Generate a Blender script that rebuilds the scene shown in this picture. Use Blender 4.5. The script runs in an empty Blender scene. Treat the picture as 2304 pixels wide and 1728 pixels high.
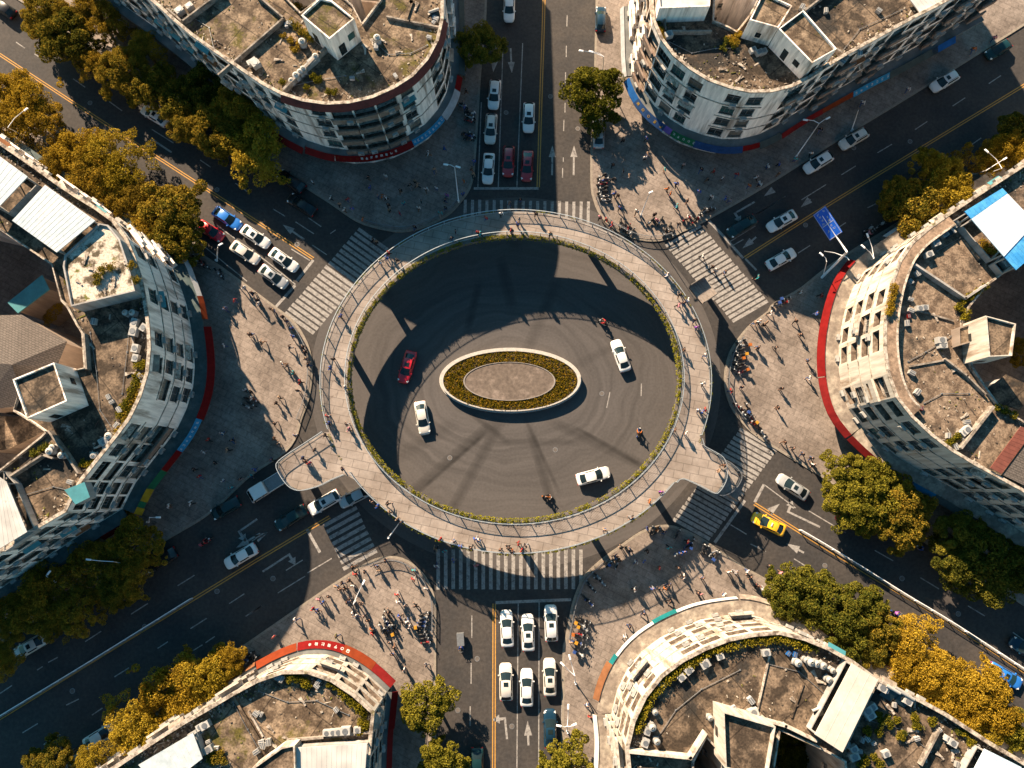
import bpy, bmesh, math, random
from mathutils import Vector, Matrix
from mathutils.geometry import tessellate_polygon

rnd = random.Random(7)
SC = bpy.context.scene
COL = SC.collection
# ------------------------------------------------------------------ camera
CAM_H, FPX, TILT = 103.0, 1600.0, math.atan(246 / 1600.0)
cam_data = bpy.data.cameras.new("camera")
cam_data.sensor_width = 36.0
cam_data.lens = FPX / 2304 * 36.0
cam_data.clip_end = 2000
cam = bpy.data.objects.new("camera", cam_data)
COL.objects.link(cam)
cam.location = (0, 0, CAM_H)
cam.rotation_euler = (TILT, 0, 0)
SC.camera = cam
# ------------------------------------------------------------------ light
SUN_EL, SHADOW_DIR = math.radians(28.5), math.radians(31.0)      # shadows fall down the picture, 31 degrees to the right
sun_data = bpy.data.lights.new("sun", 'SUN')
sun_data.energy = 5.0
sun_data.angle = math.radians(0.55)
sun_data.color = (1.0, 0.76, 0.53)
sun = bpy.data.objects.new("sun", sun_data)
COL.objects.link(sun)
sd = Vector((math.sin(SHADOW_DIR) * math.cos(SUN_EL), -math.cos(SHADOW_DIR) * math.cos(SUN_EL), -math.sin(SUN_EL)))
sun.rotation_euler = sd.to_track_quat('-Z', 'Y').to_euler()
sun.location = (-40, 80, 90)
world = bpy.data.worlds.new("World")
SC.world = world
world.use_nodes = True
wn = world.node_tree.nodes
wn.clear()
sky = wn.new('ShaderNodeTexSky')
sky.sky_type = 'NISHITA'
sky.sun_disc = False
sky.sun_elevation = SUN_EL
sky.sun_rotation = math.radians(-31.0)
sky.air_density = 1.3
sky.ozone_density = 2.0
bg = wn.new('ShaderNodeBackground')
bg.inputs[1].default_value = 0.05
wo = wn.new('ShaderNodeOutputWorld')
tint = wn.new('ShaderNodeMix')               # clear evening sky, a little greener than the model's
tint.data_type = 'RGBA'
tint.blend_type = 'MULTIPLY'
tint.inputs[0].default_value = 1.0
tint.inputs[7].default_value = (0.31, 0.70, 0.77, 1)
world.node_tree.links.new(sky.outputs[0], tint.inputs[6])
world.node_tree.links.new(tint.outputs[2], bg.inputs[0])
world.node_tree.links.new(bg.outputs[0], wo.inputs[0])
SC.view_settings.view_transform = 'Standard'
SC.view_settings.look = 'None'
SC.view_settings.exposure = 1.9
SC.view_settings.gamma = 1.0
try:
    SC.cycles.max_bounces = 5
    SC.cycles.diffuse_bounces = 3
    SC.cycles.use_denoising = True
except Exception:
    pass

# ------------------------------------------------------------------ image point -> world point
CT, ST = math.cos(TILT), math.sin(TILT)


def P(px, py, z=0.0):
    u, v = px - 1152.0, py - 864.0
    lam = (CAM_H - z) / (FPX * CT + v * ST)
    return Vector((u * lam, (FPX * ST - v * CT) * lam, z))


def proj(p):
    """world point -> photo pixel (used for choosing what the photo can show, and for wording)"""
    d = Vector(p) - Vector((0, 0, CAM_H))
    f = d.y * ST - d.z * CT
    v = -d.y * CT - d.z * ST
    return (1152 + FPX * d.x / f, 864 + FPX * v / f)


REG = {'A1': (0, 0), 'A2': (560, 0), 'A3': (1130, 0), 'A4': (1704, 0),
       'B1': (0, 560), 'B2': (560, 560), 'B3': (1130, 560), 'B4': (1704, 560),
       'C1': (0, 1128), 'C2': (560, 1128), 'C3': (1130, 1128), 'C4': (1704, 1128)}
KZ = 1659.0 / 600.0


def R(reg, x, y):
    ox, oy = REG[reg]
    return (ox + x / KZ, oy + y / KZ)


def RL(reg, *pts):
    return [R(reg, x, y) for x, y in pts]


def PP(pts, z):
    return [P(x, y, z) for x, y in pts]


# ------------------------------------------------------------------ materials
MATS = {}


def mat(name, col, rough=0.75, var=0.2, scale=2.0, metal=0.0, spec=0.3, col2=None, c2at=(0.45, 0.62), c2scale=None,
        bump=0.0, streak=False, coat=0.0, objvar=0.0, brick=None, detail=6.0, emit=0.0, trans=0.0, world=True, col3=None, c3at=(0.56, 0.66), c3scale=0.35):
    """Principled material with two layers of procedural variation"""
    m = bpy.data.materials.new(name)
    m.use_nodes = True
    nt = m.node_tree
    N, L = nt.nodes, nt.links
    b = N['Principled BSDF']
    b.inputs['Roughness'].default_value = rough
    b.inputs['Metallic'].default_value = metal
    b.inputs['Specular IOR Level'].default_value = spec
    if coat:
        b.inputs['Coat Weight'].default_value = coat
        b.inputs['Coat Roughness'].default_value = 0.06
    if world:
        g = N.new('ShaderNodeNewGeometry').outputs['Position']
    else:
        g = N.new('ShaderNodeTexCoord').outputs['Object']
    if streak:
        mp = N.new('ShaderNodeMapping')
        mp.inputs['Scale'].default_value = (1.0, 1.0, 0.12)
        L.new(g, mp.inputs[0])
        gs = mp.outputs[0]
    else:
        gs = g
    n1 = N.new('ShaderNodeTexNoise')
    n1.inputs['Scale'].default_value = scale
    n1.inputs['Detail'].default_value = detail
    n1.inputs['Roughness'].default_value = 0.62
    L.new(gs, n1.inputs['Vector'])
    mr = N.new('ShaderNodeMapRange')
    mr.inputs['From Min'].default_value = 0.28
    mr.inputs['From Max'].default_value = 0.72
    mr.inputs['To Min'].default_value = 1.0 - var
    mr.inputs['To Max'].default_value = 1.0 + var
    L.new(n1.outputs['Fac'], mr.inputs['Value'])
    src = None
    if col2 is not None:
        n2 = N.new('ShaderNodeTexNoise')
        n2.inputs['Scale'].default_value = c2scale or scale * 0.3
        n2.inputs['Detail'].default_value = 8.0
        n2.inputs['Roughness'].default_value = 0.65
        L.new(gs, n2.inputs['Vector'])
        r2 = N.new('ShaderNodeMapRange')
        r2.inputs['From Min'].default_value = c2at[0]
        r2.inputs['From Max'].default_value = c2at[1]
        L.new(n2.outputs['Fac'], r2.inputs['Value'])
        mx = N.new('ShaderNodeMix')
        mx.data_type = 'RGBA'
        mx.inputs[6].default_value = (*col, 1)
        mx.inputs[7].default_value = (*col2, 1)
        L.new(r2.outputs[0], mx.inputs[0])
        src = mx.outputs[2]
    if col3 is not None:
        n3 = N.new('ShaderNodeTexNoise')
        n3.inputs['Scale'].default_value = c3scale
        n3.inputs['Detail'].default_value = 9.0
        n3.inputs['Roughness'].default_value = 0.7
        of = N.new('ShaderNodeVectorMath')
        of.operation = 'ADD'
        of.inputs[1].default_value = (31.0, 17.0, 5.0)
        L.new(gs, of.inputs[0])
        L.new(of.outputs[0], n3.inputs['Vector'])
        r3 = N.new('ShaderNodeMapRange')
        r3.inputs['From Min'].default_value = c3at[0]
        r3.inputs['From Max'].default_value = c3at[1]
        L.new(n3.outputs['Fac'], r3.inputs['Value'])
        m3 = N.new('ShaderNodeMix')
        m3.data_type = 'RGBA'
        if src is None:
            m3.inputs[6].default_value = (*col, 1)
        else:
            L.new(src, m3.inputs[6])
        m3.inputs[7].default_value = (*col3, 1)
        L.new(r3.outputs[0], m3.inputs[0])
        src = m3.outputs[2]
    if brick is not None:
        bt = N.new('ShaderNodeTexBrick')
        bt.inputs['Scale'].default_value = 1.0
        bt.inputs['Brick Width'].default_value = brick[0]
        bt.inputs['Row Height'].default_value = brick[1]
        bt.inputs['Mortar Size'].default_value = brick[2]
        bt.inputs['Color1'].default_value = (1, 1, 1, 1)
        bt.inputs['Color2'].default_value = (brick[4],) * 3 + (1,)
        bt.inputs['Mortar'].default_value = (brick[3],) * 3 + (1,)
        rot = N.new('ShaderNodeMapping')
        rot.inputs['Rotation'].default_value = (0, 0, math.radians(brick[5] if len(brick) > 5 else 0))
        L.new(g, rot.inputs[0])
        L.new(rot.outputs[0], bt.inputs['Vector'])
        mb = N.new('ShaderNodeMix')
        mb.data_type = 'RGBA'
        mb.blend_type = 'MULTIPLY'
        mb.inputs[0].default_value = 1.0
        if src is None:
            mb.inputs[6].default_value = (*col, 1)
        else:
            L.new(src, mb.inputs[6])
        L.new(bt.outputs['Color'], mb.inputs[7])
        src = mb.outputs[2]
    mul = N.new('ShaderNodeMix')
    mul.data_type = 'RGBA'
    mul.blend_type = 'MULTIPLY'
    mul.inputs[0].default_value = 1.0
    if src is None:
        mul.inputs[6].default_value = (*col, 1)
    else:
        L.new(src, mul.inputs[6])
    fac = mr.outputs[0]
    if objvar:
        oi = N.new('ShaderNodeObjectInfo')
        mo = N.new('ShaderNodeMapRange')
        mo.inputs['To Min'].default_value = 1 - objvar
        mo.inputs['To Max'].default_value = 1 + objvar
        L.new(oi.outputs['Random'], mo.inputs['Value'])
        mm = N.new('ShaderNodeMath')
        mm.operation = 'MULTIPLY'
        L.new(fac, mm.inputs[0])
        L.new(mo.outputs[0], mm.inputs[1])
        fac = mm.outputs[0]
    L.new(fac, mul.inputs[7])
    L.new(mul.outputs[2], b.inputs['Base Color'])
    if bump:
        bp = N.new('ShaderNodeBump')
        bp.inputs['Strength'].default_value = bump
        bp.inputs['Distance'].default_value = 0.05
        L.new(n1.outputs['Fac'], bp.inputs['Height'])
        L.new(bp.outputs[0], b.inputs['Normal'])
    if emit:
        L.new(mul.outputs[2], b.inputs['Emission Color'])
        b.inputs['Emission Strength'].default_value = emit
    MATS[name] = m
    return m


def leafmat(name, c1, c2, c3):
    """foliage: colour differs clump to clump and leaf to leaf, thin leaves let some light through"""
    m = bpy.data.materials.new(name)
    m.use_nodes = True
    nt = m.node_tree
    N, L = nt.nodes, nt.links
    N.clear()
    out = N.new('ShaderNodeOutputMaterial')
    tc = N.new('ShaderNodeTexCoord')
    oi = N.new('ShaderNodeObjectInfo')
    n1 = N.new('ShaderNodeTexNoise')
    n1.inputs['Scale'].default_value = 2.3
    n1.inputs['Detail'].default_value = 3
    L.new(tc.outputs['Object'], n1.inputs['Vector'])
    wn_ = N.new('ShaderNodeTexWhiteNoise')
    gi = N.new('ShaderNodeNewGeometry')
    L.new(gi.outputs['Random Per Island'], wn_.inputs['Vector'])
    add = N.new('ShaderNodeMath')
    add.operation = 'MULTIPLY_ADD'
    L.new(gi.outputs['Random Per Island'], add.inputs[0])
    add.inputs[1].default_value = 0.45
    L.new(n1.outputs['Fac'], add.inputs[2])
    ad2 = N.new('ShaderNodeMath')
    ad2.operation = 'MULTIPLY_ADD'
    L.new(oi.outputs['Random'], ad2.inputs[0])
    ad2.inputs[1].default_value = 0.3
    L.new(add.outputs[0], ad2.inputs[2])
    cr = N.new('ShaderNodeValToRGB')
    e = cr.color_ramp.elements
    e[0].position = 0.50
    e[0].color = (*c1, 1)
    e[1].position = 1.12
    e[1].color = (*c3, 1)
    mid = e.new(0.80)
    mid.color = (*c2, 1)
    L.new(ad2.outputs[0], cr.inputs[0])
    d = N.new('ShaderNodeBsdfDiffuse')
    t = N.new('ShaderNodeBsdfTranslucent')
    mx = N.new('ShaderNodeMixShader')
    mx.inputs[0].default_value = 0.28
    L.new(cr.outputs[0], d.inputs[0])
    L.new(cr.outputs[0], t.inputs[0])
    L.new(d.outputs[0], mx.inputs[1])
    L.new(t.outputs[0], mx.inputs[2])
    L.new(mx.outputs[0], out.inputs[0])
    MATS[name] = m
    return m


# ------------------------------------------------------------------ mesh builder
class MB:
    def __init__(s):
        s.v, s.f, s.m = [], [], []

    def face(s, pts, mi=0):
        n = len(s.v)
        s.v.extend([tuple(p) for p in pts])
        s.f.append(tuple(range(n, n + len(pts))))
        s.m.append(mi)

    def poly(s, pts, z, mi=0, up=True):
        """flat filled polygon (may be concave)"""
        vs = [Vector((p[0], p[1], z)) for p in pts]
        n = len(s.v)
        s.v.extend([tuple(p) for p in vs])
        for t in tessellate_polygon([vs]):
            a, b, c = [vs[i] for i in t]
            nz = (b - a).cross(c - a).z
            t = t if (nz > 0) == up else (t[0], t[2], t[1])
            s.f.append((n + t[0], n + t[1], n + t[2]))
            s.m.append(mi)

    def prism(s, pts, z0, z1, mi=0, mtop=None, bottom=True):
        a = area(pts)
        q = list(pts) if a > 0 else list(reversed(pts))
        s.poly(q, z1, mi if mtop is None else mtop)
        if bottom:
            s.poly(q, z0, mi, up=False)
        for i in range(len(q)):
            p0, p1 = q[i], q[(i + 1) % len(q)]
            s.face([(p0[0], p0[1], z0), (p1[0], p1[1], z0), (p1[0], p1[1], z1), (p0[0], p0[1], z1)], mi)

    def box(s, c, size, rz=0.0, mi=0, taper=1.0):
        hx, hy, hz = size[0] / 2, size[1] / 2, size[2] / 2
        ca, sa = math.cos(rz), math.sin(rz)
        co = []
        for sz in (-1, 1):
            k = taper if sz > 0 else 1.0
            for sx, sy in ((-1, -1), (1, -1), (1, 1), (-1, 1)):
                x, y = sx * hx * k, sy * hy * k
                co.append((c[0] + x * ca - y * sa, c[1] + x * sa + y * ca, c[2] + sz * hz))
        n = len(s.v)
        s.v.extend(co)
        for q in ((3, 2, 1, 0), (4, 5, 6, 7), (0, 1, 5, 4), (1, 2, 6, 5), (2, 3, 7, 6), (3, 0, 4, 7)):
            s.f.append(tuple(n + i for i in q))
            s.m.append(mi)

    def tube(s, pts, rad, n=6, mi=0, caps=True):
        pts = [Vector(p) for p in pts]
        rads = rad if isinstance(rad, (list, tuple)) else [rad] * len(pts)
        base = len(s.v)
        for i, p in enumerate(pts):
            d = (pts[min(i + 1, len(pts) - 1)] - pts[max(i - 1, 0)])
            if d.length < 1e-6:
                d = Vector((0, 0, 1))
            d.normalize()
            a = Vector((0, 0, 1)) if abs(d.z) < 0.9 else Vector((1, 0, 0))
            u = d.cross(a).normalized()
            w = d.cross(u)
            for k in range(n):
                t = 2 * math.pi * k / n
                s.v.append(tuple(p + (u * math.cos(t) + w * math.sin(t)) * rads[i]))
        for i in range(len(pts) - 1):
            for k in range(n):
                a0 = base + i * n + k
                a1 = base + i * n + (k + 1) % n
                s.f.append((a0, a1, a1 + n, a0 + n))
                s.m.append(mi)
        if caps:
            s.f.append(tuple(base + k for k in range(n)))
            s.m.append(mi)
            e = base + (len(pts) - 1) * n
            s.f.append(tuple(e + k for k in reversed(range(n))))
            s.m.append(mi)

    def cyl(s, c, r, h, n=14, mi=0, r2=None):
        s.tube([(c[0], c[1], c[2]), (c[0], c[1], c[2] + h)], [r, r if r2 is None else r2], n, mi)

    def strip(s, pa, pb, mi=0, closed=False):
        n = len(pa)
        for i in range(n if closed else n - 1):
            j = (i + 1) % n
            s.face([pa[i], pa[j], pb[j], pb[i]], mi)

    def mesh(s, name, mats, smooth=False, off=None):
        me = bpy.data.meshes.new(name)
        v = s.v if off is None else [(a - off[0], b - off[1], c - off[2]) for a, b, c in s.v]
        me.from_pydata(v, [], s.f)
        for m in mats:
            me.materials.append(MATS[m] if isinstance(m, str) else m)
        me.polygons.foreach_set('material_index', s.m)
        if smooth:
            me.polygons.foreach_set('use_smooth', [True] * len(s.f))
        me.update()
        return me

    def build(s, name, mats, parent=None, smooth=False, merge=0.0, fixn=False):
        """link as ONE object; vertices given in world coordinates, stored relative to the parent"""
        if isinstance(mats, str):
            mats = [mats]
        off = parent.location if parent is not None else None
        if parent is not None and parent.parent is not None:
            off = parent.location + parent.parent.location
        me = s.mesh(name, mats, smooth, off)
        if merge or fixn:
            bm = bmesh.new()
            bm.from_mesh(me)
            if merge:
                bmesh.ops.remove_doubles(bm, verts=bm.verts, dist=merge)
            if fixn:
                bmesh.ops.recalc_face_normals(bm, faces=bm.faces)
            bm.to_mesh(me)
            bm.free()
        return link(name, me, parent)


def area(p):
    return 0.5 * sum(p[i][0] * p[(i + 1) % len(p)][1] - p[(i + 1) % len(p)][0] * p[i][1] for i in range(len(p)))


def link(name, data, parent=None, loc=None, rz=None, scale=None):
    o = bpy.data.objects.new(name, data)
    COL.objects.link(o)
    if parent is not None:
        o.parent = parent
    if loc is not None:
        o.location = loc
    if rz is not None:
        o.rotation_euler = (0, 0, rz)
    if scale is not None:
        o.scale = scale
    return o


def empty(name, loc, rz=0.0):
    o = bpy.data.objects.new(name, None)
    COL.objects.link(o)
    o.location = loc
    o.rotation_euler = (0, 0, rz)
    o.empty_display_size = 0.3
    return o


def tag(o, label=None, cat=None, group=None, kind=None):
    if label:
        o['label'] = label
    if cat:
        o['category'] = cat
    if group:
        o['group'] = group
    if kind:
        o['kind'] = kind
    return o


KIDS = {}


def copy_tree(o, parent=None):
    c = o.copy()
    COL.objects.link(c)
    if parent is not None:
        c.parent = parent
    for ch in o.children:
        copy_tree(ch, c)
    return c


def smooth_line(pts, step=1.0, closed=False):
    """Catmull-Rom through world points, resampled about every STEP metres"""
    pts = [Vector(p) for p in pts]
    n = len(pts)
    if n < 3 and not closed:
        L = (pts[1] - pts[0]).length
        k = max(1, round(L / step))
        return [pts[0].lerp(pts[1], i / k) for i in range(k + 1)]
    dense = []
    for i in range(n if closed else n - 1):
        if closed:
            p0, p1, p2, p3 = pts[i - 1], pts[i], pts[(i + 1) % n], pts[(i + 2) % n]
        else:
            p1, p2 = pts[i], pts[i + 1]
            p0 = pts[i - 1] if i > 0 else p1 * 2 - p2
            p3 = pts[i + 2] if i + 2 < n else p2 * 2 - p1
        for k in range(12):
            t = k / 12
            dense.append(0.5 * ((2 * p1) + (p2 - p0) * t + (2 * p0 - 5 * p1 + 4 * p2 - p3) * t * t + (3 * p1 - p0 - 3 * p2 + p3) * t ** 3))
    dense.append(pts[0].copy() if closed else pts[-1].copy())
    cum = [0.0]
    for a, b in zip(dense, dense[1:]):
        cum.append(cum[-1] + (b - a).length)
    L = cum[-1]
    k = max(2, round(L / step))
    out, j = [], 0
    for i in range(k if closed else k + 1):
        s = L * i / k
        while j < len(cum) - 2 and cum[j + 1] < s:
            j += 1
        d = cum[j + 1] - cum[j]
        out.append(dense[j].lerp(dense[j + 1], 0 if d < 1e-9 else (s - cum[j]) / d))
    return out


def offset_line(pts, d, closed=False):
    """parallel line, d metres to the RIGHT of the walking direction"""
    out = []
    n = len(pts)
    for i in range(n):
        a = pts[i - 1] if (closed or i > 0) else pts[i]
        b = pts[(i + 1) % n] if (closed or i < n - 1) else pts[i]
        t = Vector((b[0] - a[0], b[1] - a[1], 0))
        t.normalize()
        out.append(Vector((pts[i][0] + t.y * d, pts[i][1] - t.x * d, pts[i][2])))
    return out


def ellipse(cx, cy, rx, ry, n):
    return [(cx + rx * math.cos(2 * math.pi * i / n), cy - ry * math.sin(2 * math.pi * i / n)) for i in range(n)]


def angle_of(px, dpx, z=0.0):
    """world heading of an image direction DPX at image point PX"""
    a, b = P(px[0], px[1], z), P(px[0] + dpx[0], px[1] + dpx[1], z)
    return math.atan2(b.y - a.y, b.x - a.x)


def nth(n):
    return f"{n}{'th' if 10 < n % 100 < 14 else {1: 'st', 2: 'nd', 3: 'rd'}.get(n % 10, 'th')}"


def unique_labels(items):
    """items: (object, look, place, px). Same words twice -> counted from the photo's western side"""
    groups = {}
    for it in items:
        groups.setdefault((it[1], it[2]), []).append(it)
    for (look, place), g in groups.items():
        if len(g) == 1:
            g[0][0]['label'] = f"{look} {place}".replace(', ,', ',')
            continue
        g.sort(key=lambda it: it[3][0])
        for i, it in enumerate(g):
            o = 'westernmost' if i == 0 else ('easternmost' if i == len(g) - 1 else f"{nth(i + 1)} from west")
            it[0]['label'] = f"{look} {place}, {o}"
# ------------------------------------------------------------------ palette
mat('asphalt', (0.046, 0.041, 0.038), 0.9, 0.32, 2.2, col2=(0.029, 0.028, 0.029), c2scale=0.13, c2at=(0.4, 0.62), col3=(0.020, 0.019, 0.019), c3at=(0.63, 0.72), c3scale=.45, bump=0.15)
mat('paving', (0.215, 0.181, 0.158), 0.9, 0.32, 2.6, col2=(0.138, 0.114, 0.098), c2scale=0.24, c2at=(0.42, 0.62), col3=(0.075, 0.062, 0.052), c3at=(0.62, 0.72), c3scale=.5, brick=(1.9, 0.95, 0.035, 0.62, 0.88, 27), bump=0.1)
mat('deck_paving', (0.27, 0.232, 0.205), 0.9, 0.22, 2.4, col2=(0.19, 0.157, 0.134), c2scale=0.30, c2at=(0.42, 0.62), col3=(0.13, 0.105, 0.085), c3at=(0.62, 0.70), c3scale=.55, brick=(2.2, 1.1, 0.05, 0.58, 0.88, 12))
mat('kerb_stone', (0.20, 0.175, 0.145), 0.85, 0.25, 3.0)
mat('paint_white', (0.24, 0.23, 0.22), 0.85, 0.28, 5.0, col2=(0.075, 0.07, 0.068), c2scale=1.6, c2at=(0.48, 0.70))
mat('paint_yellow', (0.36, 0.19, 0.04), 0.8, 0.25, 5.0, col2=(0.14, 0.085, 0.04), c2scale=1.6, c2at=(0.56, 0.78))
mat('concrete', (0.2, 0.18, 0.165), 0.9, 0.25, 2.5)
mat('concrete_dark', (0.10, 0.088, 0.08), 0.9, 0.3, 2.0)
mat('white_stone', (0.36, 0.34, 0.31), 0.8, 0.2, 3.0)
mat('soil', (0.09, 0.065, 0.045), 0.95, 0.4, 3.0)
mat('rail_metal', (0.36, 0.40, 0.42), 0.45, 0.15, 3.0, metal=0.5)
mat('rail_dark', (0.16, 0.17, 0.18), 0.5, 0.2, 4.0, metal=0.4)
mat('pole_white', (0.74, 0.75, 0.76), 0.45, 0.1, 3.0)
mat('steel', (0.42, 0.44, 0.45), 0.4, 0.2, 2.0, metal=0.7)
mat('rust', (0.30, 0.13, 0.05), 0.85, 0.3, 3.0)
mat('black', (0.012, 0.012, 0.013), 0.55, 0.2, 3.0)
mat('rubber', (0.018, 0.018, 0.018), 0.9, 0.2, 5.0)
leafmat('leaf_olive', (0.048, 0.051, 0.010), (0.118, 0.103, 0.014), (0.262, 0.177, 0.024))
leafmat('leaf_green', (0.026, 0.037, 0.009), (0.070, 0.078, 0.012), (0.155, 0.138, 0.020))
leafmat('leaf_gold', (0.107, 0.066, 0.008), (0.242, 0.157, 0.014), (0.394, 0.262, 0.030))
leafmat('leaf_brown', (0.101, 0.066, 0.012), (0.203, 0.140, 0.017), (0.373, 0.236, 0.028))
leafmat('leaf_hedge', (0.031, 0.038, 0.005), (0.101, 0.093, 0.010), (0.232, 0.182, 0.017))
leafmat('leaf_trailing', (0.042, 0.057, 0.006), (0.136, 0.140, 0.012), (0.313, 0.273, 0.020))
leafmat('leaf_island', (0.065, 0.055, 0.006), (0.174, 0.129, 0.011), (0.313, 0.174, 0.018))

# asphalt of the roundabout: rubbed in rings round the island, crossed by darker tyre tracks
m = bpy.data.materials.new('asphalt_worn')
m.use_nodes = True
nt = m.node_tree
N, L = nt.nodes, nt.links
b = N['Principled BSDF']
b.inputs['Roughness'].default_value = 0.88
b.inputs['Specular IOR Level'].default_value = 0.3
geo = N.new('ShaderNodeNewGeometry').outputs['Position']
ISL = P(1148, 856, 0)


def mth(op, a, b_=None, c=None):
    n = N.new('ShaderNodeMath')
    n.operation = op
    for i, v in enumerate((a, b_, c)):
        if v is None:
            continue
        if hasattr(v, 'is_output'):
            L.new(v, n.inputs[i])
        else:
            n.inputs[i].default_value = v
    return n.outputs[0]


sx = N.new('ShaderNodeSeparateXYZ')
L.new(geo, sx.inputs[0])
dx = mth('SUBTRACT', sx.outputs[0], ISL.x)
dy = mth('MULTIPLY', mth('SUBTRACT', sx.outputs[1], ISL.y), 1.3)
rr = mth('SQRT', mth('ADD', mth('MULTIPLY', dx, dx), mth('MULTIPLY', dy, dy)))
th = mth('ARCTAN2', dy, dx)
cx_ = N.new('ShaderNodeCombineXYZ')
wob = N.new('ShaderNodeTexNoise')
wob.inputs['Scale'].default_value = 0.12
L.new(geo, wob.inputs['Vector'])
L.new(mth('ADD', rr, mth('MULTIPLY', wob.outputs['Fac'], 9.0)), cx_.inputs[0])
L.new(mth('MULTIPLY', mth('ABSOLUTE', th), 0.9), cx_.inputs[1])
nz = N.new('ShaderNodeTexNoise')
nz.inputs['Scale'].default_value = 0.62
nz.inputs['Detail'].default_value = 5
L.new(cx_.outputs[0], nz.inputs['Vector'])
fine = N.new('ShaderNodeTexNoise')
fine.inputs['Scale'].default_value = 3.0
fine.inputs['Detail'].default_value = 8
L.new(geo, fine.inputs['Vector'])
# worn wheel lines: thin rings round the island
cs = N.new('ShaderNodeCombineXYZ')
L.new(mth('MULTIPLY', mth('ADD', rr, mth('MULTIPLY', wob.outputs['Fac'], 4.0)), 2.6), cs.inputs[0])
L.new(mth('MULTIPLY', mth('ABSOLUTE', th), 1.6), cs.inputs[1])
thin = N.new('ShaderNodeTexNoise')
thin.inputs['Scale'].default_value = 0.8
thin.inputs['Detail'].default_value = 3
L.new(cs.outputs[0], thin.inputs['Vector'])
big = N.new('ShaderNodeTexNoise')
big.inputs['Scale'].default_value = 0.07
big.inputs['Detail'].default_value = 6
L.new(geo, big.inputs['Vector'])
val = mth('ADD', mth('ADD', mth('MULTIPLY', nz.outputs['Fac'], 0.42), mth('MULTIPLY', fine.outputs['Fac'], 0.32)), mth('ADD', mth('MULTIPLY', thin.outputs['Fac'], 0.26), mth('MULTIPLY', big.outputs['Fac'], 0.30)))
mr = N.new('ShaderNodeMapRange')
mr.inputs['From Min'].default_value = 0.42
mr.inputs['From Max'].default_value = 0.90
mr.inputs['To Min'].default_value = 0.66
mr.inputs['To Max'].default_value = 1.40
L.new(val, mr.inputs['Value'])
fac = mr.outputs[0]
for (ax, ay), (bx, by), wd, amt in [((1100, 960), (925, 1110), 0.95, .42), ((1120, 960), (1010, 1160), 0.9, .38), ((1195, 975), (1240, 1130), 0.8, .42), ((1190, 960), (1250, 1090), .35, .4), ((1310, 970), (1430, 1040), .4, .45), ((1080, 985), (960, 1090), .35, .5), ((1060, 930), (1130, 985), .5, .4),
                                    ((1130, 995), (1290, 995), 0.6, .3), ((1255, 955), (1440, 1045), 0.9, .38), ((900, 1025), (1010, 960), 1.2, .22),
                                    ((1075, 650), (1055, 730), 0.7, .4), ((1250, 640), (1190, 780), 1.0, .3), ((1380, 780), (1300, 820), 0.8, .2),
                                    ((1130, 600), (1150, 680), 1.0, .35)]:
    A, B = P(ax, ay), P(bx, by)
    d = (B - A)
    Ln = d.length
    d /= Ln
    px_ = mth('SUBTRACT', sx.outputs[0], A.x)
    py_ = mth('SUBTRACT', sx.outputs[1], A.y)
    al = mth('ADD', mth('MULTIPLY', px_, d.x), mth('MULTIPLY', py_, d.y))
    pe = mth('ABSOLUTE', mth('ADD', mth('MULTIPLY', px_, -d.y), mth('MULTIPLY', py_, d.x)))
    e1 = mth('SUBTRACT', 1.0, mth('MINIMUM', mth('DIVIDE', pe, wd), 1.0))
    e2 = mth('MINIMUM', mth('MAXIMUM', mth('MULTIPLY', mth('ADD', al, 2.0), .4), 0.0), 1.0)
    e3 = mth('MINIMUM', mth('MAXIMUM', mth('MULTIPLY', mth('SUBTRACT', Ln + 2.0, al), .4), 0.0), 1.0)
    k = mth('MULTIPLY', mth('MULTIPLY', mth('MULTIPLY', mth('POWER', e1, .6), e2), e3), mth('MULTIPLY', nz.outputs['Fac'], 2.0 * amt))
    fac = mth('MULTIPLY', fac, mth('SUBTRACT', 1.0, k))
for r0, wd, amt in ((13.2, .55, .26), (15.0, .5, .30), (17.6, .7, .22), (19.4, .6, .26), (11.6, .4, .2)):
    d_ = mth('ABSOLUTE', mth('SUBTRACT', mth('ADD', rr, mth('MULTIPLY', wob.outputs['Fac'], 5.0)), r0 + 2.5))
    e1 = mth('SUBTRACT', 1.0, mth('MINIMUM', mth('DIVIDE', d_, wd), 1.0))
    fac = mth('MULTIPLY', fac, mth('SUBTRACT', 1.0, mth('MULTIPLY', mth('POWER', e1, .7), mth('MULTIPLY', big.outputs['Fac'], 1.35 * amt))))
mul = N.new('ShaderNodeMix')
mul.data_type = 'RGBA'
mul.blend_type = 'MULTIPLY'
mul.inputs[0].default_value = 1.0
mul.inputs[6].default_value = (0.063, 0.058, 0.0565, 1)
L.new(fac, mul.inputs[7])
L.new(mul.outputs[2], b.inputs['Base Color'])
MATS['asphalt_worn'] = m

# ------------------------------------------------------------------ road, pavements
g = MB()
g.face([(-320, -320, 0), (320, -320, 0), (320, 320, 0), (-320, 320, 0)])
tag(g.build('road', 'asphalt'), kind='structure')
ringroad = PP(ellipse(1160, 862, 462, 418, 96), 0)
g = MB()
g.poly(ringroad, 0.004)
tag(g.build('roundabout_road', 'asphalt_worn'), kind='structure')

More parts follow.
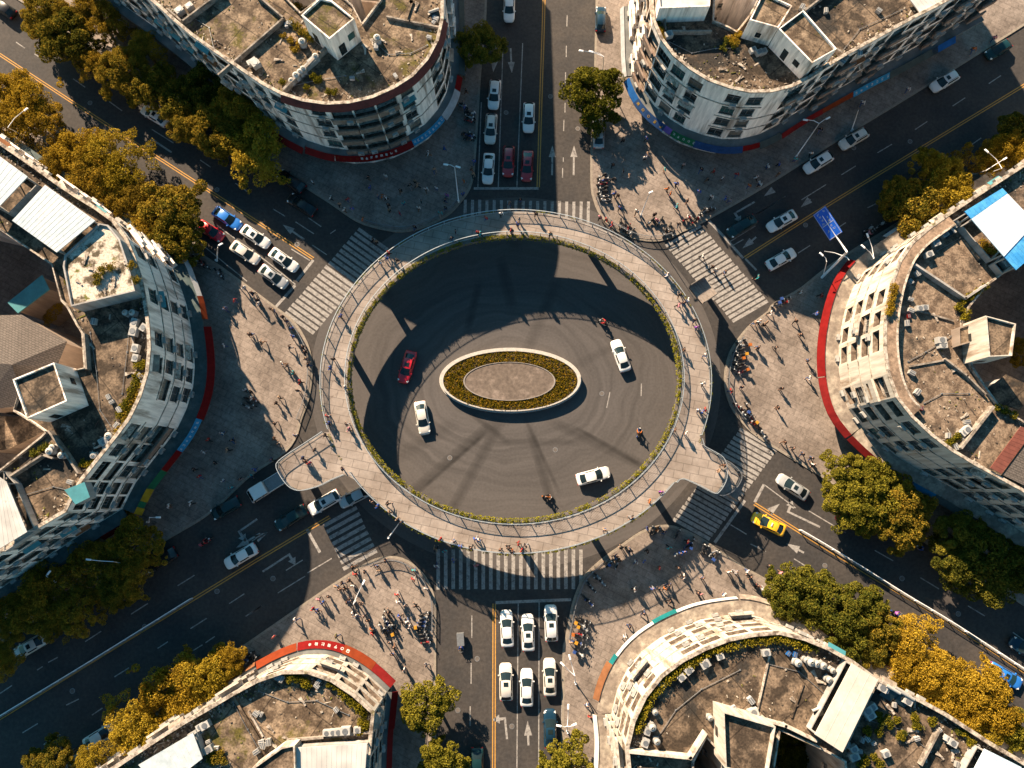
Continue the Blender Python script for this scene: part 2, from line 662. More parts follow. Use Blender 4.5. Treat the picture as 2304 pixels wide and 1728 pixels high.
NWK = [(-420, -315), (-150, -138), (0, -27)] + RL('A2', (-200, 800), (200, 1068), (360, 1175), (500, 1265), (640, 1362), (720, 1400), (840, 1432), (960, 1445), (1100, 1412), (1240, 1340),
                                (1310, 1270), (1375, 1180), (1400, 1090), (1410, 1000), (1430, 700), (1445, 450), (1470, 200), (1482, -60)) + [(1100, -300)]
NEK = [(1342, -300)] + RL('A3', (582, -60), (575, 300), (565, 700), (550, 900), (550, 1150), (565, 1240), (600, 1330), (660, 1400), (755, 1460), (860, 1495), (960, 1502), (1050, 1482),
                          (1130, 1440), (1250, 1385), (1659, 1150)) + RL('A4', (480, 890), (870, 652), (1230, 430), (1659, 160)) + [(2420, -15), (2700, -195)]
EK = [(2700, 80), (2420, 250), (2200, 387), (2008, 506), (1939, 548), (1860, 600)] + RL('B4', (260, 245), (100, 335)) + [(1730, 697), (1687, 730), (1662, 759), (1643, 788), (1633, 820), (1629, 852), (1633, 885), (1647, 922),
     (1668, 950), (1692, 975), (1733, 1003), (1860, 1081), (2060, 1208), (2275, 1345), (2420, 1437), (2700, 1615)]
SEK = [(2700, 1900), (2420, 1735), (2200, 1596), (1960, 1445), (1744, 1316)] + RL('C3', (1659, 490), (1500, 400), (1350, 300), (1230, 220), (1100, 160), (1000, 145), (900, 170), (830, 205), (740, 270), (640, 340),
      (570, 400), (500, 470), (460, 560), (430, 650), (390, 860), (375, 960), (370, 1659)) + [(1263, 1950)]
SWK = [(981, 1950)] + RL('C2', (1165, 1659), (1165, 1070), (1165, 800), (1165, 650), (1150, 570), (1110, 480), (1050, 410), (980, 362), (900, 340), (830, 345), (740, 375), (540, 500), (390, 600), (0, 870)) + \
      [(524, 1466), (300, 1612), (100, 1742), (-150, 1905), (-420, 2080)]
WK = [(-420, 1710), (-150, 1542), (0, 1450), (180, 1338)] + RL('C1', (1000, 265), (1310, 75)) + [(560, 1075), (640, 1020), (668, 982)] + RL('B2', (330, 1060), (370, 950), (390, 850), (397, 760), (385, 640), (350, 550), (300, 470),
     (240, 410), (170, 360), (0, 232)) + [(500, 600), (448, 562), (421, 500), (400, 470), (282, 385), (170, 310), (0, 197), (-150, 100), (-420, -75)]
BACK = {'NW': [(1100, -700), (-420, -700)], 'NE': [(2700, -700), (1342, -700)], 'E': [(3000, 1615), (3000, 80)], 'SE': [(1263, 2300), (2700, 2300)],
        'SW': [(-420, 2300), (981, 2300)], 'W': [(-700, -75), (-700, 1710)]}
KERBS = {}
for nm, ln in (('NW', NWK), ('NE', NEK), ('E', EK), ('SE', SEK), ('SW', SWK), ('W', WK)):
    KERBS[nm] = smooth_line(PP(ln, 0.15), 1.0)
    edge = KERBS[nm]
    back = PP(BACK[nm], 0.15)
    poly = edge + back
    sgn = 1 if area(poly) > 0 else -1
    kin = offset_line(edge, -0.34 * sgn)
    g = MB()
    g.poly(kin + back if sgn > 0 else list(reversed(kin + back)), 0.148)
    tag(g.build('pavement', 'paving'), kind='structure')
    g = MB()
    lo = [Vector((p.x, p.y, 0)) for p in edge]
    hi = [Vector((p.x, p.y, 0.16)) for p in edge]
    hk = [Vector((p.x, p.y, 0.16)) for p in kin]
    kk = [Vector((p.x, p.y, 0.14)) for p in kin]
    g.strip(lo, hi)
    g.strip(hi, hk)
    g.strip(hk, kk)
    tag(g.build('kerb', 'kerb_stone', fixn=True), kind='structure')

# ------------------------------------------------------------------ painted markings
WM, YM = MB(), MB()
ZM = 0.008


def line_mark(mb, a, b, w):
    A, B = P(*a), P(*b)
    t = (B - A).normalized()
    n = Vector((-t.y, t.x, 0)) * (w / 2)
    mb.face([(A - n).to_tuple()[:2] + (ZM,), (B - n).to_tuple()[:2] + (ZM,), (B + n).to_tuple()[:2] + (ZM,), (A + n).to_tuple()[:2] + (ZM,)])


def dashes(reg, *segs, w=0.15, mb=None):
    for x0, y0, x1, y1 in segs:
        line_mark(mb or WM, R(reg, x0, y0), R(reg, x1, y1), w)


def path_mark(mb, pts, w):
    for a, b in zip(pts, pts[1:]):
        line_mark(mb, a, b, w)


# double yellow centre lines (flat)
def double(pts, gap=0.34, w=0.15):
    ln = smooth_line(PP(pts, 0), 6)
    for s in (-1, 1):
        o = offset_line(ln, s * gap / 2)
        l, r = offset_line(o, -w / 2), offset_line(o, w / 2)
        YM.strip([(p.x, p.y, ZM) for p in r], [(p.x, p.y, ZM) for p in l])


double([(1228, -260), (1224, 0), (1217, 220), (1211, 421)])
double([(-300, -75), (0, 123), (300, 319), (600, 513), (705, 582)])
double([(1676, 580), (1878, 452), (2304, 192), (2600, 10)])
double([(1697, 1133), (1942, 1285), (2131, 1397), (2304, 1511), (2600, 1700)])
double([(1112, 1358), (1111, 1728), (1109, 1950)])
double([(742, 1163), (600, 1247), (434, 1349), (200, 1492), (0, 1616), (-300, 1800)])
# stop lines
for a, b, w in [((1066, 424), (1212, 424), .4), ((621, 690), (664, 642), .42), ((667, 633), (705, 585), .42), ((1595, 497), (1636, 540), .4), ((1636, 540), (1672, 581), .4), ((1677, 582), (1702, 608), .3),
                ((1608, 1221), (1676, 1126), .42), ((1698, 1130), (1719, 1090), .4), ((1115, 1356), (1285, 1349), .4), ((690, 1190), (720, 1243), .4), ((1719, 1090), (1790, 1143), .15),
                ((697, 586), (655, 560), .15)]:
    line_mark(WM, a, b, w)
# solid lane lines
for a, b in [((1132, 98), (1121, 421)), ((1176, 97), (1163, 421)), ((1166, 1356), (1163, 1728)), ((1213, 1352), (1212, 1728)), ((1266, 1480), (1262, 1728)), ((488, 507), (600, 588)),
             ((600, 588), (665, 640)), ((448, 545), (556, 633)), ((1075, 425), (1083, 230)), ((1704, 481), (1768, 442)), ((1640, 545), (1700, 508)), ((1819, 1149), (1903, 1199))]:
    line_mark(WM, a, b, 0.15)
# dashes
dashes('A3', (404, 95, 402, 165), (399, 285, 398, 355), (394, 450, 393, 515), (391, 640, 390, 700), (384, 745, 382, 815), (380, 980, 380, 1008), (376, 1045, 375, 1105), (1420, 1535, 1500, 1490))
dashes('A1', (100, 262, 155, 300), (215, 335, 295, 390), (455, 490, 530, 543), (680, 632, 760, 690), (945, 805, 1080, 890), (1245, 995, 1310, 1040), (1465, 1140, 1550, 1200))
dashes('A2', (150, 1300, 225, 1345), (370, 1355, 450, 1410), (290, 1380, 405, 1455), (395, 1525, 485, 1585), (505, 1455, 540, 1430))
dashes('C1', (1105, 525, 1210, 460), (815, 702, 920, 635), (530, 873, 630, 808), (300, 1002, 360, 970), (230, 1050, 265, 1028), (0, 1195, 75, 1145), (1560, 260, 1659, 195), (1425, 637, 1520, 575), (1185, 792, 1285, 728), (980, 915, 1045, 873),
       (712, 1092, 803, 1035), (572, 1330, 637, 1286), (412, 1268, 490, 1230), (140, 1440, 235, 1382), (272, 1513, 375, 1450), (1528, 715, 1630, 650), (1202, 928, 1260, 892), (1278, 880, 1337, 840))
dashes('C2', (180, 570, 350, 465), (365, 445, 515, 355), (230, 430, 335, 365), (0, 705, 80, 650), (1387, 710, 1387, 850), (1383, 1005, 1382, 1135), (1377, 1275, 1376, 1395))
dashes('C4', (730, 305, 845, 370), (1015, 475, 1130, 545), (1310, 650, 1415, 713), (1590, 815, 1659, 865), (490, 160, 548, 193), (0, 280, 50, 312), (228, 357, 312, 410), (485, 505, 560, 550))
dashes('C3', (1420, 145, 1520, 205), (1545, 265, 1640, 312))
dashes('A4', (0, 1330, 175, 1222), (275, 1243, 428, 1148), (523, 1088, 612, 1032), (748, 950, 838, 897), (980, 807, 1058, 755), (1215, 660, 1293, 608), (1440, 520, 1515, 470), (253, 1575, 328, 1527), (493, 1423, 550, 1385),
       (685, 1293, 762, 1255), (1325, 905, 1393, 858))
dashes('B3', (650, 990, 670, 890), (864, 915, 866, 838), (1000, 180, 1020, 175))
dashes('B1', (1440, 372, 1590, 475), (1590, 475, 1640, 420), w=.12)
dashes('C3', (640, 530, 722, 678), (722, 678, 620, 735), (850, 570, 730, 630), w=.12)
# edge lines beside the kerbs
for ln, d in ((SWK, -.5), (EK, -.5)):
    pass


def arrow(tip, tail, w=0.28, head=1.0, turn=0):
    A, B = P(*tail), P(*tip)
    t = (B - A).normalized()
    n = Vector((-t.y, t.x, 0))
    Lh = 1.9 * head

    lv = [0.0]

    def q(x, y):
        v = A + t * x + n * y
        return (v.x, v.y, ZM + lv[0])
    Ln = (B - A).length
    if turn == 0:
        WM.face([q(0, -w / 2), q(Ln - Lh, -w / 2), q(Ln - Lh, w / 2), q(0, w / 2)])
        WM.face([q(Ln - Lh, -.55 * head), q(Ln, 0), q(Ln - Lh, .55 * head)])
    else:
        s = 1 if turn > 0 else -1
        b1, h_ = Ln * .86, w * 1.3
        WM.poly([q(x, y * s) for x, y in ((0, -w / 2), (b1, -w / 2), (b1, .75), (b1 - h_, .75), (b1 - h_, w / 2), (0, w / 2))], ZM)
        WM.poly([q(x, y * s) for x, y in ((b1 + .42, .752), (b1 - h_ / 2, 1.75), (b1 - h_ - .42, .752))], ZM)
    if abs(turn) == 2:
        WM.face([q(Ln * .72, -w / 2), q(Ln, 0), q(Ln * .72, w / 2)])


def arrows(reg, *a):
    for x0, y0, x1, y1, turn in a:
        arrow(R(reg, x1, y1), R(reg, x0, y0), turn=turn)


arrows('A3', (310, 1090, 312, 905, 0), (444, 1090, 447, 905, 0))
arrows('A2', (1540, 270, 1520, 450, 0), (1628, 300, 1636, 455, 0), (345, 1490, 210, 1397, 0))
arrows('A1', (1068, 948, 922, 852, 1))
arrows('C2', (85, 438, 285, 308, -1), (70, 200, -80, 290, 0), (20, 250, 120, 190, 0))
arrows('C1', (1600, 110, 1462, 205, 1))
arrows('C3', (30, 1480, 14, 1320, 1), (163, 1520, 158, 1365, 0))
arrows('C4', (390, 160, 150, 45, -1), (290, 320, 180, 262, 0), (80, 62, 140, 15, 0))
arrows('A4', (100, 1180, 40, 1222, 0), (330, 1240, 270, 1290, 0))
arrows('A3', (1570, 1256, 1420, 1342, 1), (1580, 1475, 1495, 1545, 0))


def zebra(a0, a1, vec, n, w=0.47, skip=()):
    """N stripes between image points A0 and A1, each stripe reaching VEC pixels across"""
    for i in range(n):
        if i in skip:
            continue
        f = i / (n - 1)
        p = (a0[0] + (a1[0] - a0[0]) * f, a0[1] + (a1[1] - a0[1]) * f)
        k = rnd.uniform(-.012, .012)
        q = (p[0] + vec[0] * (1 + k), p[1] + vec[1] * (1 + k))
        line_mark(WM, (p[0] - vec[0] * k, p[1] - vec[1] * k), q, w)


zebra((1047, 449), (1324, 454), (-1, 52), 18, .45)
zebra((806, 515), (641, 703), (66, 47), 21, .55)
zebra((1577, 508), (1727, 677), (-79, 46), 21, .5)
zebra((1664, 966), (1514, 1167), (84, 47), 23, .52)
zebra((986, 1236), (1307, 1236), (0, 90), 20, .5)
zebra((729, 1183), (773, 1280), (74, -41), 8, .55)
tag(WM.build('road_markings', 'paint_white', fixn=False), kind='structure')
tag(YM.build('centre_line_markings', 'paint_yellow'), kind='structure')
# ------------------------------------------------------------------ foliage helper
def leaf_quad(mb, c, s, r):
    a, b = r.uniform(0, 6.283), r.uniform(-1, 1)
    q = math.sqrt(1 - b * b)
    n = Vector((q * math.cos(a), q * math.sin(a), b))
    u = n.orthogonal().normalized()
    w = n.cross(u)
    k = r.uniform(0, 6.283)
    u, w = u * math.cos(k) + w * math.sin(k), w * math.cos(k) - u * math.sin(k)
    u *= s * r.uniform(.7, 1.25)
    w *= s * r.uniform(.5, .9)
    c = Vector(c)
    mb.face([c - u, c + w * .8 - u * .1, c + u, c - w * .8 - u * .1])


def leaf_ball(mb, c, rad, n, s, r, shell=.45):
    for _ in range(n):
        a, b = r.uniform(0, 6.283), r.uniform(-1, 1)
        q = math.sqrt(1 - b * b)
        k = shell + (1 - shell) * r.random() ** .6
        leaf_quad(mb, (c[0] + rad[0] * q * math.cos(a) * k, c[1] + rad[1] * q * math.sin(a) * k, c[2] + rad[2] * b * k), s, r)


# ------------------------------------------------------------------ the ring footbridge
ZD = 5.8
NR = 180
bridge = tag(empty('footbridge', P(1160, 858, 0)), 'pale oval ring footbridge with railings standing over the roundabout', 'footbridge')
outer = PP(ellipse(1160.5, 859.5, 441, 387.5, NR), 6.4)
inner = PP(ellipse(1157.5, 851.5, 377, 325, NR), 6.2)
DT = 0.75
g = MB()
o1 = [Vector((p.x, p.y, ZD)) for p in outer]
i1 = [Vector((p.x, p.y, ZD)) for p in inner]
o0 = [Vector((p.x, p.y, ZD - DT)) for p in outer]
i0 = [Vector((p.x, p.y, ZD - DT)) for p in inner]
g.strip(o1, i1, 0, True)
g.strip(i0, o0, 1, True)
g.strip(o0, o1, 1, True)
g.strip(i1, i0, 1, True)
g.build('deck', ['deck_paving', 'concrete'], bridge, fixn=True)
SWS = [(728, 973), (687, 1000), (650, 1024), (630, 1040), (627, 1052), (638, 1074), (654, 1094), (672, 1103), (690, 1102), (719, 1094), (750, 1079), (776, 1068)]
SES = [(1520, 1085), (1528, 1078), (1541, 1079), (1576, 1095), (1605, 1110), (1614, 1106), (1624, 1092), (1631, 1070), (1625, 1033), (1594, 1012), (1581, 1005), (1576, 988)]
for pts, tail in ((SWS, [(800, 1080), (760, 1010), (748, 972)]), (SES, [(1560, 975), (1545, 1020), (1500, 1065)])):
    w = PP(pts + tail, ZD)
    g = MB()
    g.prism(w, ZD - .6, ZD - .006, 1, 0)
    g.build('deck_extension', ['deck_paving', 'concrete'], bridge)
    c = P(sum(p[0] for p in pts) / len(pts), sum(p[1] for p in pts) / len(pts), 0)
    g = MB()
    g.cyl((c.x, c.y, 0.0), .55, ZD - .6, 16)
    g.build('pier', 'concrete', bridge, smooth=True)
for k in range(14):
    a = 2 * math.pi * (k + .5) / 14
    j = int(NR * (k + .5) / 14)
    c = (outer[j] + inner[j]) / 2
    g = MB()
    g.tube([(c.x, c.y, 0), (c.x, c.y, ZD - 1.5), (c.x, c.y, ZD - DT)], [.5, .5, .95], 16)
    g.build('pier', 'concrete', bridge, smooth=True)


def railing(ln, z0, name, parent, mats=('rail_metal', 'rail_dark'), h=1.1, closed=False, gap=.19, post=2.4, panel=False):
    """posts, two rails and upright bars along a world line"""
    g = MB()
    n = len(ln)
    rng = n if closed else n - 1
    for i in range(rng):
        a, b = ln[i], ln[(i + 1) % n]
        for z, t in ((z0 + h, .09), (z0 + .16, .05)):
            d = Vector((b.x - a.x, b.y - a.y, 0))
            m_ = (a + b) / 2
            g.box((m_.x, m_.y, z), (d.length + .02, t, t * .7), math.atan2(d.y, d.x), 0)
    acc, nb, np_ = 0.0, 0.0, 0.0
    for i in range(rng):
        a, b = ln[i], ln[(i + 1) % n]
        d = Vector((b.x - a.x, b.y - a.y, 0))
        L_ = d.length
        if L_ < 1e-6:
            continue
        az = math.atan2(d.y, d.x)
        while nb < acc + L_:
            p = a.lerp(b, (nb - acc) / L_)
            g.box((p.x, p.y, z0 + h / 2 + .05), (.03, .03, h - .12), az, 1)
            nb += gap
        while np_ < acc + L_:
            p = a.lerp(b, (np_ - acc) / L_)
            g.box((p.x, p.y, z0 + h / 2 + .03), (.1, .1, h + .06), az, 0)
            np_ += post
        acc += L_
    return g.build(name, list(mats), parent)


def near(p, lst, d):
    return any((Vector((p.x, p.y)) - Vector((q.x, q.y))).length < d for q in lst)


def cutring(ln, cuts):
    """split a closed line where it falls inside one of the cut discs"""
    keep = [all((Vector((p.x, p.y)) - c).length > r for c, r in cuts) for p in ln]
    n = len(ln)
    start = next(i for i in range(n) if keep[i] and not keep[i - 1])
    runs, cur = [], []
    for k in range(n):
        i = (start + k) % n
        if keep[i]:
            cur.append(ln[i])
        elif cur:
            runs.append(cur)
            cur = []
    if cur:
        runs.append(cur)
    return runs


def cutdisc(p, q, z=ZD):
    a, b = P(*p, z), P(*q, z)
    c = (a + b) / 2
    return (Vector((c.x, c.y)), (a - b).length / 2)


orail = offset_line(o1, -.15, True) if area(o1) > 0 else offset_line(o1, .15, True)
NES0, NES1 = (1556, 640), (1574, 690)
for run in cutring(orail, [cutdisc((728, 973), (776, 1068)), cutdisc((1576, 988), (1520, 1085)), cutdisc(NES0, NES1)]):
    railing(run, ZD, 'railing', bridge)
irail = [p.copy() for p in i1]
railing(offset_line(irail, .15, True), ZD, 'railing', bridge, closed=True)
for pts in (SWS, SES):
    w = smooth_line(PP(pts, ZD), .5)
    railing(w, ZD, 'railing', bridge)
# stair flights: north-east flight and the lower landing at the south-east end


def flight(a, b, wd, za, zb, n, parent, rail=True):
    A, B = P(*a, za), P(*b, zb)
    d = Vector((B.x - A.x, B.y - A.y, 0))
    L_ = d.length
    d.normalize()
    nn = Vector((-d.y, d.x, 0))
    g = MB()
    for i in range(n):
        c = A + d * (L_ * (i + .5) / n)
        z = za + (zb - za) * (i + 1) / n
        g.box((c.x, c.y, z - .22), (L_ / n + .01, wd, .44), math.atan2(d.y, d.x), i % 2)
    st = g.build('stair', ['deck_paving', 'concrete'], parent)
    for s in (-1, 1):
        g = MB()
        p0, p1 = A + nn * s * wd / 2, B + nn * s * wd / 2
        p0.z, p1.z = za, zb
        up = Vector((0, 0, 1.05))
        dn = Vector((0, 0, -.4))
        o = nn * s * .07
        g.face([p0 + dn, p1 + dn, p1 + up, p0 + up])
        g.face([p0 + o + dn, p0 + o + up, p1 + o + up, p1 + o + dn])
        g.face([p0 + up, p1 + up, p1 + o + up, p0 + o + up])
        g.build('stair_railing', 'concrete', st)
    return st


flight((1566, 664), (1600, 642), 3.0, ZD - .05, ZD - 2.2, 14, bridge)
w = PP([(1627, 1036), (1642, 1044), (1664, 1070), (1651, 1099), (1628, 1114), (1607, 1113)], ZD - 1.5)
g = MB()
g.prism(w, ZD - 1.9, ZD - 1.5, 1, 0)
g.build('stair_landing', ['concrete', 'concrete'], bridge)
railing(smooth_line(w[:], .5), ZD - 1.5, 'railing', bridge, ('rail_dark', 'rail_dark'), h=1.1, gap=.3)
for q_, z_ in (((1640, 1078), ZD - 1.9), ((1597, 645), ZD - 2.6)):
    c = P(*q_, 3)
    g = MB()
    g.cyl((c.x, c.y, 0), .4, z_, 14)
    g.build('pier', 'concrete', bridge, smooth=True)
flight((1648, 1090), (1668, 1104), 3.2, ZD - 1.55, ZD - 3.0, 8, bridge)
# planter along the inner edge, with its trailing hedge
pin = offset_line(inner, -.46, True)
if (pin[0] - bridge.location).length > (inner[0] - bridge.location).length:
    pin = offset_line(inner, .46, True)
g = MB()
a1 = [Vector((p.x, p.y, ZD + .12)) for p in inner]
b1 = [Vector((p.x, p.y, ZD + .12)) for p in pin]
b0 = [Vector((p.x, p.y, ZD - .55)) for p in pin]
a0 = [Vector((p.x, p.y, ZD - .55)) for p in inner]
g.strip(a1, b1, 0, True)
g.strip(b1, b0, 0, True)
g.strip(b0, a0, 0, True)
g.build('planter', 'concrete_dark', bridge, fixn=True)
r = random.Random(3)
g = MB()
mid = [(inner[i] + pin[i]) / 2 for i in range(NR)]
for i in range(NR):
    a, b = mid[i], mid[(i + 1) % NR]
    lush = .5 + .5 * math.sin(i * .31) * math.sin(i * .117 + 1) + r.uniform(-.35, .35)
    for k in range(3):
        c = a.lerp(b, r.random())
        hgt = r.uniform(.10, .36) * (.6 + .6 * lush)
        if r.random() < .62 + .4 * lush:
            w_ = r.uniform(.2, .36) + .12 * lush
            leaf_ball(g, (c.x, c.y, ZD + .18), (w_, w_, hgt), 34, .085, r, .2)
        if r.random() > .55 + .45 * lush:
            continue
        ia, ib = pin[i], pin[(i + 1) % NR]
        c = ia.lerp(ib, r.random())
        drop = r.uniform(.2, 1.0)
        leaf_ball(g, (c.x, c.y, ZD + .1 - drop * .5), (.2, .2, drop * .55), 24, .085, r, .2)
tag(g.build('hedge', 'leaf_trailing'), 'yellow green hedge trailing from the planter along the inner edge of the ring footbridge', 'hedge')
g = MB()
oo = offset_line(o1, .12, True)
if (oo[0] - bridge.location).length < (o1[0] - bridge.location).length:
    oo = offset_line(o1, -.12, True)
for i in range(NR):
    px = proj(o1[i])
    th_ = math.degrees(math.atan2(-(px[1] - 860), px[0] - 1160)) % 360
    dens = .9 if (-1 < th_ < 45 or 190 < th_ < 325 or th_ > 340) else .3
    if r.random() < dens and not (205 < th_ < 222 or 318 < th_ < 340):
        for k in range(r.randint(2, 5)):
            c = oo[i].lerp(oo[(i + 1) % NR], r.random())
            leaf_ball(g, (c.x, c.y, ZD + .1 - r.uniform(0, .55)), (.23, .23, .36), 20, .085, r, .2)
tag(g.build('ivy', 'leaf_trailing'), 'patchy green ivy hanging along the outer edge of the ring footbridge', 'ivy')

# ------------------------------------------------------------------ the oval island
isl = tag(empty('traffic_island', P(1148.5, 856, 0)), 'oval traffic island with white kerb wall around a paved centre', 'traffic island')
ZI = 1.05
eo = PP(ellipse(1148.5, 854, 158.5, 71.5, 96), ZI)
em = PP(ellipse(1148.5, 856.5, 151.5, 66.5, 96), ZI)
ei = PP(ellipse(1146, 858, 103.5, 43.5, 96), ZI)


def at(l, z):
    return [Vector((p.x, p.y, z)) for p in l]


eb = offset_line(eo, .18, True)
if (eb[0] - isl.location).length < (eo[0] - isl.location).length:
    eb = offset_line(eo, -.18, True)
g = MB()
g.strip(at(eb, 0), at(eb, .22), 0, True)
g.strip(at(eb, .22), at(eo, .25), 0, True)
g.strip(at(eo, .25), at(eo, ZI), 0, True)
g.strip(at(eo, ZI), at(em, ZI), 0, True)
g.strip(at(em, ZI), at(em, ZI - .3), 0, True)
g.build('kerb_wall', 'white_stone', isl, fixn=True)
g = MB()
g.strip(at(em, ZI - .25), at(ei, ZI - .25), 0, True)
g.build('soil_bed', 'soil', isl, fixn=True)
g = MB()
g.poly(ei, ZI - .02, 0)
g.strip(at(ei, ZI - .3), at(ei, ZI + .06), 1, True)
ei2 = [p.lerp(isl.location, .03) for p in ei]
g.strip(at(ei, ZI + .06), at(ei2, ZI + .06), 1, True)
g.strip(at(ei2, ZI + .06), at(ei2, ZI - .04), 1, True)
mat('island_paving', (0.105, 0.083, 0.068), 0.9, 0.35, 2.2, col2=(0.19, 0.152, 0.128), c2scale=0.5, c2at=(0.5, 0.68))
g.build('paved_centre', ['island_paving', 'concrete'], isl)
g = MB()
for i in range(96):
    for k in range(26):
        t = r.random()
        a = em[i].lerp(em[(i + 1) % 96], r.random())
        b_ = ei[i].lerp(ei[(i + 1) % 96], r.random())
        c = a.lerp(b_, .04 + .92 * t)
        leaf_ball(g, (c.x, c.y, ZI - .1), (.22, .22, r.uniform(.12, .3)), 9, .085, r, .2)
tag(g.build('hedge', 'leaf_island'), 'low golden green hedge bed planted around the paved centre of the oval island', 'hedge')

# ------------------------------------------------------------------ guard fences on the road centre lines and round the pavements


def guard(pts, label, mats=('rail_metal', 'rail_dark'), h=1.1, gap=.25, z=0.01, base=True):
    ln = smooth_line(PP(pts, z), 2.0)
    root = tag(empty('guard_fence', ln[len(ln) // 2]), label, 'fence')
    railing(ln, z, 'railing', root, mats, h=h, gap=gap, post=2.6)
    if base:
        g = MB()
        for a, b in zip(ln, ln[1:]):
            d = b - a
            m_ = (a + b) / 2
            g.box((m_.x, m_.y, z + .1), (d.length - .12, .34, .2), math.atan2(d.y, d.x))
        g.build('kerb_base', 'concrete', root)


guard(RL('C1', (1200, 602), (600, 975), (200, 1218), (-100, 1400)), 'pale blue guard fence on the centre line of the south-west street', ('pole_white', 'rail_metal'))
guard(RL('C4', (260, 178), (480, 308), (900, 570), (1180, 738), (1659, 1048), (1850, 1170)), 'white guard fence along the centre line of the south-east street', ('pole_white', 'rail_metal'))


def kerb_fence(nm, p0, p1, label):
    ln = KERBS[nm]
    a, b = P(*p0, .15), P(*p1, .15)
    ia = min(range(len(ln)), key=lambda i: (ln[i] - a).length)
    ib = min(range(len(ln)), key=lambda i: (ln[i] - b).length)
    if ia > ib:
        ia, ib = ib, ia
    seg = ln[ia:ib + 1]
    poly = ln + PP(BACK[nm], .15)
    seg = offset_line(seg, -.5 if area(poly) > 0 else .5)
    root = tag(empty('guard_fence', seg[len(seg) // 2]), label, 'fence')
    railing(seg, .15, 'railing', root, ('rail_dark', 'rail_dark'), h=.95, gap=.22, post=2.2)


kerb_fence('W', R('B2', 330, 1060), R('B2', 240, 410), 'dark railing around the rounded corner of the west plaza')
kerb_fence('E', (1662, 759), (1668, 950), 'dark railing around the rounded corner of the east plaza')
kerb_fence('SW', R('C2', 740, 375), R('C2', 1165, 800), 'dark railing around the rounded corner of the south-west plaza')
kerb_fence('SE', R('C3', 640, 340), R('C3', 390, 860), 'dark railing around the rounded corner of the south-east plaza')
kerb_fence('NE', R('A3', 565, 1240), R('A3', 1050, 1482), 'dark railing around the rounded corner of the north-east plaza')
kerb_fence('NW', R('A2', 720, 1400), R('A2', 1310, 1270), 'dark railing around the rounded corner of the north-west plaza')
# ------------------------------------------------------------------ buildings
mat('wall_white', (0.82, 0.745, 0.675), 0.9, 0.28, 2.0, col2=(0.34, 0.275, 0.225), c2scale=0.8, c2at=(0.50, 0.64), streak=True, col3=(0.36, 0.285, 0.225), c3at=(0.60, 0.70), c3scale=.5)
mat('wall_cream', (0.43, 0.395, 0.345), 0.9, 0.30, 2.0, col2=(0.22, 0.165, 0.12), c2scale=0.8, c2at=(0.52, 0.65), streak=True, col3=(0.30, 0.225, 0.165), c3at=(0.61, 0.70), c3scale=.5)
mat('wall_grey', (0.30, 0.29, 0.28), 0.9, 0.25, 1.4, col2=(0.18, 0.165, 0.15), c2scale=0.5, c2at=(0.45, 0.68), streak=True)
mat('wall_brown', (0.24, 0.19, 0.155), 0.9, 0.22, 1.4, col2=(0.15, 0.115, 0.09), c2scale=0.5, streak=True)
mat('roof_brown', (0.066, 0.046, 0.030), 0.95, 0.6, 4.0, col2=(0.235, 0.175, 0.12), c2scale=0.55, c2at=(0.43, 0.60), col3=(0.080, 0.068, 0.013), c3at=(0.55, 0.63), c3scale=.22, bump=0.4, brick=(6.5, 5.0, 0.07, 0.35, 0.7, 35))
mat('roof_worn', (0.085, 0.06, 0.042), 0.95, 0.6, 5.0, col2=(0.20, 0.15, 0.108), c2scale=1.1, c2at=(0.42, 0.60), col3=(0.032, 0.026, 0.021), c3at=(0.55, 0.66), c3scale=.3, bump=0.4)
mat('roof_dark', (0.040, 0.029, 0.020), 0.95, 0.6, 4.0, col2=(0.175, 0.128, 0.088), c2scale=0.55, c2at=(0.43, 0.60), col3=(0.030, 0.026, 0.022), c3at=(0.53, 0.60), c3scale=.16, bump=0.4, brick=(8.0, 6.0, 0.07, 0.4, 0.75, 50))
mat('recess_brown', (0.115, 0.085, 0.063), 0.9, 0.5, 3.0, col2=(0.22, 0.175, 0.135), c2scale=1.2, c2at=(.46, .62))
mat('roof_rubble', (0.46, 0.40, 0.33), 0.95, 0.45, 4.5, col2=(0.07, 0.055, 0.035), c2scale=0.55, c2at=(0.49, 0.58), col3=(0.10, 0.10, 0.02), c3at=(0.60, 0.66), bump=0.6)
mat('parapet_cap', (0.36, 0.315, 0.265), 0.9, 0.5, 3.6, col2=(0.11, 0.085, 0.065), c2scale=1.3, c2at=(0.47, 0.62), col3=(0.12, 0.10, 0.03), c3at=(0.60, 0.7), c3scale=.6)
mat('ledge_tile', (0.22, 0.155, 0.11), 0.9, 0.4, 3.0, col2=(0.10, 0.07, 0.05), c2scale=0.8)
mat('ledge_grey', (0.13, 0.135, 0.135), 0.85, 0.3, 1.6, col2=(0.07, 0.08, 0.08), c2scale=0.4)
mat('ledge_teal', (0.035, 0.06, 0.064), 0.8, 0.3, 1.6, col2=(0.07, 0.09, 0.09), c2scale=0.5)
mat('ledge_brown', (0.17, 0.14, 0.115), 0.9, 0.35, 1.6, col2=(0.30, 0.26, 0.21), c2scale=0.6)
mat('brick_dull', (0.19, 0.135, 0.105), 0.9, 0.3, 2.0, col2=(0.30, 0.25, 0.21), c2scale=0.8, c2at=(.5, .7))
mat('partition_grey', (0.24, 0.21, 0.18), 0.9, 0.4, 3.0, col2=(0.10, 0.082, 0.066), c2scale=1.0, c2at=(.45, .62))
mat('cornice_red', (0.15, 0.03, 0.024), 0.8, 0.25, 1.8, col2=(0.09, 0.02, 0.017), c2scale=0.7)
mat('glass', (0.028, 0.034, 0.036), 0.12, 0.3, 1.0, spec=0.5, objvar=0.5)
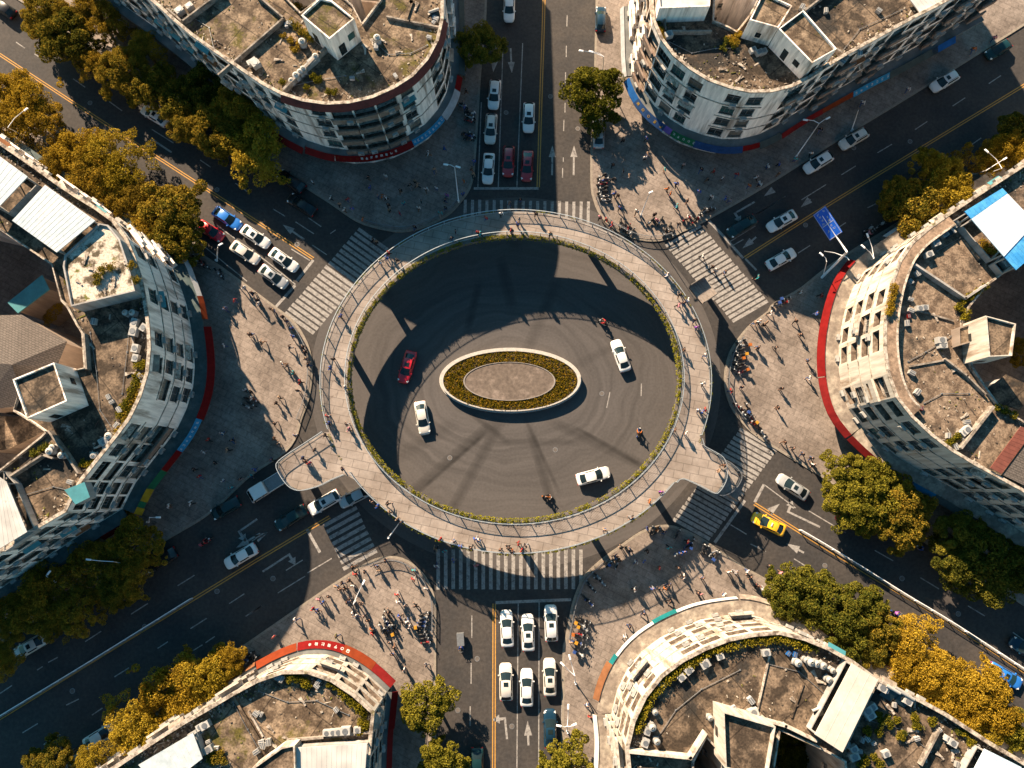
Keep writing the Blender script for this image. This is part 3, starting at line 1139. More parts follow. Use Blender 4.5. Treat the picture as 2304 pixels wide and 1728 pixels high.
mat('glass_teal', (0.03, 0.075, 0.072), 0.12, 0.3, 1.0, spec=0.5, objvar=0.4)
mat('glass_curtain', (0.17, 0.145, 0.115), 0.35, 0.4, 1.0, spec=0.4, objvar=0.6)
mat('frame_grey', (0.15, 0.15, 0.145), 0.6, 0.2, 3.0)
mat('sheet_white', (0.46, 0.455, 0.44), 0.6, 0.16, 1.6, col2=(0.30, 0.295, 0.285), c2scale=0.4, c2at=(0.46, 0.66), col3=(0.24, 0.19, 0.15), c3at=(0.64, 0.74), c3scale=.6)
mat('sheet_cream', (0.48, 0.45, 0.40), 0.6, 0.10, 1.6, col2=(0.40, 0.365, 0.32), c2scale=0.3, c2at=(0.48, 0.7))
mat('sheet_bluegrey', (0.34, 0.40, 0.44), 0.6, 0.16, 1.6, col2=(0.46, 0.48, 0.48), c2scale=0.3, c2at=(0.46, 0.66), col3=(0.16, 0.24, 0.30), c3at=(0.62, 0.72), c3scale=.5)
mat('sheet_blue', (0.03, 0.20, 0.46), 0.5, 0.2, 1.0, col2=(0.07, 0.30, 0.55), c2scale=0.4)
mat('sheet_pale_blue', (0.40, 0.52, 0.62), 0.5, 0.15, 1.0, col2=(0.55, 0.60, 0.63), c2scale=0.3)
mat('sheet_teal', (0.04, 0.17, 0.20), 0.6, 0.2, 1.0)
mat('sheet_red', (0.13, 0.042, 0.03), 0.7, 0.25, 1.6)
mat('tile_grey', (0.105, 0.09, 0.08), 0.9, 0.25, 3.0, brick=(0.5, 0.28, 0.05, 0.55, 0.85, 25))
mat('sign_red', (0.127, 0.005, 0.005), 0.9, 0.25, 1.2, spec=0.1)
mat('sign_darkred', (0.137, 0.009, 0.009), 0.9, 0.25, 1.2, spec=0.1)
mat('sign_orange', (0.147, 0.026, 0.008), 0.9, 0.2, 1.2, spec=0.1)
mat('sign_blue', (0.010, 0.072, 0.230), 0.9, 0.25, 1.2, spec=0.1)
mat('sign_cyan', (0.022, 0.173, 0.317), 0.9, 0.25, 1.2, spec=0.1)
mat('sign_navy', (0.016, 0.045, 0.12), 0.9, 0.25, 1.2, spec=0.1)
mat('sign_green', (0.014, 0.094, 0.043), 0.9, 0.25, 1.2, spec=0.1)
mat('sign_yellow', (0.302, 0.187, 0.014), 0.9, 0.25, 1.2, spec=0.1)
mat('sign_white', (0.45, 0.445, 0.43), 0.9, 0.15, 1.2, spec=0.1)
mat('sign_grey', (0.28, 0.29, 0.30), 0.9, 0.2, 1.2, spec=0.1)
mat('sign_brown', (0.144, 0.063, 0.029), 0.9, 0.25, 1.2, spec=0.1)
mat('sign_teal', (0.007, 0.101, 0.108), 0.9, 0.25, 1.2, spec=0.1)
mat('sign_dark', (0.045, 0.06, 0.06), 0.9, 0.25, 1.2, spec=0.1)
mat('sign_purple', (0.115, 0.072, 0.252), 0.9, 0.25, 1.2, spec=0.1)
mat('appliance', (0.31, 0.305, 0.29), 0.6, 0.12, 3.0, objvar=0.15)

# shared window, air conditioner and window-awning meshes (x along the wall, y outwards, z up)
WW, WH = 2.15, 1.7


def window_meshes(w, h, glass, bars, nm):
    g = MB()
    g.face([(-w / 2, 0, 0), (w / 2, 0, 0), (w / 2, 0, h), (-w / 2, 0, h)][::1])
    pane = g.mesh('window_' + nm, [glass])
    f = MB()
    t = .07
    for x in [-w / 2 + t / 2, w / 2 - t / 2] + [-w / 2 + w * (i + 1) / (bars + 1) for i in range(bars)]:
        f.box((x, .02, h / 2), (t, .09, h), 0, 0)
    for z in (t / 2, h - t / 2, h * .62):
        f.box((0, .022, z), (w, .085, t), 0, 0)
    f.box((0, .14, -.04), (w + .16, .36, .08), 0, 1)
    return pane, f.mesh('window_frame_' + nm, ['frame_grey', 'parapet_cap'])


WIN = {'W': window_meshes(WW, WH, 'glass', 1, 'plain'), 'C': window_meshes(WW, WH, 'glass_curtain', 2, 'curtained'), 'D': window_meshes(2.6, 1.55, 'glass_curtain', 4, 'wide_curtained'), 'T': window_meshes(WW, WH, 'glass_teal', 2, 'teal'),
       'B': window_meshes(2.6, 1.55, 'glass', 3, 'wide'), 'S': window_meshes(.9, 1.1, 'glass', 0, 'small'), 'G': window_meshes(2.8, 2.5, 'glass', 2, 'shop')}
g = MB()
g.box((0, .28, .3), (.85, .36, .6), 0, 0)
g.cyl((-.12, .4605, .3), .001, .001, 3, 1)
for k in range(10):
    a0, a1 = 2 * math.pi * k / 10, 2 * math.pi * (k + 1) / 10
    g.face([(-.14, .464, .3), (-.14 + .23 * math.cos(a0), .464, .3 + .23 * math.sin(a0)), (-.14 + .23 * math.cos(a1), .464, .3 + .23 * math.sin(a1))], 1)
for s in (-.35, .35):
    g.box((s, .25, -.03), (.05, .5, .05), 0, 1)
AC_MESH = g.mesh('air_conditioner', ['appliance', 'rail_dark'])
AWN = {}
for c in ('sheet_teal', 'sign_brown', 'ledge_brown', 'parapet_cap'):
    g = MB()
    w, d = 2.3, .6
    A_, B_, C_, D_ = (-w / 2, 0, .35), (w / 2, 0, .35), (w / 2, d, 0), (-w / 2, d, 0)
    g.face([A_, D_, C_, B_])
    lo = [(p[0], p[1], p[2] - .05) for p in (A_, B_, C_, D_)]
    g.face(lo)
    g.face([D_, lo[3], lo[2], C_])
    g.face([A_, lo[0], lo[3], D_])
    g.face([B_, C_, lo[2], lo[1]])
    AWN[c] = g.mesh('window_awning', [c])
PIXCAM = Vector((0, 0, CAM_H))


def in_frame(p, mx=60):
    x, y = proj(p)
    return -mx < x < 2304 + mx and -mx < y < 1728 + mx


class Building:
    def __init__(s, label, h, floors, segs, back, wall='wall_white', roof='roof_brown', holes=(), ground=4.3, cap='parapet_cap', seed=1, capw=.34, ledge=1.4, ledge_mat='ledge_grey', parapet=.95):
        s.hole_px = list(holes)
        s.h, s.wall, s.r = h, wall, random.Random(seed)
        s.lines = [smooth_line(PP(q['pts'], h), q.get('bay', 2.95)) for q in segs]
        bk = PP(back, h)
        loop, tags = [], []
        for li, ln in enumerate(s.lines):
            for i in range(len(ln) - 1):
                loop.append(ln[i])
                tags.append((li, i))
        loop.append(s.lines[-1][-1])
        tags.append(None)
        for p in bk:
            loop.append(p)
            tags.append(None)
        s.ccw = area(loop) > 0
        s.sg = 1 if s.ccw else -1            # outward is to the RIGHT of the walk for ccw
        c = sum(loop, Vector()) / len(loop)
        c.z = 0
        vis = [p for p in loop if in_frame((p.x, p.y, h), 0)]
        if vis:
            c = sum(vis, Vector()) / len(vis)
            c.z = 0
        s.root = tag(empty('apartment_building', c), label, 'building')
        zr = h - parapet
        s.zr = zr
        fh = (zr - ground - .1) / floors
        W = MB()
        cand = []
        n = len(loop)
        for i in range(n):
            p0, p1 = loop[i], loop[(i + 1) % n]
            d = Vector((p1.x - p0.x, p1.y - p0.y, 0))
            w = d.length
            if w < .02:
                continue
            t = d / w
            nn = Vector((t.y, -t.x, 0)) * s.sg
            mid = (p0 + p1) / 2
            facing = nn.dot(Vector((-mid.x, -mid.y, 0)))
            seen = tags[i] is not None and facing > -4 and in_frame((mid.x, mid.y, h * .6), 90)

            def q(u, z, dep=0.0):
                v = p0 + t * u - nn * dep
                return (v.x, v.y, z)
            if not seen:
                W.face([q(0, 0), q(w, 0), q(w, h), q(0, h)])
                continue
            pat = segs[tags[i][0]]['pat']
            rows = pat[tags[i][1] % len(pat)] if isinstance(pat, (list, tuple)) else pat[tags[i][1] % len(pat)]
            # shop floor
            a, b_ = .22, w - .22
            s.panel(W, q, w, 0.0, ground, (a, b_, .25, 3.1), .5)
            cand.append(('shop_window', 'G', p0 + t * w / 2 - nn * .5, nn, t, .25, (b_ - a) / 2.8, 2.85 / 2.5, -1e3))
            for k in range(floors):
                z0 = ground + .1 + k * fh
                if k == 0:
                    W.face([q(0, ground), q(w, ground), q(w, z0), q(0, z0)])
                ty = rows if len(rows) == 1 else rows[k % len(rows)]
                if s.r.random() < .03:
                    ty = 'N' if ty == 'W' else ty
                z1 = z0 + fh
                if ty not in 'BS' and s.r.random() < .93:
                    m_ = p0 + t * w / 2 + nn * .045
                    W.box((m_.x, m_.y, z0 + .06), (w + .02, .09, .16), math.atan2(t.y, t.x), 1)
                if ty == 'N':
                    W.face([q(0, z0), q(w, z0), q(w, z1), q(0, z1)])
                elif ty in 'WT':
                    sc = min(1.0, (w - .7) / WW) * s.r.uniform(.82, 1.0)
                    hw = WW * sc / 2
                    ce = w / 2 + s.r.uniform(-.15, .15)
                    s.panel(W, q, w, z0, z1, (ce - hw, ce + hw, .85, .85 + WH), .22)
                    tt = 'T' if (ty == 'T' or s.r.random() < .15) else s.r.choice('WWC')
                    cand.append(('window', tt, p0 + t * ce - nn * .2, nn, t, z0 + .85, sc, 1, facing))
                    if s.r.random() < .7:
                        cand.append(('air_conditioner', None, p0 + t * (ce + s.r.uniform(-.6, .6)), nn, t, z0 + .1, 1, 1, facing))
                    if s.r.random() < .16:
                        cand.append(('window_awning', s.r.choice(list(AWN)), p0 + t * ce + nn * .01, nn, t, z0 + .85 + WH + .02, sc, 1, facing))
                elif ty in 'BRSL':
                    a, b_ = .14, w - .14
                    a += .0 if ty != 'L' else s.r.choice([.0, .25, .45])
                    b_ -= .0 if ty != 'L' else s.r.choice([.0, .2, .4])
                    s.panel(W, q, w, z0, z1, (a, b_, {'R': .75, 'L': .95}.get(ty, .2), min(2.65, fh - .3)), 1.0 if ty == 'L' else .5, 2)
                    hh = (min(2.65, fh - .3) - (.75 if ty == 'R' else .95)) / 1.55
                    cand.append(('window', s.r.choice('BBD'), p0 + t * (a + b_) / 2 - nn * (.98 if ty == 'L' else .48), nn, t, z0 + (.75 if ty == 'R' else .95), (b_ - a) / 2.6, hh, facing))
                    if ty in 'BS':
                        W.face([q(a, z0 + .2, .49), q(b_, z0 + .2, .49), q(b_, z0 + .97, .49), q(a, z0 + .97, .49)])
                        cand.append(('balcony', 'brick_dull' if ty == 'S' else s.wall, p0, nn, t, z0, w, 1, facing))
                    if s.r.random() < .55:
                        cand.append(('air_conditioner', None, p0 + t * s.r.uniform(.6, w - .6) + nn * (.66 if ty in 'BS' else .02), nn, t, z0 + (.3 if ty in 'BS' else .02), 1, 1, facing))
            W.face([q(0, ground + .1 + floors * fh), q(w, ground + .1 + floors * fh), q(w, h), q(0, h)])
        s.W = W
        # parapet cap and inner face, roof slab with court holes
        inn = offset_line(loop, -capw * s.sg, True)
        top = MB()
        z2 = h + .0
        ou = offset_line(loop, .09 * s.sg, True)
        top.strip(at(ou, h + .06), at(inn, h + .06), 0, True)
        top.strip(at(ou, h + .06), at(ou, h - .16), 0, True)
        top.strip(at(ou, h - .16), at(loop, h - .16), 0, True)
        top.strip(at(inn, h + .06), at(inn, zr - .05), 1, True)
        top.build('parapet', [cap, s.wall], s.root, fixn=False)
        s.loop, s.inn = loop, inn
        RF = MB()
        hl = [PP(hp, zr) for hp in holes]
        loops = [[Vector((p.x, p.y, zr)) for p in inn]] + hl
        flat = [p for l in loops for p in l]
        n0 = len(RF.v)
        RF.v.extend([tuple(p) for p in flat])
        for tri in tessellate_polygon(loops):
            RF.f.append(tuple(tri))
            RF.m.append(0)
        RF.build('roof', roof, s.root, fixn=True)
        for hp in hl:
            m_ = len(hp)
            for i in range(m_):
                a_, c_ = hp[i], hp[(i + 1) % m_]
                W.face([(a_.x, a_.y, 0.02), (c_.x, c_.y, 0.02), (c_.x, c_.y, zr + .5), (a_.x, a_.y, zr + .5)])
            cen = sum(hp, Vector()) / m_
            ih = [p + (p - cen).normalized() * .25 for p in hp]
            pc = MB()
            pc.strip(at(hp, zr + .5), at(ih, zr + .5), 0, True)
            pc.strip(at(ih, zr + .5), at(ih, zr - .02), 0, True)
            pc.build('court_parapet', cap, s.root)
            # windows on the court walls that face the camera
            for i in range(m_):
                a_, c_ = hp[i], hp[(i + 1) % m_]
                d = c_ - a_
                L_ = d.length
                if L_ < 3:
                    continue
                t = d / L_
                nn = Vector((t.y, -t.x, 0))
                mid = (a_ + c_) / 2
                if (cen - mid).dot(nn) < 0:
                    nn = -nn
                if nn.dot(Vector((-mid.x, -mid.y, 0))) < 3:
                    continue
                nb = int(L_ / 2.9)
                for b__ in range(nb):
                    for zf in (zr - 2.4, zr - 5.4, zr - 8.4):
                        pp = a_ + t * (L_ * (b__ + .5) / nb) + nn * .03
                        if in_frame((pp.x, pp.y, zf), 0) and s.r.random() < .85:
                            cand.append(('window', s.r.choice('WS'), pp, nn, t, zf, .7, .85, 5))
        W.build('wall', [s.wall, 'parapet_cap', 'recess_brown'], s.root)
        s.place(cand)
        s.segs, s.ground = segs, ground
        s.streets(ledge, ledge_mat)

    @staticmethod
    def panel(W, q, w, z0, z1, hole, dep, mi=0):
        a, b, c, d = hole
        c, d = z0 + c, min(z0 + d, z1 - .05)
        W.face([q(0, z0), q(w, z0), q(w, c), q(0, c)])
        W.face([q(0, d), q(w, d), q(w, z1), q(0, z1)])
        W.face([q(0, c), q(a, c), q(a, d), q(0, d)])
        W.face([q(b, c), q(w, c), q(w, d), q(b, d)])
        W.face([q(a, c), q(b, c), q(b, c, dep), q(a, c, dep)], mi)
        W.face([q(a, d, dep), q(b, d, dep), q(b, d), q(a, d)], mi)
        W.face([q(a, c, dep), q(a, d, dep), q(a, d), q(a, c)], mi)
        W.face([q(b, c), q(b, d), q(b, d, dep), q(b, c, dep)], mi)

    def place(s, cand):
        cap = {'window': 98, 'air_conditioner': 98, 'window_awning': 98, 'balcony': 98, 'shop_window': 40}
        by = {}
        for c in cand:
            by.setdefault(c[0], []).append(c)
        for nm, lst in by.items():
            lst.sort(key=lambda c: -c[8])
            rest = MB()
            rmats = []
            for j, (nm_, kind, p, nn, t, z, sx_, sz_, f_) in enumerate(lst):
                if nm == 'shop_window' and not in_frame((p.x, p.y, 2), 10):
                    continue
                rz = math.atan2(nn.y, nn.x) - math.pi / 2
                loc = Vector((p.x, p.y, z)) - s.root.location
                if nm == 'balcony':
                    w = sx_
                    g = MB() if j < cap[nm] else rest
                    o_ = (lambda x, y, zz: tuple(p + t * x + nn * y + Vector((0, 0, zz - p.z))))
                    ca = math.atan2(t.y, t.x)

                    def bx(x0, x1, y0, y1, z0, z1, mi=0):
                        m_ = p + t * ((x0 + x1) / 2) + nn * ((y0 + y1) / 2)
                        g.box((m_.x, m_.y, (z0 + z1) / 2), (x1 - x0, y1 - y0, z1 - z0), ca, mi)
                    dd = .78
                    bx(.02, w - .02, -.02, dd, z, z + .18)
                    bx(.02, w - .02, dd - .14, dd + .03, z + .18, z + 1.12)
                    bx(-.02, w + .02, dd - .2, dd + .08, z + 1.12, z + 1.2, 0)
                    if j < cap[nm]:
                        g.build('balcony', kind, s.root)
                    continue
                if nm in ('window', 'shop_window'):
                    pane, fr = WIN[kind]
                    if j < cap[nm]:
                        o = link(nm, pane, s.root, loc, rz, (sx_, 1, sz_))
                        link('frame', fr, o)
                    else:
                        hw = pane.vertices[1].co.x * sx_
                        a_, b_ = p - t * hw, p + t * hw
                        hz = pane.vertices[2].co.z * sz_
                        rest.face([(a_.x, a_.y, z), (b_.x, b_.y, z), (b_.x, b_.y, z + hz), (a_.x, a_.y, z + hz)])
                elif nm == 'air_conditioner':
                    if j < cap[nm]:
                        link(nm, AC_MESH, s.root, loc, rz)
                elif nm == 'window_awning':
                    if j < cap[nm]:
                        link(nm, AWN[kind], s.root, loc, rz, (sx_, 1, 1))
            if rest.f:
                o = rest.build(nm, ['glass'] if 'window' in nm else [s.wall], s.root)
                o['kind'] = 'stuff'

    def streets(s, ledge, ledge_mat):
        """the shop-floor ledge and the coloured sign boards / awnings along it"""
        for ln, q in zip(s.lines, s.segs):
            if q.get('noledge'):
                continue
            L_ = ledge * q.get('lk', 1)
            fine = smooth_line([p for p in ln], 1.1)
            a0 = at(fine, s.ground + .25)
            a1 = at(offset_line(fine, L_ * s.sg), s.ground + .18)
            a2 = at(a1, s.ground - .12)
            a3 = at(a0, s.ground - .12)
            g = MB()
            g.strip(a0, a1)
            g.strip(a1, a2)
            g.strip(a2, a3)
            g.build('shop_ledge', ledge_mat, s.root)
            n = len(fine) - 1
            for sg_ in q.get('signs', ()):
                f0, f1, col = sg_[:3]
                wd = .62 * (sg_[3] if len(sg_) > 3 else 1.25)
                i0, i1 = int(n * f0), max(int(n * f0) + 1, int(round(n * f1)))
                c = fine[i0:i1 + 1]
                if len(c) < 2:
                    continue
                b0 = at(offset_line(c, (L_ + .02) * s.sg), s.ground + .34)
                b1 = at(offset_line(c, (L_ + wd) * s.sg), s.ground - .35)
                c0, c1 = at(b0, s.ground + .24), at(b1, s.ground - .46)
                g = MB()
                g.strip(b0, b1)
                g.strip(c0, c1)
                g.strip(b1, c1)
                g.strip(b0, c0)
                g.face([b0[0], b1[0], c1[0], c0[0]])
                g.face([b0[-1], b1[-1], c1[-1], c0[-1]])
                o = g.build('shop_awning', col, s.root, fixn=True)
                if len(sg_) > 4:
                    s.lettering(b0, b1, o, sg_[4], sg_[5] if len(sg_) > 5 else 'sign_white')

    def lettering(s, b0, b1, parent, count, col):
        """rows of small square characters, too small in the photo to read, laid on the sign board"""
        g = MB()
        n = len(b0) - 1
        for k in range(count):
            f = (k + .5) / count * n
            i = min(int(f), n - 1)
            u = f - i
            A_ = Vector(b0[i]).lerp(Vector(b0[i + 1]), u)
            B_ = Vector(b1[i]).lerp(Vector(b1[i + 1]), u)
            t = (Vector(b0[i + 1]) - Vector(b0[i])).normalized()
            dn = (B_ - A_).normalized()
            nr = t.cross(dn)
            if nr.z < 0:
                nr = -nr
            ln = (B_ - A_).length
            sz = ln * .36
            c = A_ + dn * ln * .5 + nr * .03

            def bar(x0, y0, x1, y1, wd=.09):
                a_, b_ = c + t * x0 * sz + dn * y0 * sz, c + t * x1 * sz + dn * y1 * sz
                d = (b_ - a_).normalized()
                m_ = nr.cross(d) * wd * sz
                g.face([a_ - m_, b_ - m_, b_ + m_, a_ + m_])
            if s.r.random() < .18 and k:
                for e in range(10):
                    a0, a1 = 2 * math.pi * e / 10, 2 * math.pi * (e + 1) / 10
                    bar(.42 * math.cos(a0), .42 * math.sin(a0), .42 * math.cos(a1), .42 * math.sin(a1))
                continue
            for yy in s.r.sample([-.45, -.15, .15, .45], s.r.randint(2, 3)):
                bar(-.42, yy, .42, yy)
            for xx in s.r.sample([-.4, 0, .4], s.r.randint(1, 2)):
                bar(xx, -.48, xx, .48)
        g.build('sign_lettering', col, parent)

    # ---- roof features
    def block(s, name, px, ztop, zbot=None, wall='wall_white', roof='roof_dark', parapet=.35, wins=(), pitch=0):
        """a roof-top room: px = its top outline in the photo at height ztop"""
        zbot = s.zr if zbot is None else zbot
        w = PP(px, ztop)
        if area(w) < 0:
            w = w[::-1]
        g = MB()
        n = len(w)
        for i in range(n):
            a_, b_ = w[i], w[(i + 1) % n]
            g.face([(a_.x, a_.y, zbot - .05), (b_.x, b_.y, zbot - .05), (b_.x, b_.y, ztop), (a_.x, a_.y, ztop)])
        if parapet:
            inn = offset_line(w, -.22, True)
            g.strip(at(w, ztop), at(inn, ztop), 0, True)
            g.strip(at(inn, ztop), at(inn, ztop - parapet), 0, True)
        o = g.build(name, [wall], s.root, fixn=False)
        g = MB()
        g.poly(offset_line(w, -.215, True) if parapet else w, ztop - parapet)
        g.build('roof', roof, o)
        for (ei, u, z, kind, sx_, sz_) in wins:
            a_, b_ = w[ei % n], w[(ei + 1) % n]
            t = (b_ - a_).normalized()
            nn = Vector((t.y, -t.x, 0))
            p = a_.lerp(b_, u) + nn * .03
            rz = math.atan2(nn.y, nn.x) - math.pi / 2
            pane, fr = WIN[kind]
            wo_ = link('window' if kind != 'G' else 'door', pane, o, Vector((p.x, p.y, zbot + z)) - s.root.location, rz, (sx_, 1, sz_))
        return o

    def pipes(s, *runs):
        for r_ in runs:
            w = PP(r_, s.zr + .12)
            g = MB()
            g.tube(w, .035, 6)
            for p in w:
                g.box((p.x, p.y, s.zr + .05), (.18, .18, .12))
            g.build('roof_pipe', 'rail_dark', s.root)

    def sheet(s, px, ztop, material, th=.12, legs=True, ribs=True, name='sheet_roof'):
        w = PP(px, ztop)
        if area(w) < 0:
            w = w[::-1]
        g = MB()
        n = len(w)
        # corrugations run across the first edge
        g.prism(w, ztop - th, ztop)
        a_, b_ = w[0], w[1]
        d_ = w[-1] - w[0]
        k = int((b_ - a_).length / .55)
        if not ribs:
            k = 3
        for i in range(1, k):
            p = a_.lerp(b_, i / k)
            e = w[-1].lerp(w[2], i / k) if n == 4 else p + d_
            m_ = (p + e) / 2
            dd = e - p
            g.box((m_.x, m_.y, ztop + .008), (dd.length * .985, .05, .02), math.atan2(dd.y, dd.x))
        o = g.build(name, material, s.root)
        if legs:
            g = MB()
            i1 = offset_line(w, -.3, True)
            for i in range(n):
                p = i1[i]
                g.box((p.x, p.y, (s.zr + ztop - th) / 2), (.14, .14, ztop - th - s.zr), 0)
                a2, b2 = i1[i], i1[(i + 1) % n]
                m_ = (a2 + b2) / 2
                dd = b2 - a2
                g.box((m_.x, m_.y, s.zr + .55), (dd.length, .12, 1.1), math.atan2(dd.y, dd.x))
            g.build('shed_wall', 'wall_grey', o)
        return o

    def lowwall(s, px, hgt=.9, th=.22, material=None, z=None):
        z = s.zr if z is None else z
        w = PP(px, z + hgt)
        g = MB()
        for a_, b_ in zip(w, w[1:]):
            m_ = (a_ + b_) / 2
            d = b_ - a_
            g.box((m_.x, m_.y, z + hgt / 2), (d.length + th, th, hgt), math.atan2(d.y, d.x))
        return g.build('partition_wall', material or 'partition_grey', s.root)


BLD = {}
# north-west corner block, red cornice
BLD['NW'] = b_ = Building('dirty white apartment block with a dark red cornice on its rounded front', 17.0, 4,
    [dict(pts=[(60, -200)] + RL('A1', (640, -230), (940, 0), (1040, 90), (1200, 225), (1480, 420)) + [R('A2', 100, 535), R('A2', 200, 585)], pat=['W', 'T', 'W', 'W', 'R', 'W', 'W'], signs=[(.55, .75, 'sign_dark'), (.78, .9, 'sign_red', .9), (.9, 1, 'sign_darkred')]),
     dict(pts=RL('A2', (200, 585), (270, 612), (400, 640), (530, 650), (640, 638), (760, 610), (880, 560), (1000, 490), (1090, 400), (1150, 310), (1190, 215), (1207, 120)),
          pat=['N', 'W', 'S', 'S', 'S', 'W', 'N', 'R', 'R', 'N', 'R', 'N', 'R', 'R', 'W', 'N'], lk=.75,
          signs=[(0, .16, 'sign_darkred'), (.17, .30, 'sign_red', 1.0, 5, 'sign_orange'), (.30, .47, 'sign_red', 1.1, 8), (.47, .58, 'sign_darkred', 1.2), (.585, .77, 'sign_cyan', 1.0, 9), (.78, .93, 'sign_grey', 1.4), (.93, 1, 'sign_red')]),
     dict(pts=RL('A2', (1207, 120), (1208, 0), (1205, -300), (1195, -1500)), pat=['W', 'N', 'B'], signs=[(0, .4, 'sign_dark')])],
    [(500, -700), (0, -520)], holes=[RL('A2', (835, -260), (818, 10), (705, 160), (640, 40), (520, -60), (330, 90), (200, -40), (60, -170), (-100, -330))], ledge=1.3, seed=11)
# sloping red cornice board round the curve
ln = smooth_line(PP(b_.segs[1]['pts'], 17.0), 1.0)
g = MB()
o0_, o1_ = at(offset_line(ln, .1 * b_.sg), 17.02), at(offset_line(ln, .62 * b_.sg), 16.3)
g.strip(o0_, o1_)
g.strip(o1_, at(o1_, 16.1))
g.strip(at(o1_, 16.1), at(offset_line(ln, .02 * b_.sg), 16.1))
g.build('cornice', 'cornice_red', b_.root)
b_.block('stair_tower', RL('A2', (325, 95), (440, -15), (515, 0), (655, 115), (500, 242)), 20.6, wall='wall_white', roof='roof_brown', wins=[(i, u, z, k, a, c) for i, u, z, k, a, c in [(0, .3, .2, 'G', .35, .8), (0, .72, 1.6, 'T', .5, .7), (1, .5, 1.5, 'W', .5, .7), (4, .3, .2, 'G', .35, .8), (3, .5, 1.5, 'W', .5, .7)]])
b_.block('lift_house', RL('A2', (690, -60), (840, -60), (828, 20), (700, 8)), 14.0, 0, wall='wall_brown', roof='roof_dark')
b_.lowwall(RL('A2', (-190, 460), (215, 108)), .8)
b_.lowwall(RL('A2', (215, 108), (40, -40)), .8)
b_.lowwall(RL('A2', (215, 552), (435, 330), (490, 280)), 1.0, .3)
b_.lowwall(RL('A2', (860, 100), (1000, 130), (1180, 165)), .5)
b_.lowwall(RL('A2', (960, -120), (1010, 10), (975, 110)), .25, .5, 'roof_brown')
b_.lowwall(RL('A1', (1380, -60), (1130, 130), (1050, 60)), .9)
# north-east block
BLD['NE'] = b_ = Building('grey white rounded apartment block above blue shop awnings with two white roof huts', 17.0, 4,
    [dict(pts=RL('A3', (915, -350), (925, -20), (930, 60), (938, 130)), pat=['B', 'B', 'R'], signs=[(.0, 1, 'sign_grey', .8)]),
     dict(pts=RL('A3', (938, 130), (965, 200), (1000, 262), (1060, 340), (1130, 402), (1200, 450), (1300, 508), (1450, 556), (1600, 580)) + RL('A4', (80, 572), (160, 556), (240, 530), (330, 482)),
          pat=['S', 'R', 'W', 'W', 'N', 'W', 'W', 'N', 'LRLS', 'RLRS', 'LSLS', 'RLRS', 'LRLR', 'N', 'W', 'R', 'W'], lk=.8,
          signs=[(0, .17, 'sign_blue', 1.3), (.17, .33, 'sign_navy', 1.4, 5, 'sign_yellow'), (.33, .40, 'sign_purple', .9), (.40, .56, 'sign_green', 1.0, 6), (.56, .78, 'sign_navy', 1.2), (.78, .9, 'sign_red', .8), (.9, 1, 'sign_dark')]),
     dict(pts=RL('A4', (330, 482), (500, 372), (700, 262), (980, 108), (1190, 0), (1750, -310)), pat=['W', 'R', 'S', 'W', 'W', 'S', 'R'], signs=[(0, .2, 'sign_darkred', .9), (.2, .34, 'sign_orange', .8), (.36, .55, 'sign_cyan', 1.0, 8), (.55, .75, 'sign_dark'), (.75, .85, 'sign_blue')])],
    [(2100, -500), (1480, -500)], holes=[RL('A3', (1320, -10), (1312, 140), (1400, 175), (1452, 205), (1530, 105), (1600, -30), (1500, -120), (1340, -120))], roof='roof_dark', ledge=1.5, seed=5, wall='wall_white')
b_.block('roof_hut', RL('A3', (1540, 122), (1718, 172), (1805, 35), (1625, -50)), 19.8, wins=[(0, .5, 1, 'S', .8, .8), (2, .3, .1, 'G', .35, .75)], roof='roof_brown')
b_.block('roof_hut', RL('A4', (132, 178), (286, 62), (495, 302), (340, 392)), 19.8, wins=[(0, .35, .2, 'G', .3, .75), (0, .7, 1.1, 'W', .4, .6), (1, .5, 1.1, 'W', .4, .6), (3, .4, .2, 'G', .3, .75), (3, .72, 1.1, 'W', .45, .6), (2, .5, 1., 'W', .4, .6)], roof='roof_brown')
b_.block('roof_hut', RL('A3', (960, -220), (1312, -220), (1292, 38), (978, 50)), 19.0, roof='sheet_white')
b_.sheet(RL('A4', (930, -30), (1130, -60), (1195, -8), (1022, 92)), 16.9, 'sheet_white', legs=False)
b_.lowwall(RL('A4', (500, 305), (560, 345)), .9)
b_.lowwall(RL('A4', (300, 60), (520, -110), (620, -100)), 1.0)
b_.lowwall(RL('A3', (1005, 60), (1020, 190), (1300, 190)), .8)
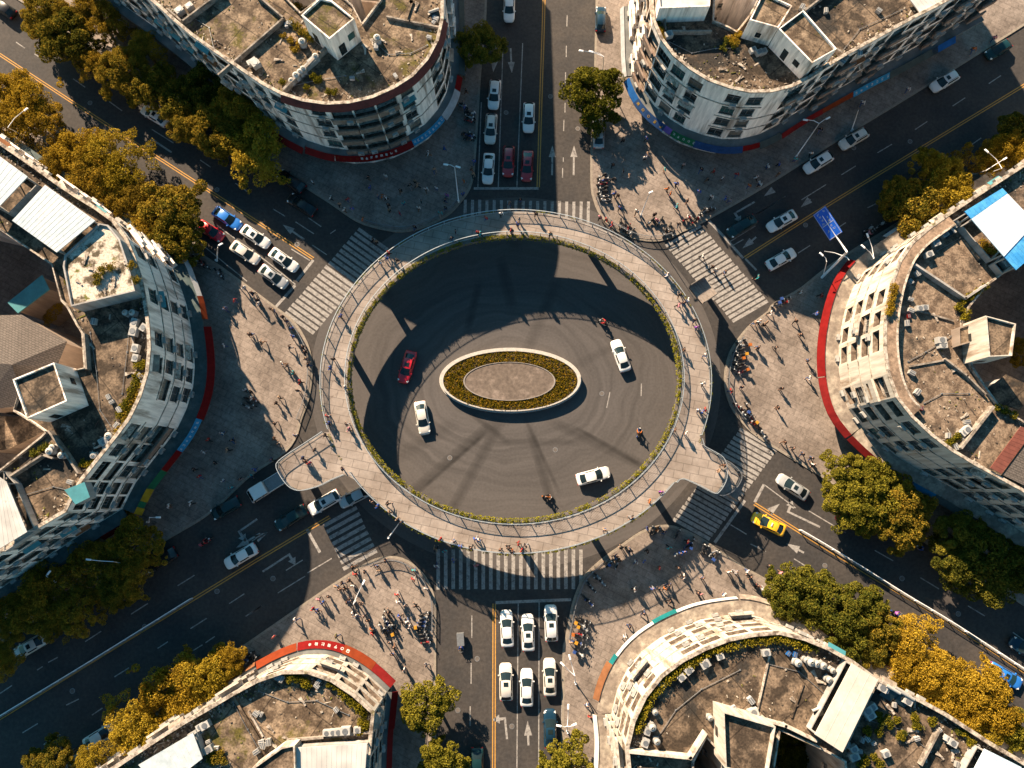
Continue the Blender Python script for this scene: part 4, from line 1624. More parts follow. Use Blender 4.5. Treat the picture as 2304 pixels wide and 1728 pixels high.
# west block
BLD['W'] = b_ = Building('grey white curved apartment block above a red, blue and yellow awning line', 17.0, 4,
    [dict(pts=[(-190, 190)] + RL('A1', (0, 885), (200, 1022), (420, 1180), (600, 1290), (720, 1382), (800, 1500), (838, 1610)), pat=['W', 'N', 'W', 'B'], signs=[(.6, 1, 'sign_grey', .8)]),
     dict(pts=RL('B1', (838, 52), (868, 130), (888, 220), (908, 330), (928, 480), (935, 600), (930, 700), (912, 810), (870, 930), (800, 1070), (700, 1200), (600, 1325), (508, 1442)),
          pat=['N', 'W', 'N', 'W', 'W', 'WWRW', 'N', 'RSWW', 'RSRW', 'WWRR', 'LSTT', 'LSTT', 'SLLT', 'LSLR', 'LSBR', 'LLSR'],
          signs=[(0, .10, 'sign_white', .8), (.10, .2, 'sign_orange', .9), (.24, .62, 'sign_red', 1.3), (.62, .79, 'sign_cyan', .9, 9), (.79, .9, 'sign_red', .9), (.9, 1, 'sign_green', 1.0)]),
     dict(pts=RL('B1', (508, 1442), (455, 1540), (410, 1630)), pat=['R'], signs=[(0, .45, 'sign_yellow', 1.1), (.45, .75, 'sign_green', 1.0), (.75, 1, 'sign_yellow')]),
     dict(pts=RL('C1', (410, 62), (170, 205), (0, 320)) + [(-220, 1390)], pat=['W', 'W', 'W', 'R', 'W'], signs=[(0, .2, 'sign_red', .8), (.3, .5, 'sign_dark'), (.6, .8, 'sign_brown')])],
    [(-500, 1350), (-500, 200)], holes=[RL('B1', (-600, -330), (-200, -240), (0, -120), (335, 108), (392, 330), (430, 372), (488, 480), (520, 530), (535, 742), (345, 785), (150, 830), (100, 1000), (230, 1085), (300, 1135), (268, 1168), (0, 1385), (-600, 1600))],
    roof='roof_dark', ledge=1.75, seed=23, ledge_mat='ledge_teal', wall='wall_white')
b_.block('upper_storey', RL('B1', (442, 358), (840, 262), (795, 90), (745, -60), (672, -150), (615, -160), (400, 40), (390, 110)), 18.7, roof='roof_rubble', parapet=.3, wall='wall_grey')
b_.block('stair_tower', RL('B1', (78, 812), (336, 706), (416, 946), (166, 1056)), 20.4, wins=[(0, .3, .3, 'G', .3, .7), (1, .6, 1.2, 'W', .4, .6), (2, .5, 1.2, 'W', .4, .6), (2, .8, .3, 'G', .3, .7), (3, .3, .8, 'W', .4, .6)], roof='roof_dark', wall='wall_white')
b_.sheet(RL('A1', (280, 1150), (592, 1372), (352, 1570), (75, 1372)), 19.3, 'sheet_bluegrey')
b_.sheet(RL('A1', (-60, 930), (172, 1098), (-20, 1300), (-200, 1170)), 19.3, 'sheet_bluegrey')
b_.sheet(RL('C1', (-60, -190), (40, -120), (168, 190), (-60, 330)), 19.0, 'sheet_white')
b_.lowwall(RL('B1', (520, 530), (535, 742)), 1.0)
b_.lowwall(RL('B1', (830, 395), (815, 520), (830, 600)), .35)
b_.lowwall(RL('B1', (300, 1135), (395, 1260), (480, 1390)), 1.0)
b_.lowwall(RL('B1', (10, 1445), (262, 1280), (320, 1300)), 1.0)
b_.lowwall(RL('B1', (20, 1460), (110, 1659)), .9)
b_.block('roof_hut', RL('B1', (400, 1500), (525, 1450), (560, 1545), (470, 1590)), 17.4, wall='wall_grey', roof='sheet_teal', parapet=0)
# east block
BLD['E'] = b_ = Building('sunlit white curved apartment block with a brown tiled ledge above a long red awning', 17.0, 4,
    [dict(pts=[(2500, 230)] + RL('A4', (1900, 868), (1659, 1022), (1330, 1234), (1180, 1334)), pat=['W', 'R', 'W', 'N'], signs=[(.6, 1, 'sign_grey', .8)]),
     dict(pts=RL('A4', (1180, 1334), (1075, 1408), (985, 1480)) + RL('B4', (905, 32), (850, 160), (815, 295), (795, 430), (788, 560), (798, 700), (830, 840), (888, 965), (960, 1045)),
          pat=['L', 'L', 'L', 'N', 'L', 'LLBL', 'L', 'N', 'LWLB', 'L', 'LBLL', 'N', 'WLWL', 'W', 'N'], signs=[(.2, .5, 'sign_red', 1.3), (.5, .75, 'sign_red', 1.35), (.75, 1, 'sign_darkred', 1.3)]),
     dict(pts=RL('B4', (960, 1045), (1130, 1200), (1300, 1312), (1480, 1412), (1659, 1512)) + [(2500, 1230)], pat=['W', 'W', 'N', 'W', 'R', 'W'], signs=[(0, .2, 'sign_darkred', 1.2), (.2, .36, 'sign_blue', 1.0), (.36, .5, 'sign_cyan', .9), (.5, .8, 'sign_dark')])],
    [(2800, 1200), (2800, 250)], holes=[RL('B4', (2300, -250), (1800, -10), (1562, 130), (1420, 232), (1312, 362), (1272, 450), (1292, 640), (1332, 742), (1402, 852), (1492, 975), (1700, 1112), (2300, 1400))],
    wall='wall_cream', roof='roof_worn', ledge=1.9, ledge_mat='ledge_brown', seed=31, capw=.3)
ln = offset_line(smooth_line(PP(b_.segs[1]['pts'], 17.0), 1.0), -.3 * b_.sg)
g = MB()
g.strip(at(ln, 17.0), at(offset_line(ln, -1.15 * b_.sg), 17.12))
g.strip(at(offset_line(ln, -1.15 * b_.sg), 17.12), at(offset_line(ln, -1.4 * b_.sg), 17.16), 1)
g.strip(at(offset_line(ln, -1.4 * b_.sg), 17.16), at(offset_line(ln, -1.4 * b_.sg), 16), 1)
g.build('tiled_ledge', ['ledge_tile', 'parapet_cap'], b_.root)
b_.block('stair_tower', RL('B4', (1420, 415), (1610, 465), (1585, 665), (1440, 670)), 20.8, wins=[(0, .4, .9, 'W', .5, .6), (1, .4, .9, 'W', .45, .6), (2, .4, .9, 'W', .45, .6), (3, .4, .9, 'W', .45, .6)], roof='roof_dark', wall='wall_cream')
b_.block('roof_hut', RL('B4', (1252, 488), (1415, 440), (1405, 560), (1260, 600)), 17.6, wall='wall_brown', roof='roof_brown', parapet=.2)
b_.sheet(RL('A4', (1290, 1315), (1525, 1170), (1556, 1203), (1330, 1361)), 19.42, 'sheet_blue')
b_.sheet(RL('A4', (1330, 1361), (1556, 1203), (1730, 1385), (1535, 1596)), 19.4, 'sheet_pale_blue', ribs=True)
b_.sheet(RL('A4', (1535, 1596), (1730, 1385), (1830, 1490), (1610, 1680)), 19.3, 'sheet_blue')
b_.lowwall(RL('B4', (985, 95), (1300, 305), (1420, 225)), .9, .25, 'wall_grey')
b_.lowwall(RL('B4', (960, 370), (1215, 445)), .25)
b_.lowwall(RL('B4', (950, 730), (1175, 690)), .2)
b_.lowwall(RL('B4', (1175, 685), (1310, 790), (1420, 900)), .6)
b_.lowwall(RL('B4', (1275, 1235), (1470, 985)), 1.0, .3)
b_.sheet(RL('B4', (1450, 1362), (1640, 1105), (1720, 1130), (1520, 1400)), 17.4, 'sheet_red', legs=False)
b_.sheet(RL('B4', (1525, 1405), (1725, 1135), (1900, 1230), (1720, 1500)), 17.2, 'tile_grey', legs=False)
# south-east block
BLD['SE'] = b_ = Building('sunlit cream curved apartment block with a hedge inside its parapet and a white roof sheet', 17.0, 4,
    [dict(pts=[(1412, 1900)] + RL('C3', (790, 1700), (772, 1532)), pat=['B', 'R', 'B', 'N'], signs=[(0, 1, 'sign_white', .8)]),
     dict(pts=RL('C3', (772, 1532), (800, 1400), (855, 1260), (950, 1120), (1070, 1015), (1200, 940), (1350, 872), (1500, 832), (1659, 815)) + RL('C4', (150, 812), (300, 850), (450, 912)),
          pat=['L', 'L', 'LLBL', 'N', 'L', 'L', 'L', 'LBLL', 'N', 'L', 'LLLB', 'N'], signs=[(.04, .17, 'sign_brown', 1.2), (.17, .22, 'sign_teal', .7), (.22, .43, 'sign_white', .35), (.43, .50, 'sign_teal', .6), (.50, .78, 'sign_white', .35), (.78, 1, 'ledge_brown', .9)]),
     dict(pts=RL('C4', (450, 912), (590, 990), (740, 1098), (960, 1205), (1200, 1335), (1420, 1482), (1659, 1622)) + [(2500, 1840)], pat=['W', 'B', 'W', 'N'], signs=[(0, .5, 'sign_brown')])],
    [(2400, 2200), (1450, 2200)], holes=[RL('C4', (135, 1420), (355, 1520), (530, 1610), (560, 1900), (60, 1900)), RL('C3', (1188, 1612), (1265, 1465), (1384, 1600), (1384, 1850), (1180, 1850))],
    wall='wall_cream', roof='roof_dark', ledge=1.9, ledge_mat='ledge_brown', seed=41)
b_.block('stair_tower', RL('C3', (1375, 1308), (1702, 1402), (1640, 1780), (1386, 1660)), 20.2, wall='wall_cream', roof='roof_dark', parapet=.7, wins=[(3, .5, .8, 'W', .5, .6)])
b_.sheet(RL('C4', (590, 1008), (752, 1110), (530, 1562), (358, 1450)), 19.0, 'sheet_cream', ribs=False)
b_.sheet(RL('C4', (1415, 1540), (1645, 1655), (1560, 1800), (1300, 1760)), 18.6, 'sheet_pale_blue')
b_.lowwall(RL('C3', (800, 1560), (1172, 1598), (1265, 1450)), 1.1, .35, 'wall_cream')
b_.lowwall(RL('C3', (1665, 960), (1590, 1290)), .25, .18, 'parapet_cap')
b_.lowwall(RL('C4', (285, 1140), (215, 1340)), .2, .2, 'roof_dark')
b_.lowwall(RL('C4', (750, 1120), (545, 1540)), 1.0)
b_.lowwall(RL('C4', (1135, 1430), (1025, 1640)), .8)
b_.lowwall(RL('C4', (0, 1350), (180, 1400), (365, 1490)), 1.0, .3, 'wall_cream')
# south-west block, one storey lower
BLD['SW'] = b_ = Building('low cream curved apartment block behind a red sign board with white roof sheets', 13.4, 3,
    [dict(pts=[(100, 1828)] + RL('C1', (720, 1645), (1060, 1420), (1300, 1280), (1450, 1190)), pat=['W', 'B', 'W'], signs=[(.6, 1, 'sign_brown', .7)]),
     dict(pts=RL('C1', (1450, 1190)) + RL('C2', (-20, 1164), (70, 1098), (170, 1064), (290, 1048), (400, 1062), (520, 1108), (630, 1178), (720, 1258), (778, 1312)),
          pat=['L', 'L', 'N', 'LLB', 'L', 'L', 'N', 'L'], lk=.55, signs=[(.0, .30, 'sign_orange', 1.5), (.30, .40, 'sign_red', 1.5), (.40, .64, 'sign_red', 1.5, 7), (.64, .82, 'sign_orange', 1.6), (.82, 1, 'sign_darkred', 1.5)]),
     dict(pts=RL('C2', (778, 1312), (768, 1420), (752, 1540), (745, 1659), (735, 1900)), pat=['W', 'R', 'W', 'N'], lk=.55, signs=[(0, .45, 'sign_red', 1.2), (.5, 1, 'sign_darkred', 1.0)])],
    [(780, 2200), (200, 2200)], wall='wall_cream', roof='roof_brown', ledge=1.2, seed=53, holes=[RL('C2', (120, 1640), (190, 1560), (260, 1720), (150, 1800))])
b_.sheet(RL('C2', (295, 1532), (735, 1506), (722, 1700), (300, 1700)), 14.6, 'sheet_white')
b_.sheet(RL('C1', (860, 1640), (1200, 1440), (1260, 1600), (1000, 1800)), 14.2, 'sheet_bluegrey')
b_.block('roof_hut', RL('C2', (20, 1659), (200, 1530), (285, 1520), (290, 1720), (40, 1720)), 15.2, wall='wall_cream', roof='roof_dark', parapet=.3)
b_.lowwall(RL('C2', (0, 1310), (90, 1470), (165, 1530)), .35, .22, 'parapet_cap')
b_.lowwall(RL('C2', (-110, 1200), (60, 1480)), .3, .3, 'roof_brown')
b_.lowwall(RL('C2', (240, 1490), (470, 1470), (740, 1440)), .5, .25)

BLD['NW'].pipes(RL('A2', (770, 250), (870, 340), (1010, 330), (1110, 280)), RL('A2', (250, 540), (420, 500), (600, 470)), RL('A1', (1120, 60), (1300, 170), (1330, 300)))
BLD['NE'].pipes(RL('A3', (1040, 260), (1180, 330), (1330, 300), (1420, 300)), RL('A4', (520, 330), (640, 180), (900, 60)))
BLD['W'].pipes(RL('B1', (560, 520), (600, 760), (620, 1000), (700, 1120)), RL('B1', (810, 420), (790, 640), (760, 900)), RL('B1', (60, 1560), (330, 1480), (420, 1500)))
BLD['E'].pipes(RL('B4', (940, 700), (1050, 640), (1180, 560), (1240, 520)), RL('B4', (1040, 960), (1150, 900), (1320, 900)), RL('A4', (1120, 1560), (1280, 1470), (1380, 1560)))
BLD['SE'].pipes(RL('C3', (960, 1480), (1080, 1300), (1240, 1170), (1480, 1050)), RL('C4', (60, 1010), (260, 1060), (420, 1200)), RL('C4', (680, 1360), (900, 1420), (1080, 1560)))
BLD['SW'].pipes(RL('C2', (60, 1180), (240, 1250), (420, 1240), (620, 1330)), RL('C1', (1450, 1250), (1540, 1420), (1620, 1560)))
# ------------------------------------------------------------------ cars (x forwards, y left, z up, origin on the road under the middle)
for nm, c, mt in (('white', (0.58, 0.58, 0.57), 0), ('pearl', (0.50, 0.475, 0.43), 0), ('silver', (0.36, 0.37, 0.37), .3), ('black', (0.012, 0.013, 0.015), 0), ('red', (0.50, 0.012, 0.022), 0), ('darkred', (0.26, 0.012, 0.018), 0), ('blue', (0.02, 0.15, 0.50), 0),
                 ('navy', (0.006, 0.026, 0.05), 0), ('teal', (0.006, 0.026, 0.03), 0), ('yellow', (0.78, 0.42, 0.015), 0), ('bronze', (0.20, 0.14, 0.10), .3)):
    mat('car_' + nm, c, 0.32, 0.05, 2.0, metal=mt, coat=(.25 if max(c) < .1 else .6), spec=(.25 if max(c) < .1 else .45), world=False)
mat('car_glass', (0.010, 0.018, 0.020), 0.08, 0.1, 2.0, spec=.45, world=False)
mat('lamp_clear', (0.62, 0.63, 0.62), 0.15, 0.05, 3.0, spec=.6, world=False)
mat('lamp_red', (0.40, 0.012, 0.012), 0.25, 0.1, 3.0, spec=.5, world=False)
mat('alloy', (0.40, 0.41, 0.42), 0.35, 0.1, 4.0, metal=.8, world=False)


def car_meshes(kind):
    if kind == 'sedan':
        L_, W_, st = 4.75, 1.84, [(-2.37, .70, .62, .55), (-2.33, .80, .84, .45), (-2.2, .875, .97, .36), (-1.9, .915, 1.02, .28), (-1.2, .92, 1.01, .25), (0, .92, .98, .24), (.9, .92, .965, .24), (1.45, .905, .92, .26), (1.85, .87, .85, .3), (2.12, .79, .77, .36), (2.28, .67, .68, .42), (2.37, .50, .58, .46)]
        wb, wt, rm, rt, rb = (1.12, .97, .79), (.20, 1.40, .625), (-.45, 1.46, .645), (-1.08, 1.41, .615), (-1.82, 1.04, .72)
    elif kind == 'suv':
        L_, W_, st = 4.65, 1.88, [(-2.32, .76, .66, .5), (-2.29, .86, .95, .42), (-2.15, .92, 1.06, .36), (-1.8, .94, 1.09, .3), (-1.2, .94, 1.08, .28), (0, .94, 1.06, .27), (.9, .94, 1.05, .27), (1.45, .925, 1.02, .28), (1.85, .89, .96, .32), (2.1, .81, .88, .38), (2.25, .69, .76, .44), (2.33, .52, .62, .5)]
        wb, wt, rm, rt, rb = (1.16, 1.06, .82), (.28, 1.56, .66), (-.6, 1.63, .68), (-1.65, 1.58, .65), (-2.12, 1.12, .76)
    else:   # hatchback
        L_, W_, st = 4.2, 1.78, [(-2.1, .74, .64, .5), (-2.06, .84, .9, .42), (-1.95, .88, 1.0, .34), (-1.6, .89, 1.02, .28), (-1.0, .89, 1.01, .26), (0, .89, .98, .25), (.8, .89, .965, .25), (1.3, .88, .92, .27), (1.72, .85, .84, .3), (1.95, .77, .75, .36), (2.06, .64, .62, .42), (2.1, .5, .53, .46)]
        wb, wt, rm, rt, rb = (1.04, .97, .77), (.20, 1.43, .62), (-.45, 1.48, .635), (-1.35, 1.42, .60), (-1.86, 1.05, .70)
    g = MB()
    rings = []
    for x, hw, zt, zb in st:
        cr = .045 * hw / .9
        pts = [(0, zt + cr), (hw * .55, zt + cr * .75), (hw * .84, zt + .005), (hw * .965, zt - .07), (hw, zt - .2 if zt > .7 else zt - .08), (hw * 1.0, (zt + zb) / 2), (hw * .97, zb + .06), (hw * .86, zb), (0, zb)]
        ring = [(x, y, z) for y, z in pts] + [(x, -y, z) for y, z in reversed(pts[1:-1])]
        rings.append(ring)
    for a, b_ in zip(rings, rings[1:]):
        n = len(a)
        for i in range(n):
            j = (i + 1) % n
            g.face([a[i], b_[i], b_[j], a[j]])
    g.face(rings[0])
    g.face(list(reversed(rings[-1])))
    ys = (-1, -.6, 0, .6, 1)

    def row(st_, bow, crown):
        x, z, hw = st_
        return [Vector((x + bow * (1 - y * y), y * hw, z + crown * (1 - y * y))) for y in ys]
    rows = [row(wb, .16, .03), row(wt, .10, .05), row(rm, 0, .055), row(rt, -.05, .05), row(rb, -.12, .03)]
    for a, b_ in zip(rows, rows[1:]):
        for i in range(4):
            g.face([a[i], a[i + 1], b_[i + 1], b_[i]])
    sink = Vector((0, 0, -.14))
    side = []
    for s, e in ((1, 4), (-1, 0)):
        top = [r_[e] for r_ in rows]
        bw = wb[2] + .03
        mid = Vector((-.4, s * (bw + .05), st[5][2] - .02))
        low = [rows[0][e], Vector((wt[0] + .15, s * (bw + .04), wb[1] - .01)), mid, Vector((rt[0] - .05, s * (bw + .02), rb[1] - .02)), rows[4][e]]
        for i in range(4):
            q = [low[i], low[i + 1], top[i + 1], top[i]]
            if (q[0] - q[1]).length > 1e-5:
                g.face(q if s > 0 else q[::-1])
        side.append((low, top, s))
    for i in range(4):
        g.face([rows[0][i] + sink, rows[0][i + 1] + sink, rows[0][i + 1], rows[0][i]])
        g.face([rows[4][i] + sink, rows[4][i], rows[4][i + 1], rows[4][i + 1] + sink])
    for s in (-1, 1):       # wheel arches, dark
        for wx in (L_ * .30, -L_ * .30):
            g.face([(wx + .40 * math.cos(t), s * (W_ / 2 + .006), .33 + .40 * math.sin(t)) for t in [math.pi * k / 8 for k in range(9)]], 1)
    bm = bmesh.new()
    me = g.mesh('car_body_' + kind, ['car_white', 'black'])
    bm.from_mesh(me)
    bmesh.ops.remove_doubles(bm, verts=bm.verts, dist=.004)
    bmesh.ops.recalc_face_normals(bm, faces=bm.faces)
    bm.to_mesh(me)
    bm.free()
    for p in me.polygons:
        p.use_smooth = True
    me.set_sharp_from_angle(angle=math.radians(42))

    def pane(a, b_, sh, up=.012):
        cen = sum(a + b_, Vector()) / (len(a) + len(b_))
        nr = (a[-1] - a[0]).cross(b_[0] - a[0]).normalized()
        if nr.dot(cen - Vector((-.3, 0, .6))) < 0:
            nr = -nr
        A_ = [cen + (p - cen) * sh + nr * up for p in a]
        B_ = [cen + (p - cen) * sh + nr * up for p in b_]
        m_ = MB()
        m_.strip(A_, B_)
        return m_
    parts = [('windshield', pane(rows[0], rows[1], .95), 'car_glass'), ('rear_window', pane(rows[3], rows[4], .93), 'car_glass')]
    for low, top, s in side:
        parts.append(('side_window', pane([p.lerp(t, .32) for p, t in zip(low[1:4], top[1:4])], [p.lerp(t, .90) for p, t in zip(low[1:4], top[1:4])], .97, .014), 'car_glass'))
    hx = st[-3][0]
    for s in (-1, 1):
        m_ = MB()
        m_.box((st[-4][0] + .1, s * st[-4][1] * .80, st[-4][2] - .085), (.34, .30, .15), -s * .35, 0, .75)
        parts.append(('headlight', m_, 'lamp_clear'))
        m_ = MB()
        m_.box((st[1][0] + .04, s * st[1][1] * .74, st[1][2] - .06), (.16, .40, .17), s * .18, 0, .8)
        parts.append(('tail_light', m_, 'lamp_red'))
        m_ = MB()
        m_.box((wb[0] - .28, s * (W_ / 2 + .06), wb[1] + .07), (.14, .24, .15), s * .15, 0, .8)
        parts.append(('wing_mirror', m_, None))
    out = [(n, m_.mesh(n, [mt or 'car_white']), mt is None) for n, m_, mt in parts]
    sr = MB()
    z = rm[1] + .058
    sr.face([(wt[0] - .16, -.33, z - .02), (wt[0] - .16, .33, z - .02), (wt[0] - .70, .33, z + .012), (wt[0] - .70, -.33, z + .012)])
    sr_m = sr.mesh('sunroof', ['car_glass'])
    ra = MB()
    for s in (-1, 1):
        ra.tube([(wt[0] - .15, s * .60, z - .02), (rm[0], s * .62, z + .05), (rt[0] + .1, s * .57, z)], .028, 5)
    return dict(body=me, parts=out, sunroof=sr_m, rails=ra.mesh('roof_rail', ['car_glass']), wheels=[(L_ * .30, W_ / 2 - .12), (L_ * .30, -W_ / 2 + .12), (-L_ * .30, W_ / 2 - .12), (-L_ * .30, -W_ / 2 + .12)])


CARS = {k: car_meshes(k) for k in ('sedan', 'suv', 'hatch')}
g = MB()
g.tube([(0, -.11, .33), (0, .11, .33)], .33, 18)
TYRE = g.mesh('tyre', ['rubber'])
g = MB()
g.tube([(0, -.117, .33), (0, .117, .33)], .20, 12)
RIM = g.mesh('rim', ['alloy'])


def make_car(kind, paint, sunroof, rails):
    c = CARS[kind]
    root = empty('parked_car', (0, 0, 0))
    b_ = link('body', c['body'], root)
    b_.material_slots[0].link = 'OBJECT'
    b_.material_slots[0].material = MATS['car_' + paint]
    for n, me, painted in c['parts']:
        o = link(n, me, root)
        if painted:
            o.material_slots[0].link = 'OBJECT'
            o.material_slots[0].material = MATS['car_' + paint]
    if sunroof:
        link('sunroof', c['sunroof'], root)
    if rails:
        link('roof_rail', c['rails'], root)
    for x, y in c['wheels']:
        t = link('wheel', TYRE, root, (x, y, 0))
        link('rim', RIM, t)
    return root


# (region, x, y, image heading of the bonnet, body, paint, sunroof, rails, label, group)
Q1, Q2, Q3, Q4, Q5, Q6, Q7 = ('cars queuing on the north street', 'cars queuing on the north-west street', 'cars on the north-east street', 'cars on the south-east street', 'cars on the south-west street',
                              'cars queuing on the south street', 'cars circling the roundabout')
CARLIST = [
    ('A2', 1620, 50, (-.02, 1), 'sedan', 'white', 0, 0, 'white saloon farthest up the north street queue, cut by the photo edge', Q1),
    ('A2', 1527, 592, (-.09, 1), 'suv', 'white', 1, 0, 'white car with dark sunroof behind two others by the west kerb of the north street', Q1),
    ('A2', 1505, 805, (-.07, 1), 'suv', 'pearl', 1, 1, 'white car with large roof opening, second from the stop line beside the west kerb', Q1),
    ('A2', 1490, 1050, (-.07, 1), 'sedan', 'white', 0, 0, 'white saloon first at the north street stop line beside the west kerb', Q1),
    ('A3', 38, 1008, (-.04, 1), 'suv', 'darkred', 1, 1, 'red car with pale roof in the middle lane at the north street stop line', Q1),
    ('A3', 165, 735, (-.03, 1), 'suv', 'white', 1, 0, 'white car alone in the lane beside the yellow line of the north street', Q1),
    ('A3', 155, 1035, (-.06, 1), 'sedan', 'darkred', 1, 0, 'dark red saloon with black roof beside the yellow line at the north stop line', Q1),
    ('A3', 598, 835, (.0, -1), 'sedan', 'silver', 0, 0, 'silver saloon parked on the kerb below the tree of the north street', None),
    ('A3', 612, 125, (.02, -1), 'hatch', 'navy', 0, 0, 'dark car with red tail lamps parked on the north street pavement', None),
    ('A1', 1415, 1360, (1, .66), 'sedan', 'blue', 0, 0, 'bright blue saloon at the tail of the north-west queue', Q2),
    ('A1', 1313, 1440, (1, .62), 'hatch', 'red', 0, 0, 'red hatchback at the tail of the north-west queue beside the tree', Q2),
    ('A1', 1592, 1475, (1, .66), 'sedan', 'white', 1, 0, 'white saloon directly ahead of the blue car in the north-west queue', Q2),
    ('A1', 1528, 1575, (1, .64), 'sedan', 'pearl', 0, 0, 'white saloon ahead of the red hatchback in the north-west queue', Q2),
    ('B2', 220, 72, (1, .70), 'sedan', 'white', 1, 0, 'white saloon at the head of the north-west queue beside the yellow line', Q2),
    ('B2', 155, 175, (1, .70), 'sedan', 'silver', 1, 0, 'silver bronze saloon at the head of the north-west queue beside the west plaza', Q2),
    ('A2', 330, 1275, (-1, -.62), 'sedan', 'black', 0, 0, 'black saloon leaving along the north-west street, nearer the crossing', None),
    ('A2', 265, 1130, (-1, -.66), 'suv', 'black', 1, 0, 'black car half under the orange tree on the north-west street', None),
    ('A1', 965, 722, (-1, -.62), 'sedan', 'white', 1, 0, 'white car mostly hidden by the dark trees of the north-west street', None),
    ('A1', 20, 52, (-1, -.64), 'suv', 'black', 0, 0, 'dark car cut by the top corner of the north-west street', None),
    ('A4', 1160, 510, (-1, .60), 'suv', 'white', 1, 1, 'white car farthest up the north-east street along the kerb, sunroof showing', Q3),
    ('A4', 595, 868, (-1, .58), 'suv', 'pearl', 1, 1, 'middle white car of the three by the kerb of the north-east street, beside a pole', Q3),
    ('A4', 375, 1015, (-1, .60), 'suv', 'white', 1, 0, 'white car nearest the plaza of the three by the kerb of the north-east street', Q3),
    ('A4', 150, 1378, (-1, .56), 'sedan', 'white', 1, 0, 'white saloon beside the yellow line heading to the north-east stop line', Q3),
    ('A3', 1487, 1410, (-1, .60), 'sedan', 'teal', 0, 0, 'black green saloon waiting at the north-east stop line', Q3),
    ('A4', 147, 1613, (1, -.56), 'sedan', 'white', 0, 0, 'white saloon leaving by the north-east street below the blue sign', Q3),
    ('A4', 1495, 312, (-1, .60), 'hatch', 'teal', 0, 0, 'dark teal hatchback parked by the kerb high on the north-east street', None),
    ('B4', 217, 1480, (-1, -.66), 'sedan', 'silver', 1, 0, 'silver saloon with reflecting glass waiting on the south-east street', Q4),
    ('C4', 68, 140, (-1, -.48), 'sedan', 'yellow', 0, 0, 'yellow taxi at the stop line beside the double yellow line', Q4),
    ('C4', 592, 132, (-1, -.50), 'sedan', 'red', 0, 0, 'red saloon half under the yellow green tree on the south-east street', Q4),
    ('C4', 1540, 1085, (1, .58), 'sedan', 'blue', 1, 0, 'blue car half under the golden trees on the south-east street', Q4),
    ('C4', 1672, 925, (-1, -.6), 'sedan', 'navy', 0, 0, 'dark car cut by the eastern photo edge on the south-east street', Q4),
    ('B2', 470, 1578, (-1, .58), 'suv', 'white', 1, 1, 'white car with glass roof below the south-west arm of the ring footbridge', Q5),
    ('B2', 662, 1540, (-1, .50), 'sedan', 'silver', 0, 0, 'pale saloon half hidden under the ring footbridge near its south-west arm', Q5),
    ('C2', 262, 102, (-1, .62), 'sedan', 'teal', 0, 0, 'dark green saloon beside the yellow line leaving by the south-west street', Q5),
    ('B1', 1405, 1612, (-1, .55), 'hatch', 'teal', 0, 0, 'black teal car by the kerb of the west plaza on the south-west street', Q5),
    ('C1', 1500, 342, (-1, .58), 'sedan', 'white', 0, 0, 'white saloon alone beside the yellow line of the south-west street', Q5),
    ('C1', 1003, 365, (-1, .58), 'suv', 'black', 1, 0, 'black car half under the dark trees of the south-west street', Q5),
    ('C1', 190, 902, (-1, .58), 'sedan', 'pearl', 1, 0, 'white saloon below the dark trees at the western end of the south-west street', Q5),
    ('C1', 632, 1455, (1, -.62), 'sedan', 'white', 0, 0, 'white saloon by the kerb near the golden trees of the south-west street', Q5),
    ('C2', 1605, 790, (-.04, -1), 'sedan', 'white', 0, 0, 'white saloon first at the south stop line beside the yellow line', Q6),
    ('C3', 160, 815, (-.03, -1), 'sedan', 'white', 1, 0, 'white saloon in the middle lane of the first south street row', Q6),
    ('C3', 303, 755, (-.03, -1), 'suv', 'white', 1, 0, 'white car foremost in the kerb lane of the south street', Q6),
    ('C3', 23, 1120, (-.02, -1), 'suv', 'pearl', 1, 0, 'white car in the second south street row beside the yellow line', Q6),
    ('C3', 152, 1157, (0, -1), 'sedan', 'white', 0, 0, 'white saloon in the middle lane of the second south street row', Q6),
    ('C3', 295, 1092, (-.02, -1), 'sedan', 'pearl', 1, 0, 'white saloon in the kerb lane of the second south street row', Q6),
    ('C3', 298, 1410, (-.02, -1), 'sedan', 'navy', 1, 0, 'dark blue saloon third in the kerb lane of the south street', Q6),
    ('C2', 1420, 1650, (0, 1), 'sedan', 'teal', 0, 0, 'teal car leaving by the south street, cut by the photo edge', None),
    ('B2', 985, 736, (-.3, 1), 'sedan', 'red', 1, 0, 'red saloon in the shade on the western side of the roundabout', Q7),
    ('B2', 1080, 1052, (.17, 1), 'sedan', 'pearl', 0, 0, 'white saloon on the sunlit south-western part of the roundabout', Q7),
    ('B3', 735, 665, (-.36, -1), 'sedan', 'white', 0, 0, 'white saloon on the eastern side of the roundabout beside the island', Q7),
    ('B3', 566, 1412, (1, -.27), 'sedan', 'white', 0, 0, 'white saloon on the southern part of the roundabout near the motorcycles', Q7),
]
protos = {}
for reg, x, y, hd, kind, paint, sr, ra, lab, grp in CARLIST:
    px = R(reg, x, y)
    p = P(*px, .6)
    key = (kind, paint, sr, ra)
    if key not in protos:
        o = protos[key] = make_car(*key)
    else:
        o = copy_tree(protos[key])
    o.name = 'car'
    o.location = (p.x, p.y, 0.01 if not (kind == 'hatch' and paint == 'navy') and 'silver saloon parked' not in lab else .16)
    o.rotation_euler = (0, 0, angle_of(px, hd))
    o.scale = (1.045, .97, 1.0)
    tag(o, lab, 'taxi' if 'taxi' in lab else 'car', grp)
    if 'taxi' in lab:
        o.name = 'taxi'
        g = MB()
        g.box((-.2, 0, 1.56), (.16, .62, .13), 0, 0, .8)
        link('roof_sign', g.mesh('roof_sign', ['sign_white']), o)

